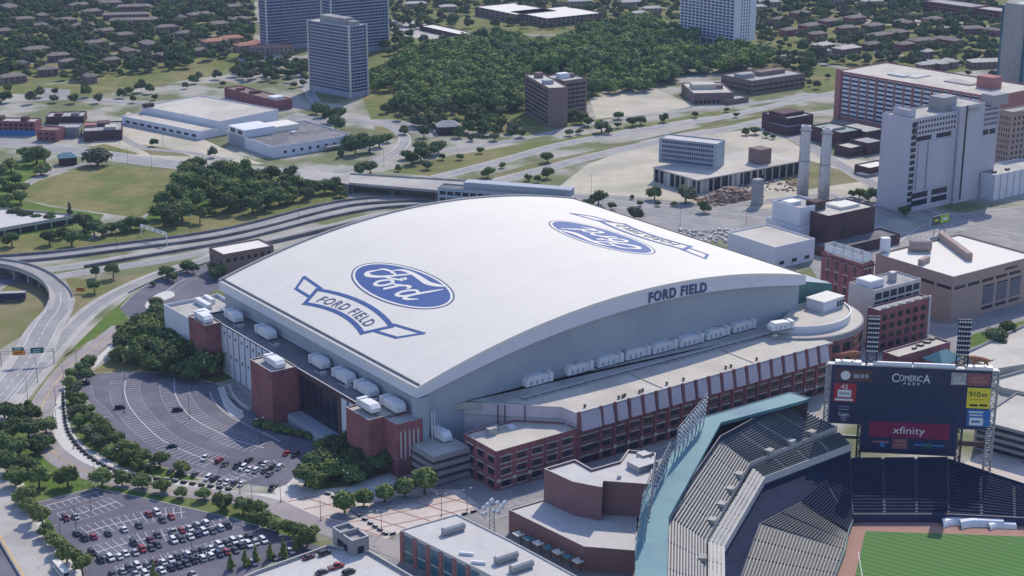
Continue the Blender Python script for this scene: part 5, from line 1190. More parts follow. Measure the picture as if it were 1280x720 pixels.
for (p, q) in zip(r, r[1:]+r[:1]):
    k = max(1, int(math.dist(p, q)/5.5))
    for i in range(k):
        a = lerp3(p, q, i/k); b = lerp3(p, q, (i+1)/k); mb = MB(); m_ = lerp3(a, b, .5); mb.box(m_, math.atan2(q[1]-p[1], q[0]-p[0]), math.dist(a, b)*.92, .25, z+.6, z+3.9); mb.build('sign_panel', M['steel_white'], t)
        fr_.tube((*a[:2], z-.4), (*a[:2], z+4.6), .14, n=5); fr_.tube((*a[:2], z+4.4), (*lerp3(a, (c[0]+lu*.5*U[0]+lv*.5*V[0], c[1]+lu*.5*U[1]+lv*.5*V[1]), .25)[:2], z-.4), .1, n=4)
    fr_.tube((*p[:2], z+4.1), (*q[:2], z+4.1), .14, n=5)
fr_.build('sign_frame', M['metal'], t)
# ---- white-framed loft building, its brick front and neighbours
z = 27.5; t = building('loft_building', 'white-framed loft building with large dark windows beside the brick sign tower', 'building', (1093, 363), z, left=(1060, 353), right=(1154.5, 349), wall='concrete_pale', roof='grey_roof', wins=[each('R', 6, 2, z-9.5, 4.4, 3.2, .84, .4)], units=[(.2, .55, 10, 9, 3.4, 'white_wall'), (.62, .45, 3.4, 3, 4.5, 'metal')])
c, lu, lv, z = INFO[t.name]
t2 = building('brick_front_block', 'red brick five-storey block with stepped white coping in front of the loft windows', 'building', (1099, 388), 21.5, lv=7, right=(1162, 371), wall='brick', roof='grey_roof', rim='concrete_pale', wins=[each('R', 6, 4, 1.5, 4.7, 2.6, .6, 1.5), dict(face='E', n=1, floors=4, z0=2, fh=4.7, wh=2.6, wf=.8, margin=.5)])
c, lu, lv, z = INFO[t2.name]
for i in range(6): mb = MB(); slab_on(mb, c, U, (U[1], -U[0]), 2+i*lu/6.2, 5+i*lu/6.2, z+.02, z+.9, .1, .5); mb.build('merlon', M['concrete_pale'], t2)
MB().box((c[0]+lu*U[0], c[1]+lu*U[1]), GA, 1.2, 1.2, 0, z+.6).build('corner_pier', M['concrete_pale'], t2)
t = building('flat_roof_shop', 'low red brick block with a flat tan roof behind the scoreboard', 'building', (1123, 446), 9, left=(1104, 439), right=(1197, 430), wall='brick', roof='tan_roof', rim='concrete', units=[])
c, lu, lv, z = INFO[t.name]
for i in range(6): a = P(1143+(i % 3)*9+(i//3)*5, 434-(i % 3)*3.6-(i//3)*4, z); MB().box(a, GA, 2.4, 1.2, z-.8, z+.1).build('skylight', M['dark_metal'], t)
t = thing('green_roof_pavilion', 'small pavilion with a green hipped roof behind the scoreboard', 'pavilion', P(1178, 455)[:2]); c = P(1178, 448, 7)
MB().box(c, GA, 12, 10, 0, 7).build('wall', M['tan_wall'], t); mb = MB(); q = rect((c[0]-7.2*U[0]-6*V[0], c[1]-7.2*U[1]-6*V[1]), 14.4, 12); r0 = (c[0]-2.5*U[0], c[1]-2.5*U[1], 11.2); r1 = (c[0]+2.5*U[0], c[1]+2.5*U[1], 11.2); e = [(*p, 7) for p in q]
mb.poly([e[0], e[1], r1, r0]); mb.poly([e[1], e[2], r1]); mb.poly([e[2], e[3], r0, r1]); mb.poly([e[3], e[0], r0]); mb.poly(e[::-1]); mb.build('roof', M['teal_roof'], t)
# concourse slabs and garage behind the scoreboard on the right
t = thing('stepped_terrace', 'pale stepped concourse terrace with railings right of the scoreboard', 'terrace', P(1262, 440)[:2])
MB().prism([p[:2] for p in G([(1205, 452), (1290, 412), (1290, 462), (1240, 470)])], 0, 3.4).build('upper_slab', M['tan_roof'], t)
MB().prism([p[:2] for p in G([(1240, 484), (1290, 470), (1290, 500), (1252, 492)])], 0, 3).build('lower_slab', M['tan_roof'], t)
for l, nm in (([(1205, 452), (1290, 412)], 3.4), ([(1240, 484), (1290, 470)], 3)): mb = MB(); wall_along(mb, [(*P(*p)[:2], 0) for p in l], .5, -.1, 0, nm+1.2); mb.build('parapet', M['concrete_grey'], t)
z = 13; t = building('striped_parking_deck', 'grey parking deck with dark horizontal openings at the right edge beside the scoreboard', 'parking deck', (1300, 545), z, left=(1250, 504), lu=40, ang=rad(50), wall='concrete_grey', roof='tan_roof')
c, lu, lv, z = INFO[t.name]
for k in range(4): windows(t, c, lu, lv, rad(50), 'L', 1, 1, 1.2+k*3.0, 3, 1.5, .96, .6, M['glass'], False, .08, 'opening')
sheet('sidewalk', [(1195, 585), (1240, 560), (1300, 590), (1300, 640), (1250, 610)], .06, 'plaza')
# ---- blue-grey box and power plant behind the dome
building('blue_grey_hall', 'plain blue-grey box hall with a tan roof behind the dome\'s right corner', 'hall', (969, 309), 13, left=(906, 291), right=(1016, 297), wall='white_wall', roof='tan_roof', wins=[bands('R', 3, 1, 2, 4, 2, .4)])
z = 24; t = building('power_house', 'white power house block under the two tall chimneys', 'power house', (1000, 260), z, left=(962, 251), right=(1036, 254), wall='white_wall', roof='grey_roof', par=1.4, wins=[each('L', 1, 1, 8, 4, 3, .1)], units=[(.3, .6, 9, 7, 2, 'white_metal')])
c, lu, lv, z = INFO[t.name]; add_block(t, (1000, 284), 13, left=(955, 272), lu=8, wall='white_wall', roof='grey_roof')
t = building('dark_brick_plant', 'nearly black brick plant building attached right of the white power house', 'plant building', (1036, 270), 21, lv=26, right=(1100, 259), wall='brick_dark', roof='tan_roof', units=[(.65, .5, 16, 12, 1.6, 'white_roof'), (.2, .7, 8, 8, 5, 'brick_dark'), (.8, .8, 5, 4, 3, 'grey_roof')])
building('dark_brick_annex', 'low dark brick annex at the foot of the dark brick plant', 'annex', (1040, 312), 6, lv=16, right=(1121, 291), wall='brick_dark', roof='dark_roof')
for (xb, yb, yt, lab) in ((1003, 244, 157, 'left one of two tall weathered grey chimneys'), (1029, 250, 161, 'right one of two tall weathered grey chimneys')):
    b = P(xb, yb); h_ = hgt(xb+1, yt, yb); s = scale_at(xb, yb); r = 6.6/s
    th = thing('chimney', lab, 'chimney', b[:2], 'tall chimneys of the power house')
    MB().lathe(b, [(r*1.12, 0), (r*1.0, h_*.5), (r*.92, h_-.3), (r*.96, h_), (r*.7, h_), (r*.7, h_-1)], 24).build('shaft', mat('chimney_concrete', (.52, .52, .53), .15, .15, .9, .1, (.34, .34, .36), .5, .12, (1, 1, .3)), th, True)
    for f in (.12, .5, .93): MB().lathe(b, [(r*1.1, h_*f), (r*1.1, h_*f+.6)], 24).build('band', M['concrete_grey'], th)
    MB().tube((b[0]-r*1.05, b[1]-.4, 2), (b[0]-r*.95, b[1]-.4, h_-1), .12, n=4).build('ladder', M['dark_metal'], th)
# ---- half demolished block with its podium and rubble
z = 30; zd = 9.0; 
pod = building('open_podium', 'pale concrete podium with columns and dark open bays at the demolition site', 'podium', (872, 225.5), zd, left=(810, 212), right=(997, 201), wall='glass', roof='tan_roof', par=.2)
c, lu, lv, _ = INFO[pod.name]
MB().prism(rect((c[0]-1.2*U[0]-1.2*V[0], c[1]-1.2*U[1]-1.2*V[1]), lu+2.4, lv+2.4), zd-.18, zd+.7).build('roof_slab', M['tan_roof'], pod)
for i in range(9): MB().box((c[0]+V[0]*lv*i/8-U[0]*.7, c[1]+V[1]*lv*i/8-U[1]*.7), GA, .9, .9, 0, zd-.2).build('column', M['concrete'], pod)
for i in range(1, 15): MB().box((c[0]+U[0]*lu*i/14-V[0]*.7, c[1]+U[1]*lu*i/14-V[1]*.7), GA, .9, .9, 0, zd-.2).build('column', M['concrete'], pod)
for (f, face) in ((.62, 'L'), (.1, 'L')): mb = MB(); slab_on(mb, c, V, (-U[0], -U[1]), lv*f, lv*f+7, 0, zd-.25, .4); mb.build('infill_wall', M['concrete_pale'], pod)
for f in (.32, .02): mb = MB(); slab_on(mb, c, U, (U[1], -U[0]), lu*f, lu*f+8, 0, zd-.25, .4); mb.build('infill_wall', M['concrete_pale'], pod)
zt_ = zd+hgt(824, 172, 207)*.95
c5 = P(896, 180, 27); cl = P(824, 172, 27); cx_ = math.atan2(cl[1]-c5[1], cl[0]-c5[0])-math.pi/2; lv5 = math.dist(c5[:2], cl[:2])
t = thing('gutted_block', 'gutted grey office block with rows of dark openings on the pale podium', 'office building', (c5[0], c5[1], zd)); zt_ = 27
wall_block(t, rect(c5, 15, lv5, cx_), zd+.72, zt_, M['grey_wall'], M['concrete_pale'])
windows(t, c5, 15, lv5, cx_, 'L', 24, 5, zd+2, 3.2, 1.9, .7, 2.2, M['tower_glass'], True, .08)
MB().box(P(950, 190, zd+8), GA, 11, 11, zd+.72, zd+11).build('service_core', M['brick_brown'], pod)
t = thing('standing_pier', 'lone dark concrete wall slab left standing beside the rubble heap', 'wall', P(946, 257)[:2]); MB().box(P(946, 256), GA, 6, 5, 0, 17).build('wall', M['concrete_grey'], t)
for i in range(3): a = P(938+i*7, 254-i*2); MB().tube((*a[:2], 16.8), (*a[:2], 22), .35, n=5).build('bare_column', M['concrete'], t)
rs = random.Random(3); mb = MB(); hp = P(906, 250)
pts = []
for i in range(420):
    a = rs.uniform(-1, 1); b = rs.uniform(-1, 1); h_ = 7.5*max(0, 1-(a*a+b*b)**.7)+.3
    x = hp[0]+a*21*U[0]+b*11*V[0]+3; y = hp[1]+a*21*U[1]+b*11*V[1]+4; s_ = rs.uniform(.7, 2.4)
    mb.box((x, y), rs.uniform(0, 3), s_*1.6, s_, max(0, h_-s_), h_+rs.uniform(-.3, .7), 0)
tag(mb.build('rubble_heap', M['rubble']), 'heap of red and tan demolition rubble before the pale podium', 'rubble', kind='stuff')
mb = MB()
for i in range(260):
    a = P(rs.uniform(905, 1010), rs.uniform(212, 240)); s_ = rs.uniform(.4, 1.5)
    if 0 < i: mb.box(a, rs.uniform(0, 3), s_*1.6, s_, 0, s_*.7)
tag(mb.build('site_rubble', M['rubble']), 'thin scatter of rubble on the sandy ground round the demolition site', 'rubble', kind='stuff')
mb = MB()
for i in range(160):
    a = P(rs.uniform(850, 985), rs.uniform(288, 304)); s_ = rs.uniform(.6, 1.8); mb.box(a, rs.uniform(0, 3), s_*1.5, s_, 0, s_*.9)
tag(mb.build('debris', M['concrete_pale']), 'scattered pale debris on the lot behind the dome\'s far edge', 'debris', kind='stuff')
# ---- white industrial halls upper left
z = hgt(275, 152, 167.5)+1.5; t = building('industrial_hall', 'white industrial hall with a wide tan gable-free roof left of the apartment slab', 'industrial hall', (275, 151.5), z, left=(206, 127), right=(348, 136.5), ang=ang_of((275, 151.5), (348, 136.5), z), wall='white_wall', roof='tan_roof', units=[(.05, .95, 8, 5, 3, 'brick_dark')])
c, lu, lv, z = INFO[t.name]; an = ang_of((275, 151.5), (348, 136.5), z)
cl = (c[0]-20*math.cos(an), c[1]-20*math.sin(an), 0); add_block(t, None, 6.5, c=cl, lu=19.6, lv=lv, ang=an, wall='white_wall', roof='tan_roof', nm='side_aisle')
windows(t, cl, 19.6, lv, an, 'L', 10, 1, 1.5, 4, 2, .6, 3, M['glass'], False)
z = 8.5; t = building('factory_hall', 'white factory hall with a dark roof, nearer the clump of trees', 'industrial hall', (342, 183.5), z, left=(293, 163), right=(441, 168), ang=ang_of((342, 183.5), (441, 168), z), wall='white_wall', roof='dark_roof', wins=[each('R', 8, 1, 2.5, 4, 2, .35, 6)], units=[(.55, .5, 4, 3, 1.5, 'white_metal')])
c, lu, lv, z = INFO[t.name]; an = ang_of((342, 183.5), (441, 168), z)
q = lambda fu, fv: (c[0]+fu*lu*math.cos(an)-fv*lv*math.sin(an), c[1]+fu*lu*math.sin(an)+fv*lv*math.cos(an))
MB().prism(rect(q(.0, .62), 26, lv*.36, an), 0, z+5).build('office_wing', M['white_wall'], t); MB().prism(rect(q(.22, .66), 34, lv*.28, an), 0, z+3.4).build('office_wing', M['white_roof'], t)
for fv in (.66, .82): mb = MB(); slab_on(mb, q(0, fv), (-math.sin(an), math.cos(an)), (-math.cos(an), -math.sin(an)), 0, 7, z+1, z+4, .1); mb.build('window', M['glass'], t)
mb = MB(); slab_on(mb, q(.62, 0), (math.cos(an), math.sin(an)), (math.sin(an), -math.cos(an)), 0, lu*.3, 2.8, 3.3, 5, 0); mb.build('loading_canopy', M['concrete'], t)
building('brick_store', 'long red-brown brick store with a flat roof behind the white industrial hall', 'store', (345, 126), 8.5, left=(268, 111), right=(365, 123), ang=ang_of((345, 126), (365, 123), 8), wall='brick', roof='brick_brown', units=[(.5, .55, 8, 6, 2, 'brick_dark'), (.5, .15, 10, 10, 2, 'white_metal'), (.4, .8, 6, 5, 2, 'brick')])
# ---- small buildings far left
t = building('painted_shop', 'two-storey brick row with white windows above a blue ground floor at left edge', 'shop row', (43, 152), 11, lu=14, left=(-30, 147), ang=rad(84), wall='brick', roof='concrete', wins=[each('L', 12, 1, 7, 4, 2.2, .6), each('L', 12, 1, 4.2, 4, 1.6, .6)], units=[(.5, .2, 6, 5, 3, 'brick_dark'), (.5, .6, 8, 6, 3, 'brick_dark')])
c, lu, lv, z = INFO[t.name]; mb = MB(); slab_on(mb, c, (-math.sin(rad(84)), math.cos(rad(84))), (-math.cos(rad(84)), -math.sin(rad(84))), 0, lv, 0, 3.9, .2); mb.build('ground_floor', M['blue'], t)
building('red_shop', 'small dark red brick house in front of the blue-fronted shop row', 'house', (70, 163), 9, left=(47, 161), right=(80, 158), ang=rad(78), wall='brick', roof='brick_brown', wins=[each('L', 3, 2, 1.5, 3.6, 1.8, .4)])
building('grey_shed', 'pale grey windowless shed between the dark red house and the dark works', 'shed', (98, 159), 8, left=(70, 160), lu=16, ang=rad(95), wall='concrete_grey', roof='grey_roof')
building('dark_works', 'dark brick works with broken stepped roofs beside the sandy lot', 'works', (152, 162), 8, left=(104, 166), lu=34, ang=rad(102), wall='brick_dark', roof='grey_roof', wins=[bands('L', 6, 1, 2, 4, 1.2, .7)], units=[(.3, .3, 10, 8, 2, 'tan_roof'), (.7, .5, 12, 9, 2.5, 'brick_dark'), (.6, .85, 8, 8, 2, 'brick_orange')])
building('back_works', 'low dark flat-roofed sheds behind the dark works', 'works', (104, 145), 6, left=(56, 147), lu=20, ang=rad(96), wall='brick_dark', roof='grey_roof', units=[(.5, .25, 8, 6, 1.5, 'dark_roof'), (.5, .7, 9, 6, 1.5, 'brick_dark')])
def gable_house(name, label, cat, px, py, a, b, h, rh, ang, wall, roof, group=None):
    c = P(px, py); t = thing(name, label, cat, c[:2], group); MB().box(c, ang, a, b, 0, h).build('wall', M[wall], t)
    ca, sa = math.cos(ang), math.sin(ang); T = lambda x, y, z: (c[0]+x*ca-y*sa, c[1]+x*sa+y*ca, z); e = .8; A_ = a/2+e; B_ = b/2+e; k = max(.5, a/2-b*.35)
    mb = MB(); p = [T(-A_, -B_, h), T(A_, -B_, h), T(A_, B_, h), T(-A_, B_, h)]; r0, r1 = T(-k, 0, h+rh), T(k, 0, h+rh)
    mb.poly([p[0], p[1], r1, r0]); mb.poly([p[1], p[2], r1]); mb.poly([p[2], p[3], r0, r1]); mb.poly([p[3], p[0], r0]); mb.poly(p[::-1]); mb.build('roof', M[roof], t)
    n = max(2, int(a/4.5))
    for s in (1, -1):
        for i in range(n):
            x = -a/2+a*(i+.5)/n
            for zz in ([1.2] if h < 5 else [1.0, h-2.4]): q = T(x, -s*b/2, 0); MB().box(q, ang, 1.4, .16, zz, zz+1.4).build('window', M['glass'], t)
    return t
gable_house('kiosk', 'small dark brick kiosk with a teal hipped roof by the lawn\'s corner', 'kiosk', 85, 205, 12, 9, 5.5, 3, rad(20), 'brick_dark', 'teal_roof')
gable_house('dark_house', 'solitary dark house with a grey hipped roof among trees below the wood', 'house', 560, 166, 17, 13, 6, 4, rad(10), 'brick_dark', 'grey_roof')
# ---- office at the back of the dome, left back annex
z = hgt(547, 234, 260); t = building('grey_office', 'blue-grey office with dark ribbon windows tucked behind the dome\'s far edge', 'office building', (547, 234), z, left=(544, 228), right=(705, 246), ang=ang_of((547, 234), (705, 246), z), wall='grey_wall', roof='dark_roof', wins=[bands('R', 16, 2, z-9, 4.4, 2.4, .8), bands('L', 3, 2, z-9, 4.4, 2.4, .8)], units=[(.62, .62, 70, 9, 4.5, 'grey_wall')])
building('brick_annex', 'brick annex with a white flat roof at the dome\'s far left corner', 'annex', (279, 318), 13, left=(272, 307), right=(330, 301), wall='brick_brown', roof='white_roof', wins=[each('R', 7, 1, 8, 4, 2, .5), each('L', 3, 1, 7, 4, 2, .5)])
# ---- near buildings at the bottom
bz_ = 22; zl_ = 9.3
t = thing('plain_brick_block', 'plain red-brown brick block with white flat roofs beside the teal ballpark canopy', 'building', P(720, 640)[:2])
up = [P(x, y, bz_)[:2] for x, y in ((680, 585.5), (719, 574), (740, 586), (775, 576), (785, 562), (820, 566), (812, 605), (754, 601), (752.5, 609), (716, 602))]
M['box_brick'] = mat('plain_brick', (.205, .115, .125), .08, .2, .9, .2)
wall_block(t, up, 0, bz_, M['box_brick'], M['concrete_pale'], M['concrete_pale'], .9, 'upper_wall', 'upper_roof', .5)
lo = [P(x, y, zl_)[:2] for x, y in ((636, 637), (677, 625), (700, 616), (796, 640), (796, 676), (793, 688), (730, 683))]
wall_block(t, lo, 0, zl_, M['box_brick'], M['concrete_pale'], M['concrete_pale'], .5, 'lower_wall', 'lower_roof', .4)
a = P(803, 582, bz_); mb = MB(); mb.box(a, GA, 9, 7, bz_-.8, bz_+1.6); mb.box((a[0]+1, a[1]+6), GA, 4, 4, bz_-.8, bz_+2.4); mb.build('roof_plant', M['metal'], t)
a = P(774, 595, bz_); MB().lathe(a, [(.8, bz_-.9), (.8, bz_+.2)], 10).build('roof_drain', M['concrete'], t)
a = P(780, 699, 5); MB().lathe((a[0], a[1]-.3), [(.9, 4.2), (.9, 5.8)], 12).build('wall_emblem', M['brick_dark'], t)
for i in range(7):
    a = P(648+i*12.4, 668+i*5.6, 4); MB().box(a, GA-math.pi/2, 3.6, 3.0, 4, 4.4).build('awning', M['white_roof'] if i % 2 == 0 else M['teal_roof'], t)
    MB().tube((a[0]+1, a[1], 0), (a[0]+1, a[1], 7), .25, n=5).build('awning_post', M['dark_metal'], t)
zz = 12; cW = P(500.5, 662, zz); aW = math.atan2(P(570, 642, zz)[1]-cW[1], P(570, 642, zz)[0]-cW[0]); 
pts = [P(500.5, 662, zz), P(571, 642, zz), P(640, 676, zz), P(740, 730, zz), P(700, 765, zz), P(600, 712, zz)]
t = thing('white_roof_block', 'flat white-roofed block with big dark glass bays between brick piers', 'building', cW[:2])
wall_block(t, [p[:2] for p in pts], 0, zz, M['concrete_pale'], M['concrete_pale'], M['concrete_pale'], .5)
a, b = Vector(pts[0][:2]), Vector(pts[5][:2]); d = (b-a).normalized(); ln = (b-a).length; nn = Vector((d.y, -d.x)); 
if nn.y > 0: nn = -nn
for i in range(6):
    s = ln*i/6; mb = MB(); slab_on(mb, a, d, nn, s+.1, s+2.0, 0, zz-.8, .5); mb.build('brick_pier', M['brick_orange'], t)
    for k, (z0_, h_) in enumerate(((.6, 3.6), (5, 5.6))): mb = MB(); slab_on(mb, a, d, nn, s+2.4, s+ln/6-.3, z0_, z0_+h_, .08); mb.build('window', M['glass_blue'], t)
for (x, y) in ((566, 664), (632, 700), (651, 711)):
    p = P(x, y, zz); q_ = (p[0]+7*U[0], p[1]+7*U[1]); mb = MB(); mb.tube((p[0]-4*U[0], p[1]-4*U[1], zz+1), (p[0]+4.5*U[0], p[1]+4.5*U[1], zz+1), 1.5, n=10); mb.box(p, GA, 9, 1.2, zz-.7, zz+.4); mb.build('roof_unit', M['metal'], t)
for (x, y) in ((583, 692), (598, 703)): p = P(x, y, zz); MB().box(p, GA-.8, 5, .8, zz-.6, zz+.5).build('duct', M['white_metal'], t)
# roof car park bottom left of it
zg = 9.5; t = thing('rooftop_car_park', 'pale rooftop car park with a grey parapet and entrance pavilion by the street', 'parking deck', P(400, 710)[:2])
pg = [P(300, 722, zg+1.2), P(320, 713, zg+1.2), P(410, 681, zg+1.2), P(462, 688, zg+1.2), P(520, 722, zg+1.2), P(560, 750, zg+1.2), P(260, 760, zg+1.2)]
wall_block(t, [p[:2] for p in pg], 0, zg+1.2, M['concrete_grey'], M['concrete_pale'], M['concrete_pale'], 1.2, thick=.5)
zp = 15.5; pv = MB(); q0 = P(440, 685, zp)
c, lu, lv = place_box((440, 676, ), zp, left=(410, 660), right=(463, 671)); r_ = rect(c, lu, lv)
inn = shell(pv, r_, 9, zp, 1.4, .5, 0); po = pv.build('pavilion_wall', [M['concrete_grey'], M['concrete_pale']], t); MB().prism(inn, zp-1.6, zp-1.4).build('pavilion_roof', M['grey_roof'], po)
c2_ = (c[0]+V[0]*lv*.48, c[1]+V[1]*lv*.48, 0); MB().prism(rect(c2_, lu, .8), zp-1.3, zp+.5).build('parapet', M['concrete_grey'], po)
for face, n in (('L', 1), ('R', 1)): windows(t, c, lu, lv, GA, face, n, 1, 9.9, 3, 2.6, .62, 1.2, M['glass'], False, .08, 'doorway')
# ================================================================== houses far off
HN = 0
def houses(lst, desc, group, roof, wall, noun='house'):
    lst = sorted(lst)
    for i, (x, y, w_) in enumerate(lst):
        s = scale_at(x, y); a = w_/s; r = random.Random(x*31+y)
        gable_house('terraced_house' if noun == 'terrace' else 'house', f'{ordinal(i)} from the left of the {desc}', noun, x, y, a, min(a*.62, 14), 6.2, 2.4 if a < 40 else 2, GA+r.choice([0, 0, math.pi/2, -.2])*(1 if a < 30 else 0)+(-.45 if a >= 30 else 0), wall, roof, group)
houses([(14, 14, 30), (54, 25, 20), (82, 31, 26), (6, 45, 18), (52, 38, 17), (46, 68, 30), (74, 76, 26), (86, 84, 22), (16, 103, 30), (120, 60, 22), (187, 61, 28), (112, 103, 20), (250, 24, 30), (228, 28, 14), (30, 86, 14), (100, 12, 26), (116, 20, 24), (30, 30, 22), (104, 38, 24), (130, 45, 22), (155, 50, 24), (210, 40, 24), (230, 48, 20), (272, 36, 26), (300, 30, 24), (160, 70, 24), (205, 76, 22), (140, 82, 20), (60, 94, 24), (250, 70, 18), (290, 14, 28)], 'grey-roofed upper left houses', 'grey-roofed houses upper left', 'brown_roof', 'brick_brown')
houses([(158, 24, 56), (168, 31, 58), (136, 9, 34), (188, 5, 34), (168, 14, 40)], 'long mauve terraces upper left', 'long terraces upper left', 'brown_roof', 'brick_brown', 'terrace')
houses([(268, 58, 30), (290, 54, 26), (308, 63, 28), (340, 66, 52), (322, 60, 20)], 'terracotta houses beside the whole apartment slab', 'terracotta roofed houses', 'red_roof', 'tan_wall')
houses([(1012, 38, 26), (1036, 32, 26), (1021, 49, 22), (1058, 41, 24), (1091, 38, 26), (1098, 50, 30), (1120, 47, 30), (1152, 57, 32), (1184, 56, 34), (1210, 42, 40), (1240, 44, 20), (1000, 22, 24), (1068, 28, 26), (1130, 34, 26), (1165, 30, 24), (985, 44, 20), (975, 30, 22), (1130, 62, 24), (1090, 62, 22)], 'brown-roofed houses of the upper right estate', 'brown-roofed houses upper right', 'brown_roof', 'brick')
houses([(1028, 63, 26), (1058, 67, 34), (1028, 70, 18), (1158, 72, 14), (1172, 86, 24), (1186, 84, 20), (1232, 84, 44), (1156, 88, 20)], 'small houses behind the red parking structure', 'small houses behind the parking structure', 'tan_roof', 'brick_brown')
for fr, z, le, ri, lab in (((684, 23), 10, (640, 14), (766, 18), 'three-storey apartment block with a white roof, right one of two behind the wood'), ((645, 18), 10, (593, 8), (690, 12), 'three-storey apartment block with a white roof, left one of two behind the wood')):
    building('apartment_block', lab, 'apartment block', fr, z, left=le, right=ri, wall='brick_brown', roof='white_roof', group='white-roofed apartment blocks', wins=[bands('L', 8, 3, 1.2, 3.1, 1.6, .5), bands('R', 12, 3, 1.2, 3.1, 1.6, .5)])
building('long_school', 'long single-storey hall with a white roof and dark front by the wood', 'school', (575, 43), 5, left=(513, 33), lu=18, wall='brick_dark', roof='white_roof')
building('brick_school', 'dark red brick school block at the upper right picture edge', 'school', (1215, 9), 12, left=(1160, 0), lu=30, wall='brick', roof='grey_roof', wins=[bands('L', 10, 3, 1, 3.6, 1.8)])
building('brick_school', 'second dark red brick block, lower right of the brick school', 'school', (1250, 14), 11, left=(1222, 6), lu=26, wall='brick', roof='concrete', wins=[bands('L', 6, 3, 1, 3.4, 1.7)])
for i, (x, y, w_) in enumerate(((1045, 4, 40), (1090, 7, 26), (960, 8, 30), (945, 14, 24), (520, 10, 26), (560, 14, 20), (790, 8, 26), (815, 16, 22), (800, 22, 18), (725, 7, 30))):
    gable_house('house', f'{ordinal(i)} in distance order of the pale houses along the top edge' if False else ['long pale house under the top edge, left of the brick school', 'short pale house under the top edge, beside the long pale one', 'pale house under the top edge, right of the wide grey tower', 'second pale house close to the wide grey tower', 'pale house under the top edge, right of the tall grey towers', 'small pale house before the white-roofed apartment blocks', 'pale house left of the wide grey tower, highest of three', 'middle pale house of three left of the wide grey tower', 'lowest pale house of three left of the wide grey tower', 'pale house behind the right white-roofed apartment block'][i], 'house', x, y, w_/scale_at(x, y), 12, 6, 2.2, GA-.4, 'tan_wall', 'concrete', 'pale houses at the top')
# ================================================================== trees
FM = dict(lush=foliage('foliage_lush', (.075, .130, .034), (.120, .185, .048)), dark=foliage('foliage_dark', (.050, .082, .036), (.095, .130, .052)), mid=foliage('foliage_mid', (.078, .118, .040), (.125, .165, .056)), light=foliage('foliage_light', (.115, .150, .046), (.170, .200, .072)), grey=foliage('foliage_grey', (.085, .100, .060), (.125, .132, .085)))
def crown_arrays(seed, H, W, kind, nl, leaf, core=True):
    r = np.random.default_rng(seed); zc = {'broad': .47, 'tall': .47, 'cone': .5, 'ball': .62, 'low': .5}[kind]*H; a = W/2; b = {'broad': .46, 'tall': .48, 'cone': .48, 'ball': .36, 'low': .46}[kind]*H
    if kind == 'cone':
        K = 9; f = (np.arange(K)+.5)/K; rad_ = a*(1.05-f)*.62; an = r.uniform(0, 6.28, K); cen = np.c_[np.cos(an)*a*(1-f)*.35, np.sin(an)*a*(1-f)*.35, .1*H+f*H*.85]; rl = np.maximum(rad_, .16*a)
    elif kind == 'ball': K = 5; cen = r.normal(0, .12, (K, 3))*[a, a, b]+[0, 0, zc]; rl = np.full(K, a*.86)
    else:
        K = 13; d = r.normal(0, 1, (K, 3)); d /= np.linalg.norm(d, axis=1)[:, None]; d[:, 2] = np.where(d[:, 2] < -.5, -.3*d[:, 2], d[:, 2]); m = r.uniform(.3, .66, K)[:, None]
        cen = d*m*[a, a, b]+[0, 0, zc]; rl = r.uniform(.36, .56, K)*a
    wts = rl**2/np.sum(rl**2); idx = r.choice(K, nl, p=wts); n = r.normal(0, 1, (nl, 3)); n /= np.linalg.norm(n, axis=1)[:, None]
    n[:, 2] = np.where(n[:, 2] < -.35, -n[:, 2]*.5, n[:, 2]); p = cen[idx]+n*rl[idx][:, None]*r.uniform(.72, 1.1, nl)[:, None]
    nn = n+r.normal(0, .3, (nl, 3))+[0, 0, .25]; nn /= np.linalg.norm(nn, axis=1)[:, None]; t = np.cross(nn, r.normal(0, 1, (nl, 3))); t /= np.linalg.norm(t, axis=1)[:, None]; s = np.cross(nn, t)
    sz = r.uniform(.55, 1.25, nl)[:, None]*leaf; v = np.stack([p-t*sz-s*sz*.7, p+t*sz*.8-s*sz, p+t*sz+s*sz*.8, p-t*sz*.7+s*sz], 1).reshape(-1, 3)
    f = np.arange(nl*4).reshape(-1, 4)
    if core:                                       # dark inner mass of each clump
        ic = []
        for k in range(K):
            u = np.array([[math.cos(q)*math.cos(e), math.sin(q)*math.cos(e), math.sin(e)] for e in (-.9, -.1, .75) for q in np.arange(6)*math.pi/3+e]); ic.append(cen[k]+u*rl[k]*.78)
            o = len(v)+k*18
        v0 = len(v); v = np.r_[v, np.concatenate(ic)]; fs = []
        for k in range(K):
            o = v0+k*18
            for rr in range(2):
                for i in range(6): j = (i+1) % 6; fs.append((o+rr*6+i, o+rr*6+j, o+rr*6+6+j, o+rr*6+6+i))
            fs.append((o+12, o+13, o+14, o+15)); fs.append((o+12, o+15, o+16, o+17))
        f = np.r_[f, np.array(fs)]
    return v, f
def mesh_np(name, v, f, mats, mi=None):
    me = bpy.data.meshes.new(name); me.vertices.add(len(v)); me.vertices.foreach_set('co', np.asarray(v, np.float32).ravel())
    me.loops.add(f.size); me.loops.foreach_set('vertex_index', f.astype(np.int32).ravel()); me.polygons.add(len(f)); me.polygons.foreach_set('loop_start', np.arange(len(f), dtype=np.int32)*4)
    for m in mats: me.materials.append(m)
    if mi is not None: me.polygons.foreach_set('material_index', mi.astype(np.int32))
    me.update(calc_edges=True); me.validate(); return me
TREES = {}
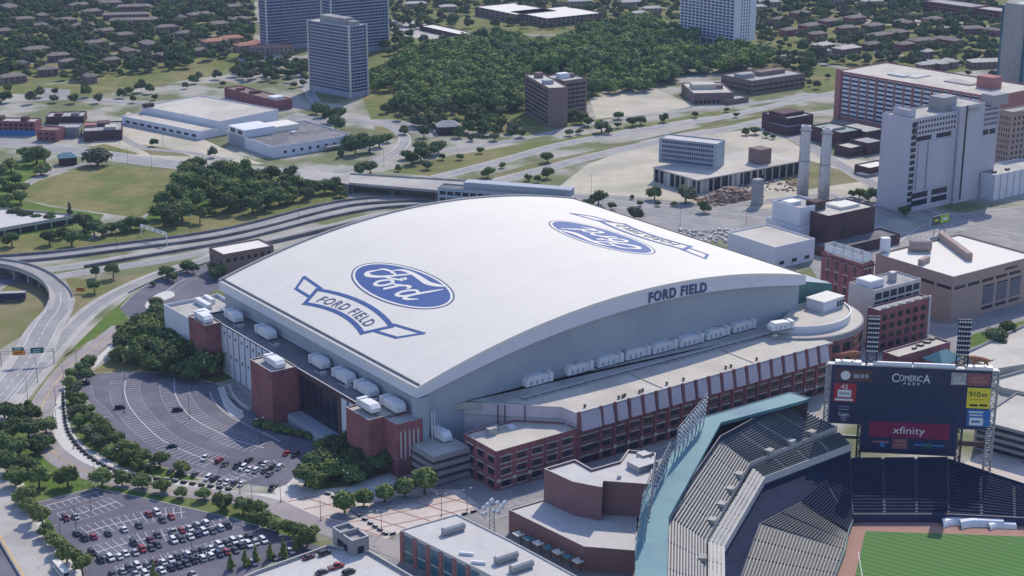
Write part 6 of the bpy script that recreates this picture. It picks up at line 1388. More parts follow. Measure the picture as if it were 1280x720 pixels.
def trunk_mesh(H, W, seed, kind):
    r = random.Random(seed); mb = MB(); z1 = {'ball': .5, 'low': .3, 'cone': .8}.get(kind, .55)*H; k = W*.028+.06
    mb.tube((0, 0, -.2), (r.uniform(-.2, .2), r.uniform(-.2, .2), z1), k*1.3, k*.6, 7)
    for i in range(4):
        a = r.uniform(0, 6.28); z0_ = z1*r.uniform(.45, .85); mb.tube((0, 0, z0_), (math.cos(a)*W*.28, math.sin(a)*W*.28, z0_+H*.22), k*.55, k*.2, 5)
    me = bpy.data.meshes.new('trunk'); me.from_pydata(mb.v, [], mb.f); me.materials.append(M['bark']); return me
def tree_mesh(kind, tone, var):
    key = (kind, tone, var)
    if key not in TREES:
        H, W = {'broad': (9.5, 9.5), 'tall': (11, 7), 'cone': (8, 4), 'ball': (7.5, 7), 'low': (3.6, 6)}[kind]
        v, f = crown_arrays(hash(kind) % 1 + var*17+len(kind)*5+len(tone), H, W, kind, {'broad': 1500, 'tall': 1300, 'cone': 750, 'ball': 1300, 'low': 700}[kind], .36 if kind != 'cone' else .3)
        TREES[key] = (mesh_np('crown', v, f, [FM[tone]]), trunk_mesh(H, W, var, kind), W)
    return TREES[key]
NT = 0
def tree(x, y, wpx, kind, tone, label, group, r):
    global NT
    NT += 1; cm, tm, W = tree_mesh(kind, tone, r.randrange(3)); p = P(x, y); s = 1.3*wpx/scale_at(x, y)/W
    t = thing({'cone': 'cone_tree', 'low': 'shrub', 'ball': 'round_tree'}.get(kind, 'leafy_tree'), label, 'shrub' if kind == 'low' else 'tree', p[:2], group)
    t.rotation_euler = (0, 0, r.uniform(0, 6.28)); t.scale = (s, s, s*r.uniform(.82, 1.02)*(1 if kind in ('low', 'ball') else .92))
    for nm, me in (('crown', cm), ('trunk', tm)):
        o = bpy.data.objects.new(nm, me); col.objects.link(o); o.parent = t
def cluster(desc, group, pts, kinds=('broad',), tones=('dark',), w_=None, noun='tree'):
    pts = sorted(pts)
    for i, q in enumerate(pts):
        r = random.Random(q[0]*77+q[1]); wp = q[2] if len(q) > 2 else r.uniform(*w_)
        k = q[3] if len(q) > 3 else r.choice(kinds)
        tree(q[0], q[1], wp, k, r.choice(tones), f'{ordinal(i)} {noun} from left {desc}', group, r)
cluster('in the dark clump below the freeway ramp', 'dark clump at the left edge', [(6, 523, 24), (22, 530, 26), (40, 527, 22), (14, 548, 28), (36, 548, 28), (58, 542, 22), (4, 565, 26), (24, 570, 28), (48, 566, 24), (12, 590, 28), (34, 590, 22), (60, 560, 18), (20, 608, 26)], tones=('dark', 'dark', 'mid'))
cluster('of two big trees above the lower car park', 'big round trees on the grass', [(49, 609, 27), (85, 609, 27)], tones=('mid',))
cluster('in the pale strip left of the lower car park', 'strip beside the lower car park', [(28, 628, 22), (38, 640, 20), (42, 652, 18), (54, 660, 20), (58, 672, 20), (66, 682, 20), (74, 692, 22), (84, 702, 22), (94, 712, 22), (104, 722, 22), (36, 632, 18)], kinds=('broad', 'tall'), tones=('light', 'mid', 'light'))
cluster('in the row above the lower car park', 'row above the lower car park', [(128, 609, 24), (153, 607, 20), (178, 612, 23), (204, 617, 21), (228, 623, 15), (255, 625, 17), (278, 638, 24)], tones=('mid', 'mid', 'light'))
cluster('in the clump at the lower car park\'s corner', 'clump at the car park corner', [(304, 642, 20), (322, 645, 22), (318, 655, 16), (335, 660, 22), (347, 668, 24), (362, 668, 18), (384, 684, 24), (374, 676, 20), (392, 672, 16)], tones=('light', 'mid'))
cluster('among slim pale trees by the rooftop car park', 'slim pale trees by the wall', [(289, 712, 11), (307, 707, 12), (320, 704, 11), (338, 700, 11), (355, 697, 11), (371, 690, 11), (354, 690, 9), (193, 726, 12)], kinds=('cone',), tones=('light',))
cluster('in the belt between pavement and upper car park', 'belt beside the upper car park', [(90, 474, 14), (88, 484, 16), (96, 492, 16), (90, 504, 16), (102, 508, 18), (94, 520, 16), (108, 522, 20), (100, 534, 16), (116, 532, 18), (124, 540, 20), (110, 548, 18), (132, 550, 20), (122, 560, 18), (144, 560, 20), (138, 572, 16), (156, 568, 20), (168, 574, 22), (158, 580, 18), (178, 580, 22), (172, 588, 15), (200, 584, 20), (227, 592, 18), (186, 590, 14)], tones=('mid', 'light', 'mid', 'grey'))
cluster('in the dark wood above the upper car park', 'dark wood beside the wing', [(156, 442, 28), (170, 436, 31), (160, 425, 24), (178, 448, 31), (186, 432, 33), (196, 448, 33), (206, 458, 36), (214, 440, 33), (228, 452, 36), (222, 466, 31), (242, 456, 33), (246, 472, 31), (260, 470, 36), (268, 462, 28), (190, 416, 28), (205, 422, 31), (222, 428, 31), (236, 438, 31), (176, 420, 26), (250, 446, 26), (198, 404, 24), (212, 408, 26), (190, 464, 24), (256, 456, 24), (168, 455, 24), (188, 462, 26), (204, 468, 24), (224, 474, 22), (240, 478, 22), (150, 452, 22)], tones=('dark', 'dark', 'mid'))
cluster('of the dark bunch beside the yellow-lined street', 'dark bunch beside the street', [(104, 468, 18), (112, 462, 18), (108, 476, 18)], tones=('dark',))
cluster('by the small car park behind the dark wood', 'trees by the small car park', [(196, 386, 16), (193, 394, 14), (269, 350, 15), (277, 346, 15), (266, 340, 12), (208, 348, 18), (216, 352, 13), (234, 340, 16), (242, 342, 13), (191, 358, 7)], tones=('dark', 'mid'))
cluster('in the row at the brick tower\'s foot', 'shrubs at the tower foot', [(324, 533, 14), (336, 537, 14), (348, 540, 13), (361, 543, 14), (374, 545, 13), (387, 548, 13), (399, 550, 12)], kinds=('low',), tones=('light', 'mid'), noun='shrub')
cluster('in the dense wood at the dome\'s near corner', 'dense wood at the near corner', [(382, 606, 29), (394, 612, 25), (398, 590, 29), (412, 602, 29), (410, 582, 29), (426, 594, 32), (426, 574, 29), (440, 604, 27), (444, 586, 32), (440, 566, 27), (456, 596, 29), (458, 576, 32), (472, 590, 32), (474, 570, 27), (486, 590, 27), (490, 576, 27), (500, 588, 20), (496, 564, 20), (406, 570, 23), (416, 560, 20), (386, 590, 20)], tones=('dark', 'dark', 'mid'))
cluster('in the row of clipped round trees on the square', 'clipped round trees on the square', [(431, 643, 23), (455, 634, 20), (481, 629, 20), (506, 623, 22), (531, 618, 26)], kinds=('ball',), tones=('mid',))
cluster('of lone trees on the freeway ramp verge', 'lone trees on the freeway verge', [(120, 347, 10), (142, 348, 15), (118, 366, 14), (38, 520, 14)], kinds=('tall',), tones=('dark',))
cluster('in the line of trees along the lawn\'s near edge', 'line along the lawn', [(8, 268, 16), (20, 274, 16), (32, 277, 16), (45, 279, 14), (63, 280, 15), (88, 277, 11, 'cone'), (105, 290, 24), (118, 294, 20), (128, 296, 18), (90, 308, 22), (62, 306, 18), (15, 308, 18), (140, 292, 16), (152, 291, 16), (164, 289, 18), (176, 287, 18), (78, 298, 14)], tones=('dark',))
cluster('in the bunch at the lawn\'s left end', 'bunch at the lawn end', [(4, 236, 18), (14, 246, 18), (26, 254, 18), (10, 258, 16), (20, 232, 16), (30, 240, 14), (4, 220, 16), (46, 206, 24), (34, 200, 18), (56, 203, 16), (52, 219, 20, 'low'), (14, 215, 16)], tones=('mid', 'dark', 'light'))
cluster('beside the kiosk', 'low tree beside the kiosk', [(122, 207, 30, 'low')], tones=('grey',))
cluster('in the big mixed clump right of the lawn', 'big mixed clump right of the lawn', [(202, 274, 24), (214, 282, 26), (206, 262, 24), (228, 276, 28), (222, 256, 28), (230, 240, 28), (238, 228, 26), (250, 279, 15, 'tall'), (262, 270, 12), (244, 262, 26), (252, 246, 28), (246, 218, 22), (258, 232, 24), (268, 256, 26), (272, 240, 26), (276, 222, 24), (286, 266, 26), (288, 248, 28), (290, 230, 26), (302, 258, 28), (306, 240, 28), (304, 222, 22), (316, 268, 26), (320, 250, 28), (322, 234, 24), (334, 262, 26), (338, 246, 26), (340, 230, 22), (350, 256, 24), (356, 242, 24), (364, 224, 18), (366, 252, 20), (374, 240, 22), (384, 250, 18), (392, 244, 18), (406, 242, 20), (418, 240, 18), (426, 246, 14)], tones=('dark', 'dark', 'mid', 'mid'))
cluster('in the dark bunch right of the bridge', 'dark bunch right of the bridge', [(450, 218, 15), (463, 217, 18), (508, 199, 14), (516, 206, 16), (526, 201, 18), (534, 212, 12), (540, 195, 16), (548, 192, 18), (526, 190, 16), (553, 200, 8)], tones=('dark',))
cluster('in the dark grove behind the factory hall', 'dark grove behind the factory hall', [(404, 146, 16), (412, 154, 18), (424, 150, 16), (420, 162, 18), (438, 184, 18), (444, 194, 20), (452, 182, 18), (462, 190, 20), (474, 184, 18), (484, 178, 14), (428, 196, 10, 'cone'), (396, 142, 14)], tones=('dark',))
cluster('on the freeway bank beside the dirt lot', 'trees on the freeway bank', [(752, 166, 18), (761, 168, 9), (773, 149, 12), (772, 160, 8), (790, 158, 13), (801, 156, 12), (830, 153, 11), (869, 147, 8), (908, 140, 6), (920, 147, 7), (712, 170, 9), (724, 168, 8), (726, 155, 16), (716, 150, 16), (735, 158, 12)], tones=('dark', 'mid'))
cluster('in the strip behind the dome\'s far edge', 'strip behind the dome', [(684, 203, 15), (684, 223, 13), (660, 226, 9), (672, 228, 9), (790, 249, 6), (818, 250, 17), (857, 254, 24), (793, 276, 20), (748, 256, 18), (735, 262, 14), (765, 262, 10), (800, 258, 7), (822, 258, 7), (842, 258, 7), (880, 266, 14), (610, 222, 14), (628, 210, 8)], tones=('dark', 'mid', 'grey'))
cluster('on the bright lawn under the tan hall', 'trees under the tan hall', [(1244, 431, 26), (1258, 420, 20), (1252, 436, 12)], tones=('dark',))
cluster('between the chimneys and the jail tower', 'trees beside the jail tower', [(1074, 248, 14), (1086, 252, 16), (1098, 252, 18), (1106, 246, 14), (1064, 246, 8), (932, 169, 10), (944, 168, 12), (958, 172, 8), (966, 174, 7), (1130, 272, 14)], tones=('dark', 'mid'))
cluster('beside the road past the dark house', 'trees beside the road past the dark house', [(505, 168, 12), (530, 172, 14), (574, 172, 14), (590, 176, 10), (604, 170, 14), (618, 176, 12), (640, 166, 14), (652, 172, 12), (575, 200, 8), (600, 192, 9), (498, 214, 8)], tones=('dark', 'mid', 'grey'))
print('individual trees', NT)
# ---- the wood and the far trees
LOW = [[crown_arrays(100+i*9+(0 if k == 'broad' else 50), 11, 12.5, k, 420, .62) for i in range(5)] for k in ('broad', 'broad')]
def inside(x, y, poly):
    c = False; j = len(poly)-1
    for i in range(len(poly)):
        if (poly[i][1] > y) != (poly[j][1] > y) and x < (poly[j][0]-poly[i][0])*(y-poly[i][1])/(poly[j][1]-poly[i][1])+poly[i][0]: c = not c
        j = i
    return c
def scatter(polys, spacing, seed, holes=(), sizes=(.7, 1.25), keep=1.0):
    """spacing in metres on the ground"""
    r = random.Random(seed); out = []
    for poly in polys:
        g = [P(x, y)[:2] for x, y in poly]; x0, x1 = min(p[0] for p in g), max(p[0] for p in g); y0, y1 = min(p[1] for p in g), max(p[1] for p in g)
        yy = y0
        while yy < y1:
            xx = x0
            while xx < x1:
                a, b = xx+r.uniform(-.45, .45)*spacing, yy+r.uniform(-.45, .45)*spacing
                if r.random() < keep and inside(a, b, g) and not any((a-h_[0])**2+(b-h_[1])**2 < h_[2]**2 for h_ in holes): out.append((a, b, r.uniform(*sizes)))
                xx += spacing
            yy += spacing
    return out
def forest(name, pts, label, cat, seed, tones):
    r = np.random.default_rng(seed); vs, fs, mi = [], [], []; o = 0
    for (x, y, s) in pts:
        v, f = LOW[int(r.integers(2))][int(r.integers(5))]; a = r.uniform(0, 6.28); ca, sa = math.cos(a), math.sin(a)
        q = v*s*np.array([1, 1, r.uniform(.85, 1.15)]); vs.append(np.c_[q[:, 0]*ca-q[:, 1]*sa+x, q[:, 0]*sa+q[:, 1]*ca+y, q[:, 2]]); fs.append(f+o); o += len(v); mi.append(np.full(len(f), r.choice(len(tones))))
    me = mesh_np(name, np.concatenate(vs), np.concatenate(fs), [FM[t] for t in tones], np.concatenate(mi))
    ob = bpy.data.objects.new(name, me); col.objects.link(ob); tag(ob, label, cat, kind='stuff')
hs = []
for o in col.objects:
    if o.parent is None and o.type == 'EMPTY' and o.location.y > 900 and o.get('category') not in ('tree', 'shrub'):
        b = [c.matrix_basis @ Vector(q) for c in o.children if c.type == 'MESH' for q in (c.bound_box[0], c.bound_box[6])]
        if b: rr_ = max(max(abs(p.x) for p in b), max(abs(p.y) for p in b)); hs.append((o.location.x, o.location.y-8, min(rr_*.95+7, 42))); 
wood = scatter([[(464, 128), (466, 96), (500, 84), (545, 62), (600, 50), (690, 60), (740, 38), (800, 30), (850, 48), (910, 64), (965, 74), (960, 86), (900, 92), (850, 98), (820, 114), (736, 122), (734, 100), (660, 92), (654, 140), (560, 140), (500, 136)]], 10.5, 5, hs, (.7, 1.7))
forest('woodland', wood, 'broad dark green wood in front of the white-roofed apartment blocks', 'wood', 3, ('mid', 'dark', 'lush', 'lush', 'light'))
far = scatter([[(-30, -8), (318, -8), (318, 60), (296, 70), (225, 88), (150, 95), (100, 102), (-30, 100)]], 11.5, 6, hs, (.6, 1.35), .86)
far += scatter([[(480, -8), (850, -8), (848, 30), (800, 30), (740, 36), (620, 38), (590, 20), (480, 22)], [(478, 22), (590, 22), (590, 40), (540, 55), (490, 70), (478, 70)]], 14, 7, hs, (.6, 1.2), .7)
far += scatter([[(935, -8), (1250, -8), (1248, 80), (1180, 88), (1040, 80), (1010, 86), (1020, 112), (960, 76), (935, 60)]], 12.5, 8, hs, (.55, 1.3), .75)
far += scatter([[(300, 75), (384, 60), (384, 112), (368, 112), (330, 100), (290, 105)], [(460, 128), (560, 138), (655, 140), (655, 172), (560, 172), (500, 160)]], 11, 9, hs, (.6, 1.1), .75)
far += scatter([[(-20, 112), (60, 118), (200, 112), (290, 88), (320, 92), (300, 110), (215, 118), (190, 128), (60, 132), (-20, 140)]], 19, 10, hs, (.55, 1.1), .55)
far += scatter([[(960, 76), (1040, 80), (1040, 128), (1015, 118)], [(1180, 90), (1250, 70), (1250, 100), (1180, 98)], [(700, 130), (735, 125), (740, 160), (690, 165)], [(180, 175), (260, 195), (330, 200), (300, 208), (200, 196)]], 20, 11, hs, (.5, .9), .6)
forest('distant_trees', far, 'far tree cover between the houses and lawns of the outer town', 'tree cover', 4, ('dark', 'mid', 'dark', 'grey'))
print('far trees', len(wood), len(far))
# ================================================================== vehicles
PAINT = {}
def paint_of(n):
    cols = dict(white=(.62, .62, .62), silver=(.32, .33, .35), black=(.012, .012, .015), dark=(.035, .037, .045), red=(.28, .015, .025), maroon=(.10, .012, .022), navy=(.02, .035, .09), grey=(.13, .135, .145), teal=(.025, .05, .055), blue=(.05, .12, .30))
    if n not in PAINT:
        m = mat('car_paint_'+n, cols[n], .05, .5, .3, .5); PAINT[n] = m
    return PAINT[n]
CARS = {}
def car_proto(kind, colr):
    L_, W_, h0, h1, cab = dict(sedan=(4.7, 1.85, .86, 1.45, (-1.75, -1.0, .55, 1.35)), suv=(4.8, 1.95, 1.02, 1.78, (-2.25, -2.0, .65, 1.35)), pickup=(5.7, 2.0, 1.05, 1.85, (-.5, -.35, 1.0, 1.65)))[kind]
    root = bpy.data.objects.new('parked_car', None); col.objects.link(root); root['category'] = 'car'
    def prof(pts, w0, w1, m, nm, par):
        mb = MB(); n = len(pts); A_ = [(x, -(w0 if i >= 0 else w1)/2, z) for i, (x, z) in enumerate(pts)]
        ws = [w0 if z < h0+.05 else w1 for _, z in pts]; A_ = [(x, -ws[i]/2, z) for i, (x, z) in enumerate(pts)]; B_ = [(x, ws[i]/2, z) for i, (x, z) in enumerate(pts)]
        mb.poly(A_); mb.poly(B_[::-1])
        for i in range(n): j = (i+1) % n; mb.poly([A_[j], A_[i], B_[i], B_[j]])
        return mb.build(nm, m, par)
    l = L_/2; c = cab
    if kind == 'pickup': pr = [(-l, .38), (l, .38), (l, .85), (l-.2, h0), (-l, h0)]
    elif kind == 'suv': pr = [(-l, .38), (l, .38), (l, .80), (l-.25, h0-.04), (1.3, h0), (-l+.05, h0)]
    else: pr = [(-l, .32), (l, .32), (l, .66), (l-.3, h0-.1), (1.2, h0), (-1.75, h0), (-l+.1, h0-.04)]
    body = prof(pr, W_, W_*.95, paint_of(colr), 'body', root)
    gl = [(c[0], h0+.005), (c[3], h0+.005), (c[2], h1-.07), (c[1], h1-.07)]
    g = prof(gl, W_*.9, W_*.76, M['glass'], 'windows', root)
    MB().hexa([(c[1]-.08, -W_*.38, h1-.065), (c[2]+.1, -W_*.38, h1-.065), (c[2]+.1, W_*.38, h1-.065), (c[1]-.08, W_*.38, h1-.065)], [(c[1]+.05, -W_*.34, h1), (c[2]-.05, -W_*.34, h1), (c[2]-.05, W_*.34, h1), (c[1]+.05, W_*.34, h1)]).build('roof', paint_of(colr), root)
    for x in (-l+.95, l-.95):
        for y in (-1, 1): MB().tube((x, y*(W_/2-.24), .34), (x, y*(W_/2+.01), .34), .34, n=10).build('wheel', M['black'], root)
    for y in (-1, 1): MB().box((l+.005, y*W_*.34), 0, .06, .36, .6, .76).build('headlight', M['steel_white'], root)
    if kind == 'pickup': MB().prism([(-l+.12, -W_*.42), (-.62, -W_*.42), (-.62, W_*.42), (-l+.12, W_*.42)], h0+.004, h0+.012).build('load_bed', M['dark_metal'], root)
    return root
def park(rows, ang_from, ang_to, lot, group):
    A_, B_ = P(*ang_from), P(*ang_to); base = math.atan2(B_[1]-A_[1], B_[0]-A_[0]); n = 0
    for rn, lst in rows:
        lst = sorted(lst, key=lambda q: q[0])
        for i, q in enumerate(lst):
            x, y, colr, kind = q[:4]; r = random.Random(x*13+y); a = base+(math.pi if r.random() < .3 else 0)+r.uniform(-.04, .04)+(q[4] if len(q) > 4 else 0)
            p = P(x, y, .7); lab = f'{colr if colr != "dark" else "dark grey"} {kind if kind != "suv" else "utility car"}, {ordinal(i)} from left, {rn}, {lot}'
            key = (kind, colr)
            if key not in CARS:
                CARS[key] = car_proto(kind, colr); t = CARS[key]; t.location = (p[0], p[1], .05); t.rotation_euler = (0, 0, a)
            else: t = dup(CARS[key], (p[0], p[1], .05), a)
            t['label'] = lab; t['group'] = group; t['category'] = {'sedan': 'car', 'suv': 'car', 'pickup': 'pickup truck'}[kind]; n += 1
    return n
W_, S_, K_, D_, R_, MR, N_, GR = 'white', 'silver', 'black', 'dark', 'red', 'maroon', 'navy', 'grey'
low_rows = [
 ('topmost row', [(82, 647, MR, 'suv'), (94, 645, S_, 'sedan')]),
 ('second row', [(96, 666, D_, 'sedan'), (106, 672, K_, 'suv'), (117, 670, R_, 'sedan'), (135, 666, D_, 'sedan'), (155, 661, W_, 'sedan'), (174, 656, D_, 'sedan'), (186, 642, R_, 'sedan'), (196, 640, W_, 'suv'), (203, 649, D_, 'sedan'), (214, 645, R_, 'sedan')]),
 ('third row upper side', [(115, 690, K_, 'suv'), (167, 678, K_, 'suv'), (188, 674, MR, 'sedan'), (197, 668, D_, 'sedan'), (217, 665, S_, 'pickup'), (227, 662, R_, 'sedan'), (237, 660, W_, 'sedan'), (246, 656, S_, 'suv'), (257, 653, W_, 'suv'), (275, 659, W_, 'suv'), (284, 656, K_, 'pickup')]),
 ('third row lower side', [(126, 699, K_, 'suv'), (138, 697, W_, 'suv'), (149, 695, W_, 'sedan'), (157, 691, W_, 'sedan'), (169, 690, S_, 'sedan'), (178, 686, R_, 'suv'), (189, 684, D_, 'sedan'), (197, 680, K_, 'sedan'), (217, 675, W_, 'suv'), (227, 673, D_, 'sedan'), (238, 670, W_, 'sedan'), (247, 667, N_, 'sedan'), (255, 664, W_, 'suv'), (265, 663, D_, 'sedan')]),
 ('fourth row upper side', [(141, 717, D_, 'sedan'), (153, 713, S_, 'sedan'), (161, 710, D_, 'suv'), (172, 707, W_, 'suv'), (184, 706, GR, 'sedan'), (193, 702, MR, 'sedan'), (204, 702, W_, 'sedan'), (213, 699, W_, 'pickup'), (222, 695, D_, 'sedan'), (234, 692, W_, 'suv'), (242, 690, D_, 'sedan'), (253, 687, D_, 'sedan'), (264, 685, W_, 'sedan'), (274, 681, W_, 'suv'), (284, 678, D_, 'sedan'), (292, 676, W_, 'suv'), (301, 673, W_, 'sedan'), (311, 670, K_, 'suv')]),
 ('fourth row lower side', [(170, 717, S_, 'sedan'), (182, 717, W_, 'suv'), (202, 712, W_, 'sedan'), (214, 709, K_, 'sedan'), (224, 706, 'teal', 'sedan'), (233, 703, D_, 'sedan'), (242, 700, K_, 'suv'), (253, 697, W_, 'suv'), (263, 694, W_, 'suv'), (274, 692, N_, 'suv'), (283, 689, R_, 'sedan'), (294, 687, D_, 'sedan'), (301, 681, D_, 'sedan'), (311, 680, W_, 'suv'), (319, 677, S_, 'sedan'), (329, 675, W_, 'suv')]),
 ('row under slim trees', [(241, 717, S_, 'sedan'), (316, 702, W_, 'sedan'), (363, 688, W_, 'sedan'), (342, 696, D_, 'sedan')])]
n1 = park(low_rows, (68, 640), (80, 654), 'lower car park', 'cars in the lower car park')
up_rows = [
 ('kerbside row', [(213, 589, D_, 'sedan'), (224, 592, D_, 'suv'), (243, 593, K_, 'sedan'), (260, 597, W_, 'suv'), (268, 598, K_, 'suv'), (276, 601, S_, 'sedan'), (284, 602, W_, 'sedan'), (292, 604, K_, 'sedan'), (302, 604, W_, 'sedan')]),
 ('middle row', [(257, 572, W_, 'pickup'), (274, 575, R_, 'suv'), (281, 580, K_, 'sedan'), (296, 582, K_, 'suv'), (304, 584, W_, 'suv'), (312, 586, W_, 'sedan'), (321, 587, W_, 'suv'), (331, 588, D_, 'sedan'), (337, 592, GR, 'sedan'), (350, 583, W_, 'suv'), (341, 583, D_, 'suv')]),
 ('middle row far side', [(311, 575, K_, 'suv'), (326, 579, D_, 'sedan'), (332, 579, W_, 'sedan')]),
 ('pair by the wing entrance', [(358, 566, R_, 'sedan'), (369, 568, K_, 'suv')]),
 ('exit lane', [(341, 609, K_, 'pickup')])]
n2 = park(up_rows, (296, 589), (308, 579), 'upper car park', 'cars in the upper car park')
n3 = park([('mostly empty bays', [(150, 509, K_, 'suv'), (222, 512, K_, 'suv'), (215, 557, N_, 'sedan'), (106, 479, K_, 'sedan'), (113, 467, GR, 'sedan'), (180, 391, K_, 'sedan')])], (146, 509.6), (156, 508.6), 'upper car park', 'cars in the upper car park')
# cars on the roof of the near parking deck: these stand at roof height
for x, y, colr, kind, lab in ((420, 709, 'red', 'pickup', 'red pickup on the rooftop car park'), (402, 716, 'dark', 'sedan', 'dark grey sedan beside the red pickup on the rooftop car park'), (386, 697, 'maroon', 'sedan', 'maroon sedan by the parapet of the rooftop car park'), (406, 692, 'dark', 'suv', 'dark sport utility car beside the entrance pavilion'), (436, 716, 'black', 'suv', 'black sport utility car right of the red pickup on the rooftop')):
    p = P(x, y, 9.8)
    if (kind, colr) not in CARS: CARS[(kind, colr)] = t = car_proto(kind, colr); t.location = (p[0], p[1], 9.52); t.rotation_euler = (0, 0, GA)
    else: t = dup(CARS[(kind, colr)], (p[0], p[1], 9.52), GA+.1)
    t['label'] = lab; t['group'] = 'cars on the rooftop car park'; t['category'] = 'pickup truck' if kind == 'pickup' else 'car'
print('cars', n1+n2+n3)
rq = random.Random(12); keys = list(CARS)
for k in range(34):
    x = 476+(k % 12)*3.4+rq.uniform(-.6, .6); y = 30+(k//12)*6+(k % 12)*.5; p = P(x, y); t = dup(CARS[rq.choice(keys)], (p[0], p[1], .05), GA+rq.choice([0, math.pi]))
    t['label'] = 'tiny parked car in the crowded lot right of the tall apartment towers'; t['group'] = 'tiny cars in the far lot'; t['category'] = 'car'
def bus(px, py, ang, lab):
    p = P(px, py); t = thing('white_bus', lab, 'bus', p[:2]); L_, w_ = 11, 2.5
    MB().box(p, ang, L_, w_, .45, 3.05).build('body', M['steel_white'], t); MB().box(p, ang, L_-.3, w_-.2, 3.06, 3.2).build('roof', M['white_roof'], t)
    ca, sa = math.cos(ang), math.sin(ang)
    for s in (-1, 1):
        for i in range(6): x = -L_/2+1+i*1.75; MB().box((p[0]+x*ca-s*w_/2*sa, p[1]+x*sa+s*w_/2*ca), ang, 1.4, .06, 1.5, 2.5).build('window', M['glass'], t)
        for x in (-3.4, 3.6): MB().tube((p[0]+x*ca-s*(w_/2-.3)*sa, p[1]+x*sa+s*(w_/2-.3)*ca, .5), (p[0]+x*ca-s*(w_/2+.02)*sa, p[1]+x*sa+s*(w_/2+.02)*ca, .5), .5, n=10).build('wheel', M['black'], t)
    e = L_/2; MB().box((p[0]+e*ca, p[1]+e*sa), ang, .06, w_*.85, 1.4, 2.6).build('windscreen', M['glass'], t)
a_, b_ = P(70, 708), P(82, 722); bus(77, 717, math.atan2(b_[1]-a_[1], b_[0]-a_[0]), 'white bus parked at the picture\'s bottom edge beside the tree strip')
# ================================================================== lamps, signs and small street things
def lamp_proto(h=9.0, arms=2):
    r = bpy.data.objects.new('street_lamp', None); col.objects.link(r); r['category'] = 'street lamp'
    MB().lathe((0, 0), [(.28, 0), (.28, .5), (.12, .55), (.08, h)], 8).build('pole', M['dark_metal'], r)
    for s in ((-1, 1) if arms == 2 else (1,)):
        a = MB().tube((0, 0, h-.3), (s*1.3, 0, h), .06, n=5).build('arm', M['dark_metal'], r); MB().box((s*1.6, 0), 0, .9, .4, h-.08, h+.12).build('lamp_head', M['metal'], a)
    return r
LP = lamp_proto(); lamps = sorted([(96, 459), (80, 480), (70, 507), (71, 536), (92, 561), (118, 596), (144, 587), (192, 606), (276, 614), (300, 617), (351, 628), (401, 651), (477, 668), (552, 645), (502, 600), (584, 639), (433, 617)])
for i, (x, y) in enumerate(lamps):
    p = P(x, y); a = .5+i*.4; t = LP if i == 0 else dup(LP, (0, 0, 0)); t.location = (p[0], p[1], .05); t.rotation_euler = (0, 0, a)
    t['label'] = f'dark double-armed lamp, {ordinal(i)} from left along the street and square'; t['group'] = 'street lamps along the street'
LQ = lamp_proto(11, 2); lots = sorted([(114, 638), (95, 663), (77, 690), (156, 474), (257, 480), (326, 554), (237, 524), (155, 516), (240, 690), (316, 640)])
for i, (x, y) in enumerate(lots):
    p = P(x, y); t = LQ if i == 0 else dup(LQ, (0, 0, 0)); t.name = 'car_park_lamp'; t.location = (p[0], p[1], .05); t.rotation_euler = (0, 0, 1.1+i)
    t['label'] = f'tall car park lamp standing among the painted bays, {ordinal(i)} from the left'; t['group'] = 'car park lamps'
LF = lamp_proto(12, 1); fr = sorted([(47, 478), (35, 502), (146, 311), (29, 273), (84, 305), (238, 292), (331, 268), (406, 254), (479, 252), (458, 252), (373, 276), (160, 205), (190, 213), (115, 201), (480, 208), (739, 240), (752, 274), (850, 282), (933, 280), (150, 180), (204, 182)])
for i, (x, y) in enumerate(fr):
    p = P(x, y); t = LF if i == 0 else dup(LF, (0, 0, 0)); t.name = 'freeway_lamp'; t.location = (p[0], p[1], .05 if (x, y) != (29, 273) else 4.5); t.rotation_euler = (0, 0, 2+i)
    t['label'] = f'single-armed freeway lamp, {ordinal(i)} from the left of those along the freeway'; t['group'] = 'freeway lamps'
# kerb blocks: black stone planters with white caps
def planter():
    r = bpy.data.objects.new('kerb_block', None); col.objects.link(r); r['category'] = 'planter'
    MB().box((0, 0), 0, 2.3, 1.3, 0, .75).build('tub', M['black'], r); MB().box((0, .75), 0, 2.5, .5, 0, .95).build('backrest', M['concrete_pale'], r); return r
KB = planter(); ln = spline([P(x, y)[:2] for x, y in ((79, 492), (80, 515), (84, 538), (95, 556), (112, 572), (140, 588), (172, 596), (215, 602), (262, 609), (296, 614))], 12); acc = 0; nx = 0; k = 0
tot = sum(math.dist(ln[i], ln[i+1]) for i in range(len(ln)-1))
for i in range(len(ln)-1):
    d = math.dist(ln[i], ln[i+1])
    while nx <= acc+d:
        f = (nx-acc)/d; p = lerp3(ln[i], ln[i+1], f); a = math.atan2(ln[i+1][1]-ln[i][1], ln[i+1][0]-ln[i][0]); t = KB if k == 0 else dup(KB, (0, 0, 0)); t.location = (p[0], p[1], .06); t.rotation_euler = (0, 0, a)
        t['label'] = f'black block with white cap, {ordinal(k)} along the pavement from its far end'; t['group'] = 'blocks along the pavement'; nx += 3.9; k += 1
    acc += d
PL = bpy.data.objects.new('plaza_block', None); col.objects.link(PL); PL['category'] = 'planter'
MB().box((0, 0), 0, 2.1, .9, 0, .8).build('tub', M['black'], PL); MB().box((0, 0), 0, 2.2, 1.0, .8, .9).build('cap', M['metal'], PL)
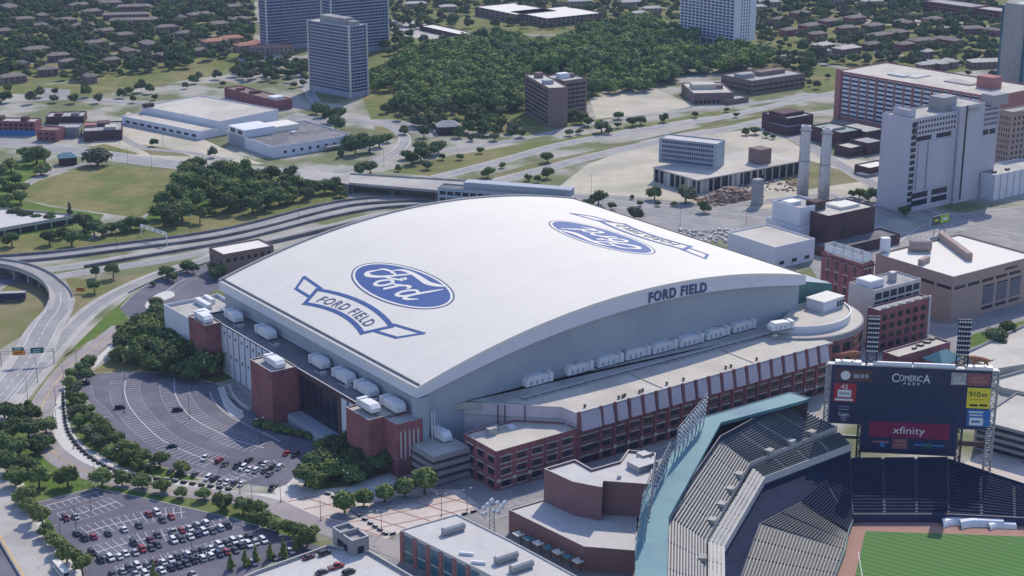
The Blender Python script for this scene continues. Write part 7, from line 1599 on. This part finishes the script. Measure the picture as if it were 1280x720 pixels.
for i, (x, y) in enumerate([(410, 618), (417, 622), (448, 645), (456, 650), (463, 655), (469, 659), (475, 663), (482, 668), (491, 668), (581, 643), (592, 640)]):
    p = P(x, y); t = PL if i == 0 else dup(PL, (0, 0, 0)); t.location = (p[0], p[1], .06); t.rotation_euler = (0, 0, GA-math.pi/2+.35 if i not in (8, 9, 10) else GA)
    t['label'] = f'low black block on the square, {ordinal(i)} from the left'; t['group'] = 'black blocks on the square'
# planting beds round the clipped trees
for i, (x, y) in enumerate([(428, 645), (452, 637), (478, 631), (503, 625)]):
    c = P(x+2, y+1); mb = MB(); q = [(c[0]+4.3*math.cos(t_)*1.2, c[1]+3*math.sin(t_)) for t_ in np.linspace(0, 2*math.pi, 17)[:-1]]; mb.prism(q, 0, .6); mb.build
    o = mb.build('tree_planter', M['concrete_grey']); tag(o, f'grey stone ring planter under the {ordinal(i)} clipped round tree from left', 'planter', 'ring planters on the square')
# overhead sign gantry on the ramp
gt = thing('sign_gantry', 'overhead gantry with a green sign and a green and orange sign across the ramp', 'sign gantry', P(34, 456)[:2])
A_, B_ = Vector(P(2, 458)), Vector(P(68, 454)); 
for q in (A_, B_): MB().tube(q, (q.x, q.y, 7.4), .25, n=6).build('post', M['metal'], gt)
mb = MB()
for dz in (6.0, 7.2): mb.tube((A_.x, A_.y, dz), (B_.x, B_.y, dz), .14, n=5)
for i in range(12): a, b = A_.lerp(B_, i/12), A_.lerp(B_, (i+1)/12); mb.tube((a.x, a.y, 6.0 if i % 2 else 7.2), (b.x, b.y, 7.2 if i % 2 else 6.0), .07, n=4)
mb.build('truss', M['metal'], gt)
d = (B_-A_).normalized(); nn = Vector((d.y, -d.x, 0))
def sgn(f0, f1, z0, z1, m, nm):
    a, b = A_.lerp(B_, f0), A_.lerp(B_, f1); o = MB().prism([(a+nn*.3).to_tuple()[:2], (b+nn*.3).to_tuple()[:2], (b+nn*.45).to_tuple()[:2], (a+nn*.45).to_tuple()[:2]], z0, z1).build(nm, M[m], gt)
    for k in range(2):
        zz = z0+(z1-z0)*(.62-.36*k); a2, b2 = a.lerp(b, .18), a.lerp(b, .8-.12*k); MB().prism([(a2+nn*.46).to_tuple()[:2], (b2+nn*.46).to_tuple()[:2], (b2+nn*.5).to_tuple()[:2], (a2+nn*.5).to_tuple()[:2]], zz-.12, zz+.14).build('text_line', M['steel_white'] if m != 'orange_sign' else M['black'], o)
sgn(.23, .45, 7.3, 9.0, 'green_sign', 'sign_panel'); sgn(.23, .47, 5.2, 7.25, 'orange_sign', 'sign_panel'); sgn(.57, .82, 5.6, 8.4, 'green_sign', 'sign_panel')
sg = thing('warning_sign', 'orange warning sign on two posts on the brown verge by the ramp', 'sign', P(101, 367)[:2]); p = P(101, 367)
MB().box(p, 0, 4.6, .15, 1.2, 3.2).build('sign_panel', M['orange_sign'], sg)
for dx in (-1.8, 1.8): MB().tube((p[0]+dx, p[1]+.2, 0), (p[0]+dx, p[1]+.2, 3.2), .08, n=5).build('post', M['metal'], sg)
for k in range(2): MB().box((p[0], p[1]-.1), 0, 3-.8*k, .06, 2.6-.7*k, 2.9-.7*k).build('text_line', M['black'], sg)
# pale gantry over the freeway
gt = thing('freeway_gantry', 'pale lattice sign gantry spanning the freeway\'s far carriageway', 'sign gantry', P(193, 303)[:2]); A_, B_ = Vector(P(177, 296)), Vector(P(209, 307)); mb = MB()
for dz in (6.2, 7.8): mb.tube((A_.x, A_.y, dz), (B_.x, B_.y, dz), .3, n=5)
for i in range(10): a, b = A_.lerp(B_, i/10), A_.lerp(B_, (i+1)/10); mb.tube((a.x, a.y, 6.2 if i % 2 else 7.8), (b.x, b.y, 7.8 if i % 2 else 6.2), .18, n=4)
mb.build('truss', M['steel_white'], gt)
for q in (A_, B_): MB().tube(q, (q.x, q.y, 7.9), .4, n=6).build('post', M['steel_white'], gt)
# green and black billboard by the jail tower
bb = thing('billboard', 'lime green and black billboard on posts in front of the grey jail tower', 'billboard', P(1175, 296)[:2]); p = P(1175, 292); an = math.atan2(U[1], U[0])
MB().box(p, an, 15, .5, 6, 11.6).build('board', M['dark_metal'], bb); q = (p[0]+3*U[0]-.3*-V[0]*0+.3*V[0]*-1, p[1]+3*U[1]-.3*V[1])
M['lime'] = mat('lime_panel', (.28, .48, .06), .08, .3, .6); MB().box(q, an, 8, .12, 6.6, 11.2).build('poster', M['lime'], bb)
q2 = (p[0]-4.6*U[0]-.3*V[0], p[1]-4.6*U[1]-.3*V[1]); MB().box(q2, an, 3.6, .12, 8.4, 9.6).build('poster', M['yellow'], bb); q3 = (q[0]-.1*V[0], q[1]-.1*V[1]); MB().box(q3, an, 4.5, .12, 8.2, 9.6).build('poster_mark', M['steel_white'], bb)
for s in (-5, 0, 5): MB().tube((p[0]+s*U[0]+.5*V[0], p[1]+s*U[1]+.5*V[1], 0), (p[0]+s*U[0]+.5*V[0], p[1]+s*U[1]+.5*V[1], 11), .3, n=6).build('post', M['metal'], bb)
# dark trailer on the grass inside the ramp
tr = thing('storage_trailer', 'long dark blue-grey trailer parked on the dry grass inside the ramp', 'trailer', P(14, 378)[:2]); p = P(14, 376)
MB().box(p, .12, 15, 3.4, .9, 4.6).build('body', M['navy'], tr); MB().box(p, .12, 15.2, 3.6, 4.61, 4.8).build('roof', M['grey_roof'], tr); MB().box((p[0]-9.2, p[1]-1.1), .12, 3, 3.2, .6, 3.8).build('cab', M['white_wall'], tr)
for x in (-5, -3.6, 4, 5.4): MB().tube((p[0]+x, p[1]-1.5+x*.12, .5), (p[0]+x, p[1]-1.75+x*.12, .5), .5, n=9).build('wheel', M['black'], tr)
# lamp mast on the corner of the street
mm = thing('lamp_mast', 'steel mast with white drum lamps between the square and the plain brick block', 'lamp mast', P(615, 664)[:2]); p = P(615, 664); mb = MB()
for dx, dy in ((-1, -1), (1, -1), (1, 1), (-1, 1)): mb.tube((p[0]+dx, p[1]+dy, 0), (p[0]+dx*.7, p[1]+dy*.7, 9), .16, n=5)
for i in range(5):
    z = 1+i*1.8
    for (ax, ay), (bx_, by_) in (((-1, -1), (1, -1)), ((1, -1), (1, 1)), ((1, 1), (-1, 1)), ((-1, 1), (-1, -1))): mb.tube((p[0]+ax*.9, p[1]+ay*.9, z), (p[0]+bx_*.9, p[1]+by_*.9, z+1.6), .09, n=4)
mb.build('lattice', M['metal'], mm)
for i, (dx, dy, dz) in enumerate(((-3, 0, 9), (-1.5, -1, 11), (0, .4, 12), (2, -.5, 11.4), (3.6, 0, 9.6), (-2.6, .5, 6.6), (2.4, -1, 8), (4.6, .5, 11), (.6, -1.4, 8.6))):
    ar = MB().tube((p[0], p[1], min(dz, 9)-.6), (p[0]+dx, p[1]+dy, dz), .1, n=4).build('arm', M['metal'], mm); MB().tube((p[0]+dx-.5, p[1]+dy-.4, dz), (p[0]+dx+.5, p[1]+dy+.2, dz+.3), .75, .9, n=9).build('lamp', M['steel_white'], ar)
# low loop walls by the wing
for i, pts in enumerate(([(279, 486), (284, 500), (294, 512), (304, 518)], [(286, 484), (292, 497), (302, 508), (312, 514)])):
    mb = MB(); wall_along(mb, [(*q, 0) for q in spline([P(*a)[:2] for a in pts], 5)], .4, -.4, 0, 1.5); tag(mb.build('ramp_wall', M['concrete_pale']), ['outer pale curved wall of the sunken drive by the white wing panels', 'inner pale curved wall of the sunken drive by the white wing panels'][i], 'wall')
sheet('sidewalk', [(272, 484), (279, 484), (292, 510), (306, 520), (300, 524), (288, 519), (280, 508), (276, 496)], .06, 'sidewalk')
# parapet of the street bridge over the sunken road, lower left
mb = MB(); L1_, _ = offs(svc, -9, -9.5); wall_along(mb, [(*q, 0) for q in svc], -8.9, -9.4, 0, .9); tag(mb.build('kerb_parapet', M['concrete_grey']), 'low grey parapet along the pale road at the lower left corner', 'parapet')
# ================================================================== the air
hz = MB(); hz.prism([(-900, -120), (900, -120), (2600, 5200), (-2600, 5200)], -1.1, 290)
hb = hz.build('haze', []); tag(hb, 'thin blue summer haze over the whole town', 'haze', kind='stuff')
hm = bpy.data.materials.new('haze_air'); hm.use_nodes = True; t_ = hm.node_tree
t_.nodes.remove(t_.nodes['Principled BSDF']); vol = t_.nodes.new('ShaderNodeVolumePrincipled'); vol.inputs['Density'].default_value = .00004
vol.inputs['Color'].default_value = (.50, .68, 1, 1); vol.inputs['Anisotropy'].default_value = .1
t_.links.new(vol.outputs[0], t_.nodes['Material Output'].inputs['Volume']); hb.data.materials.append(hm)
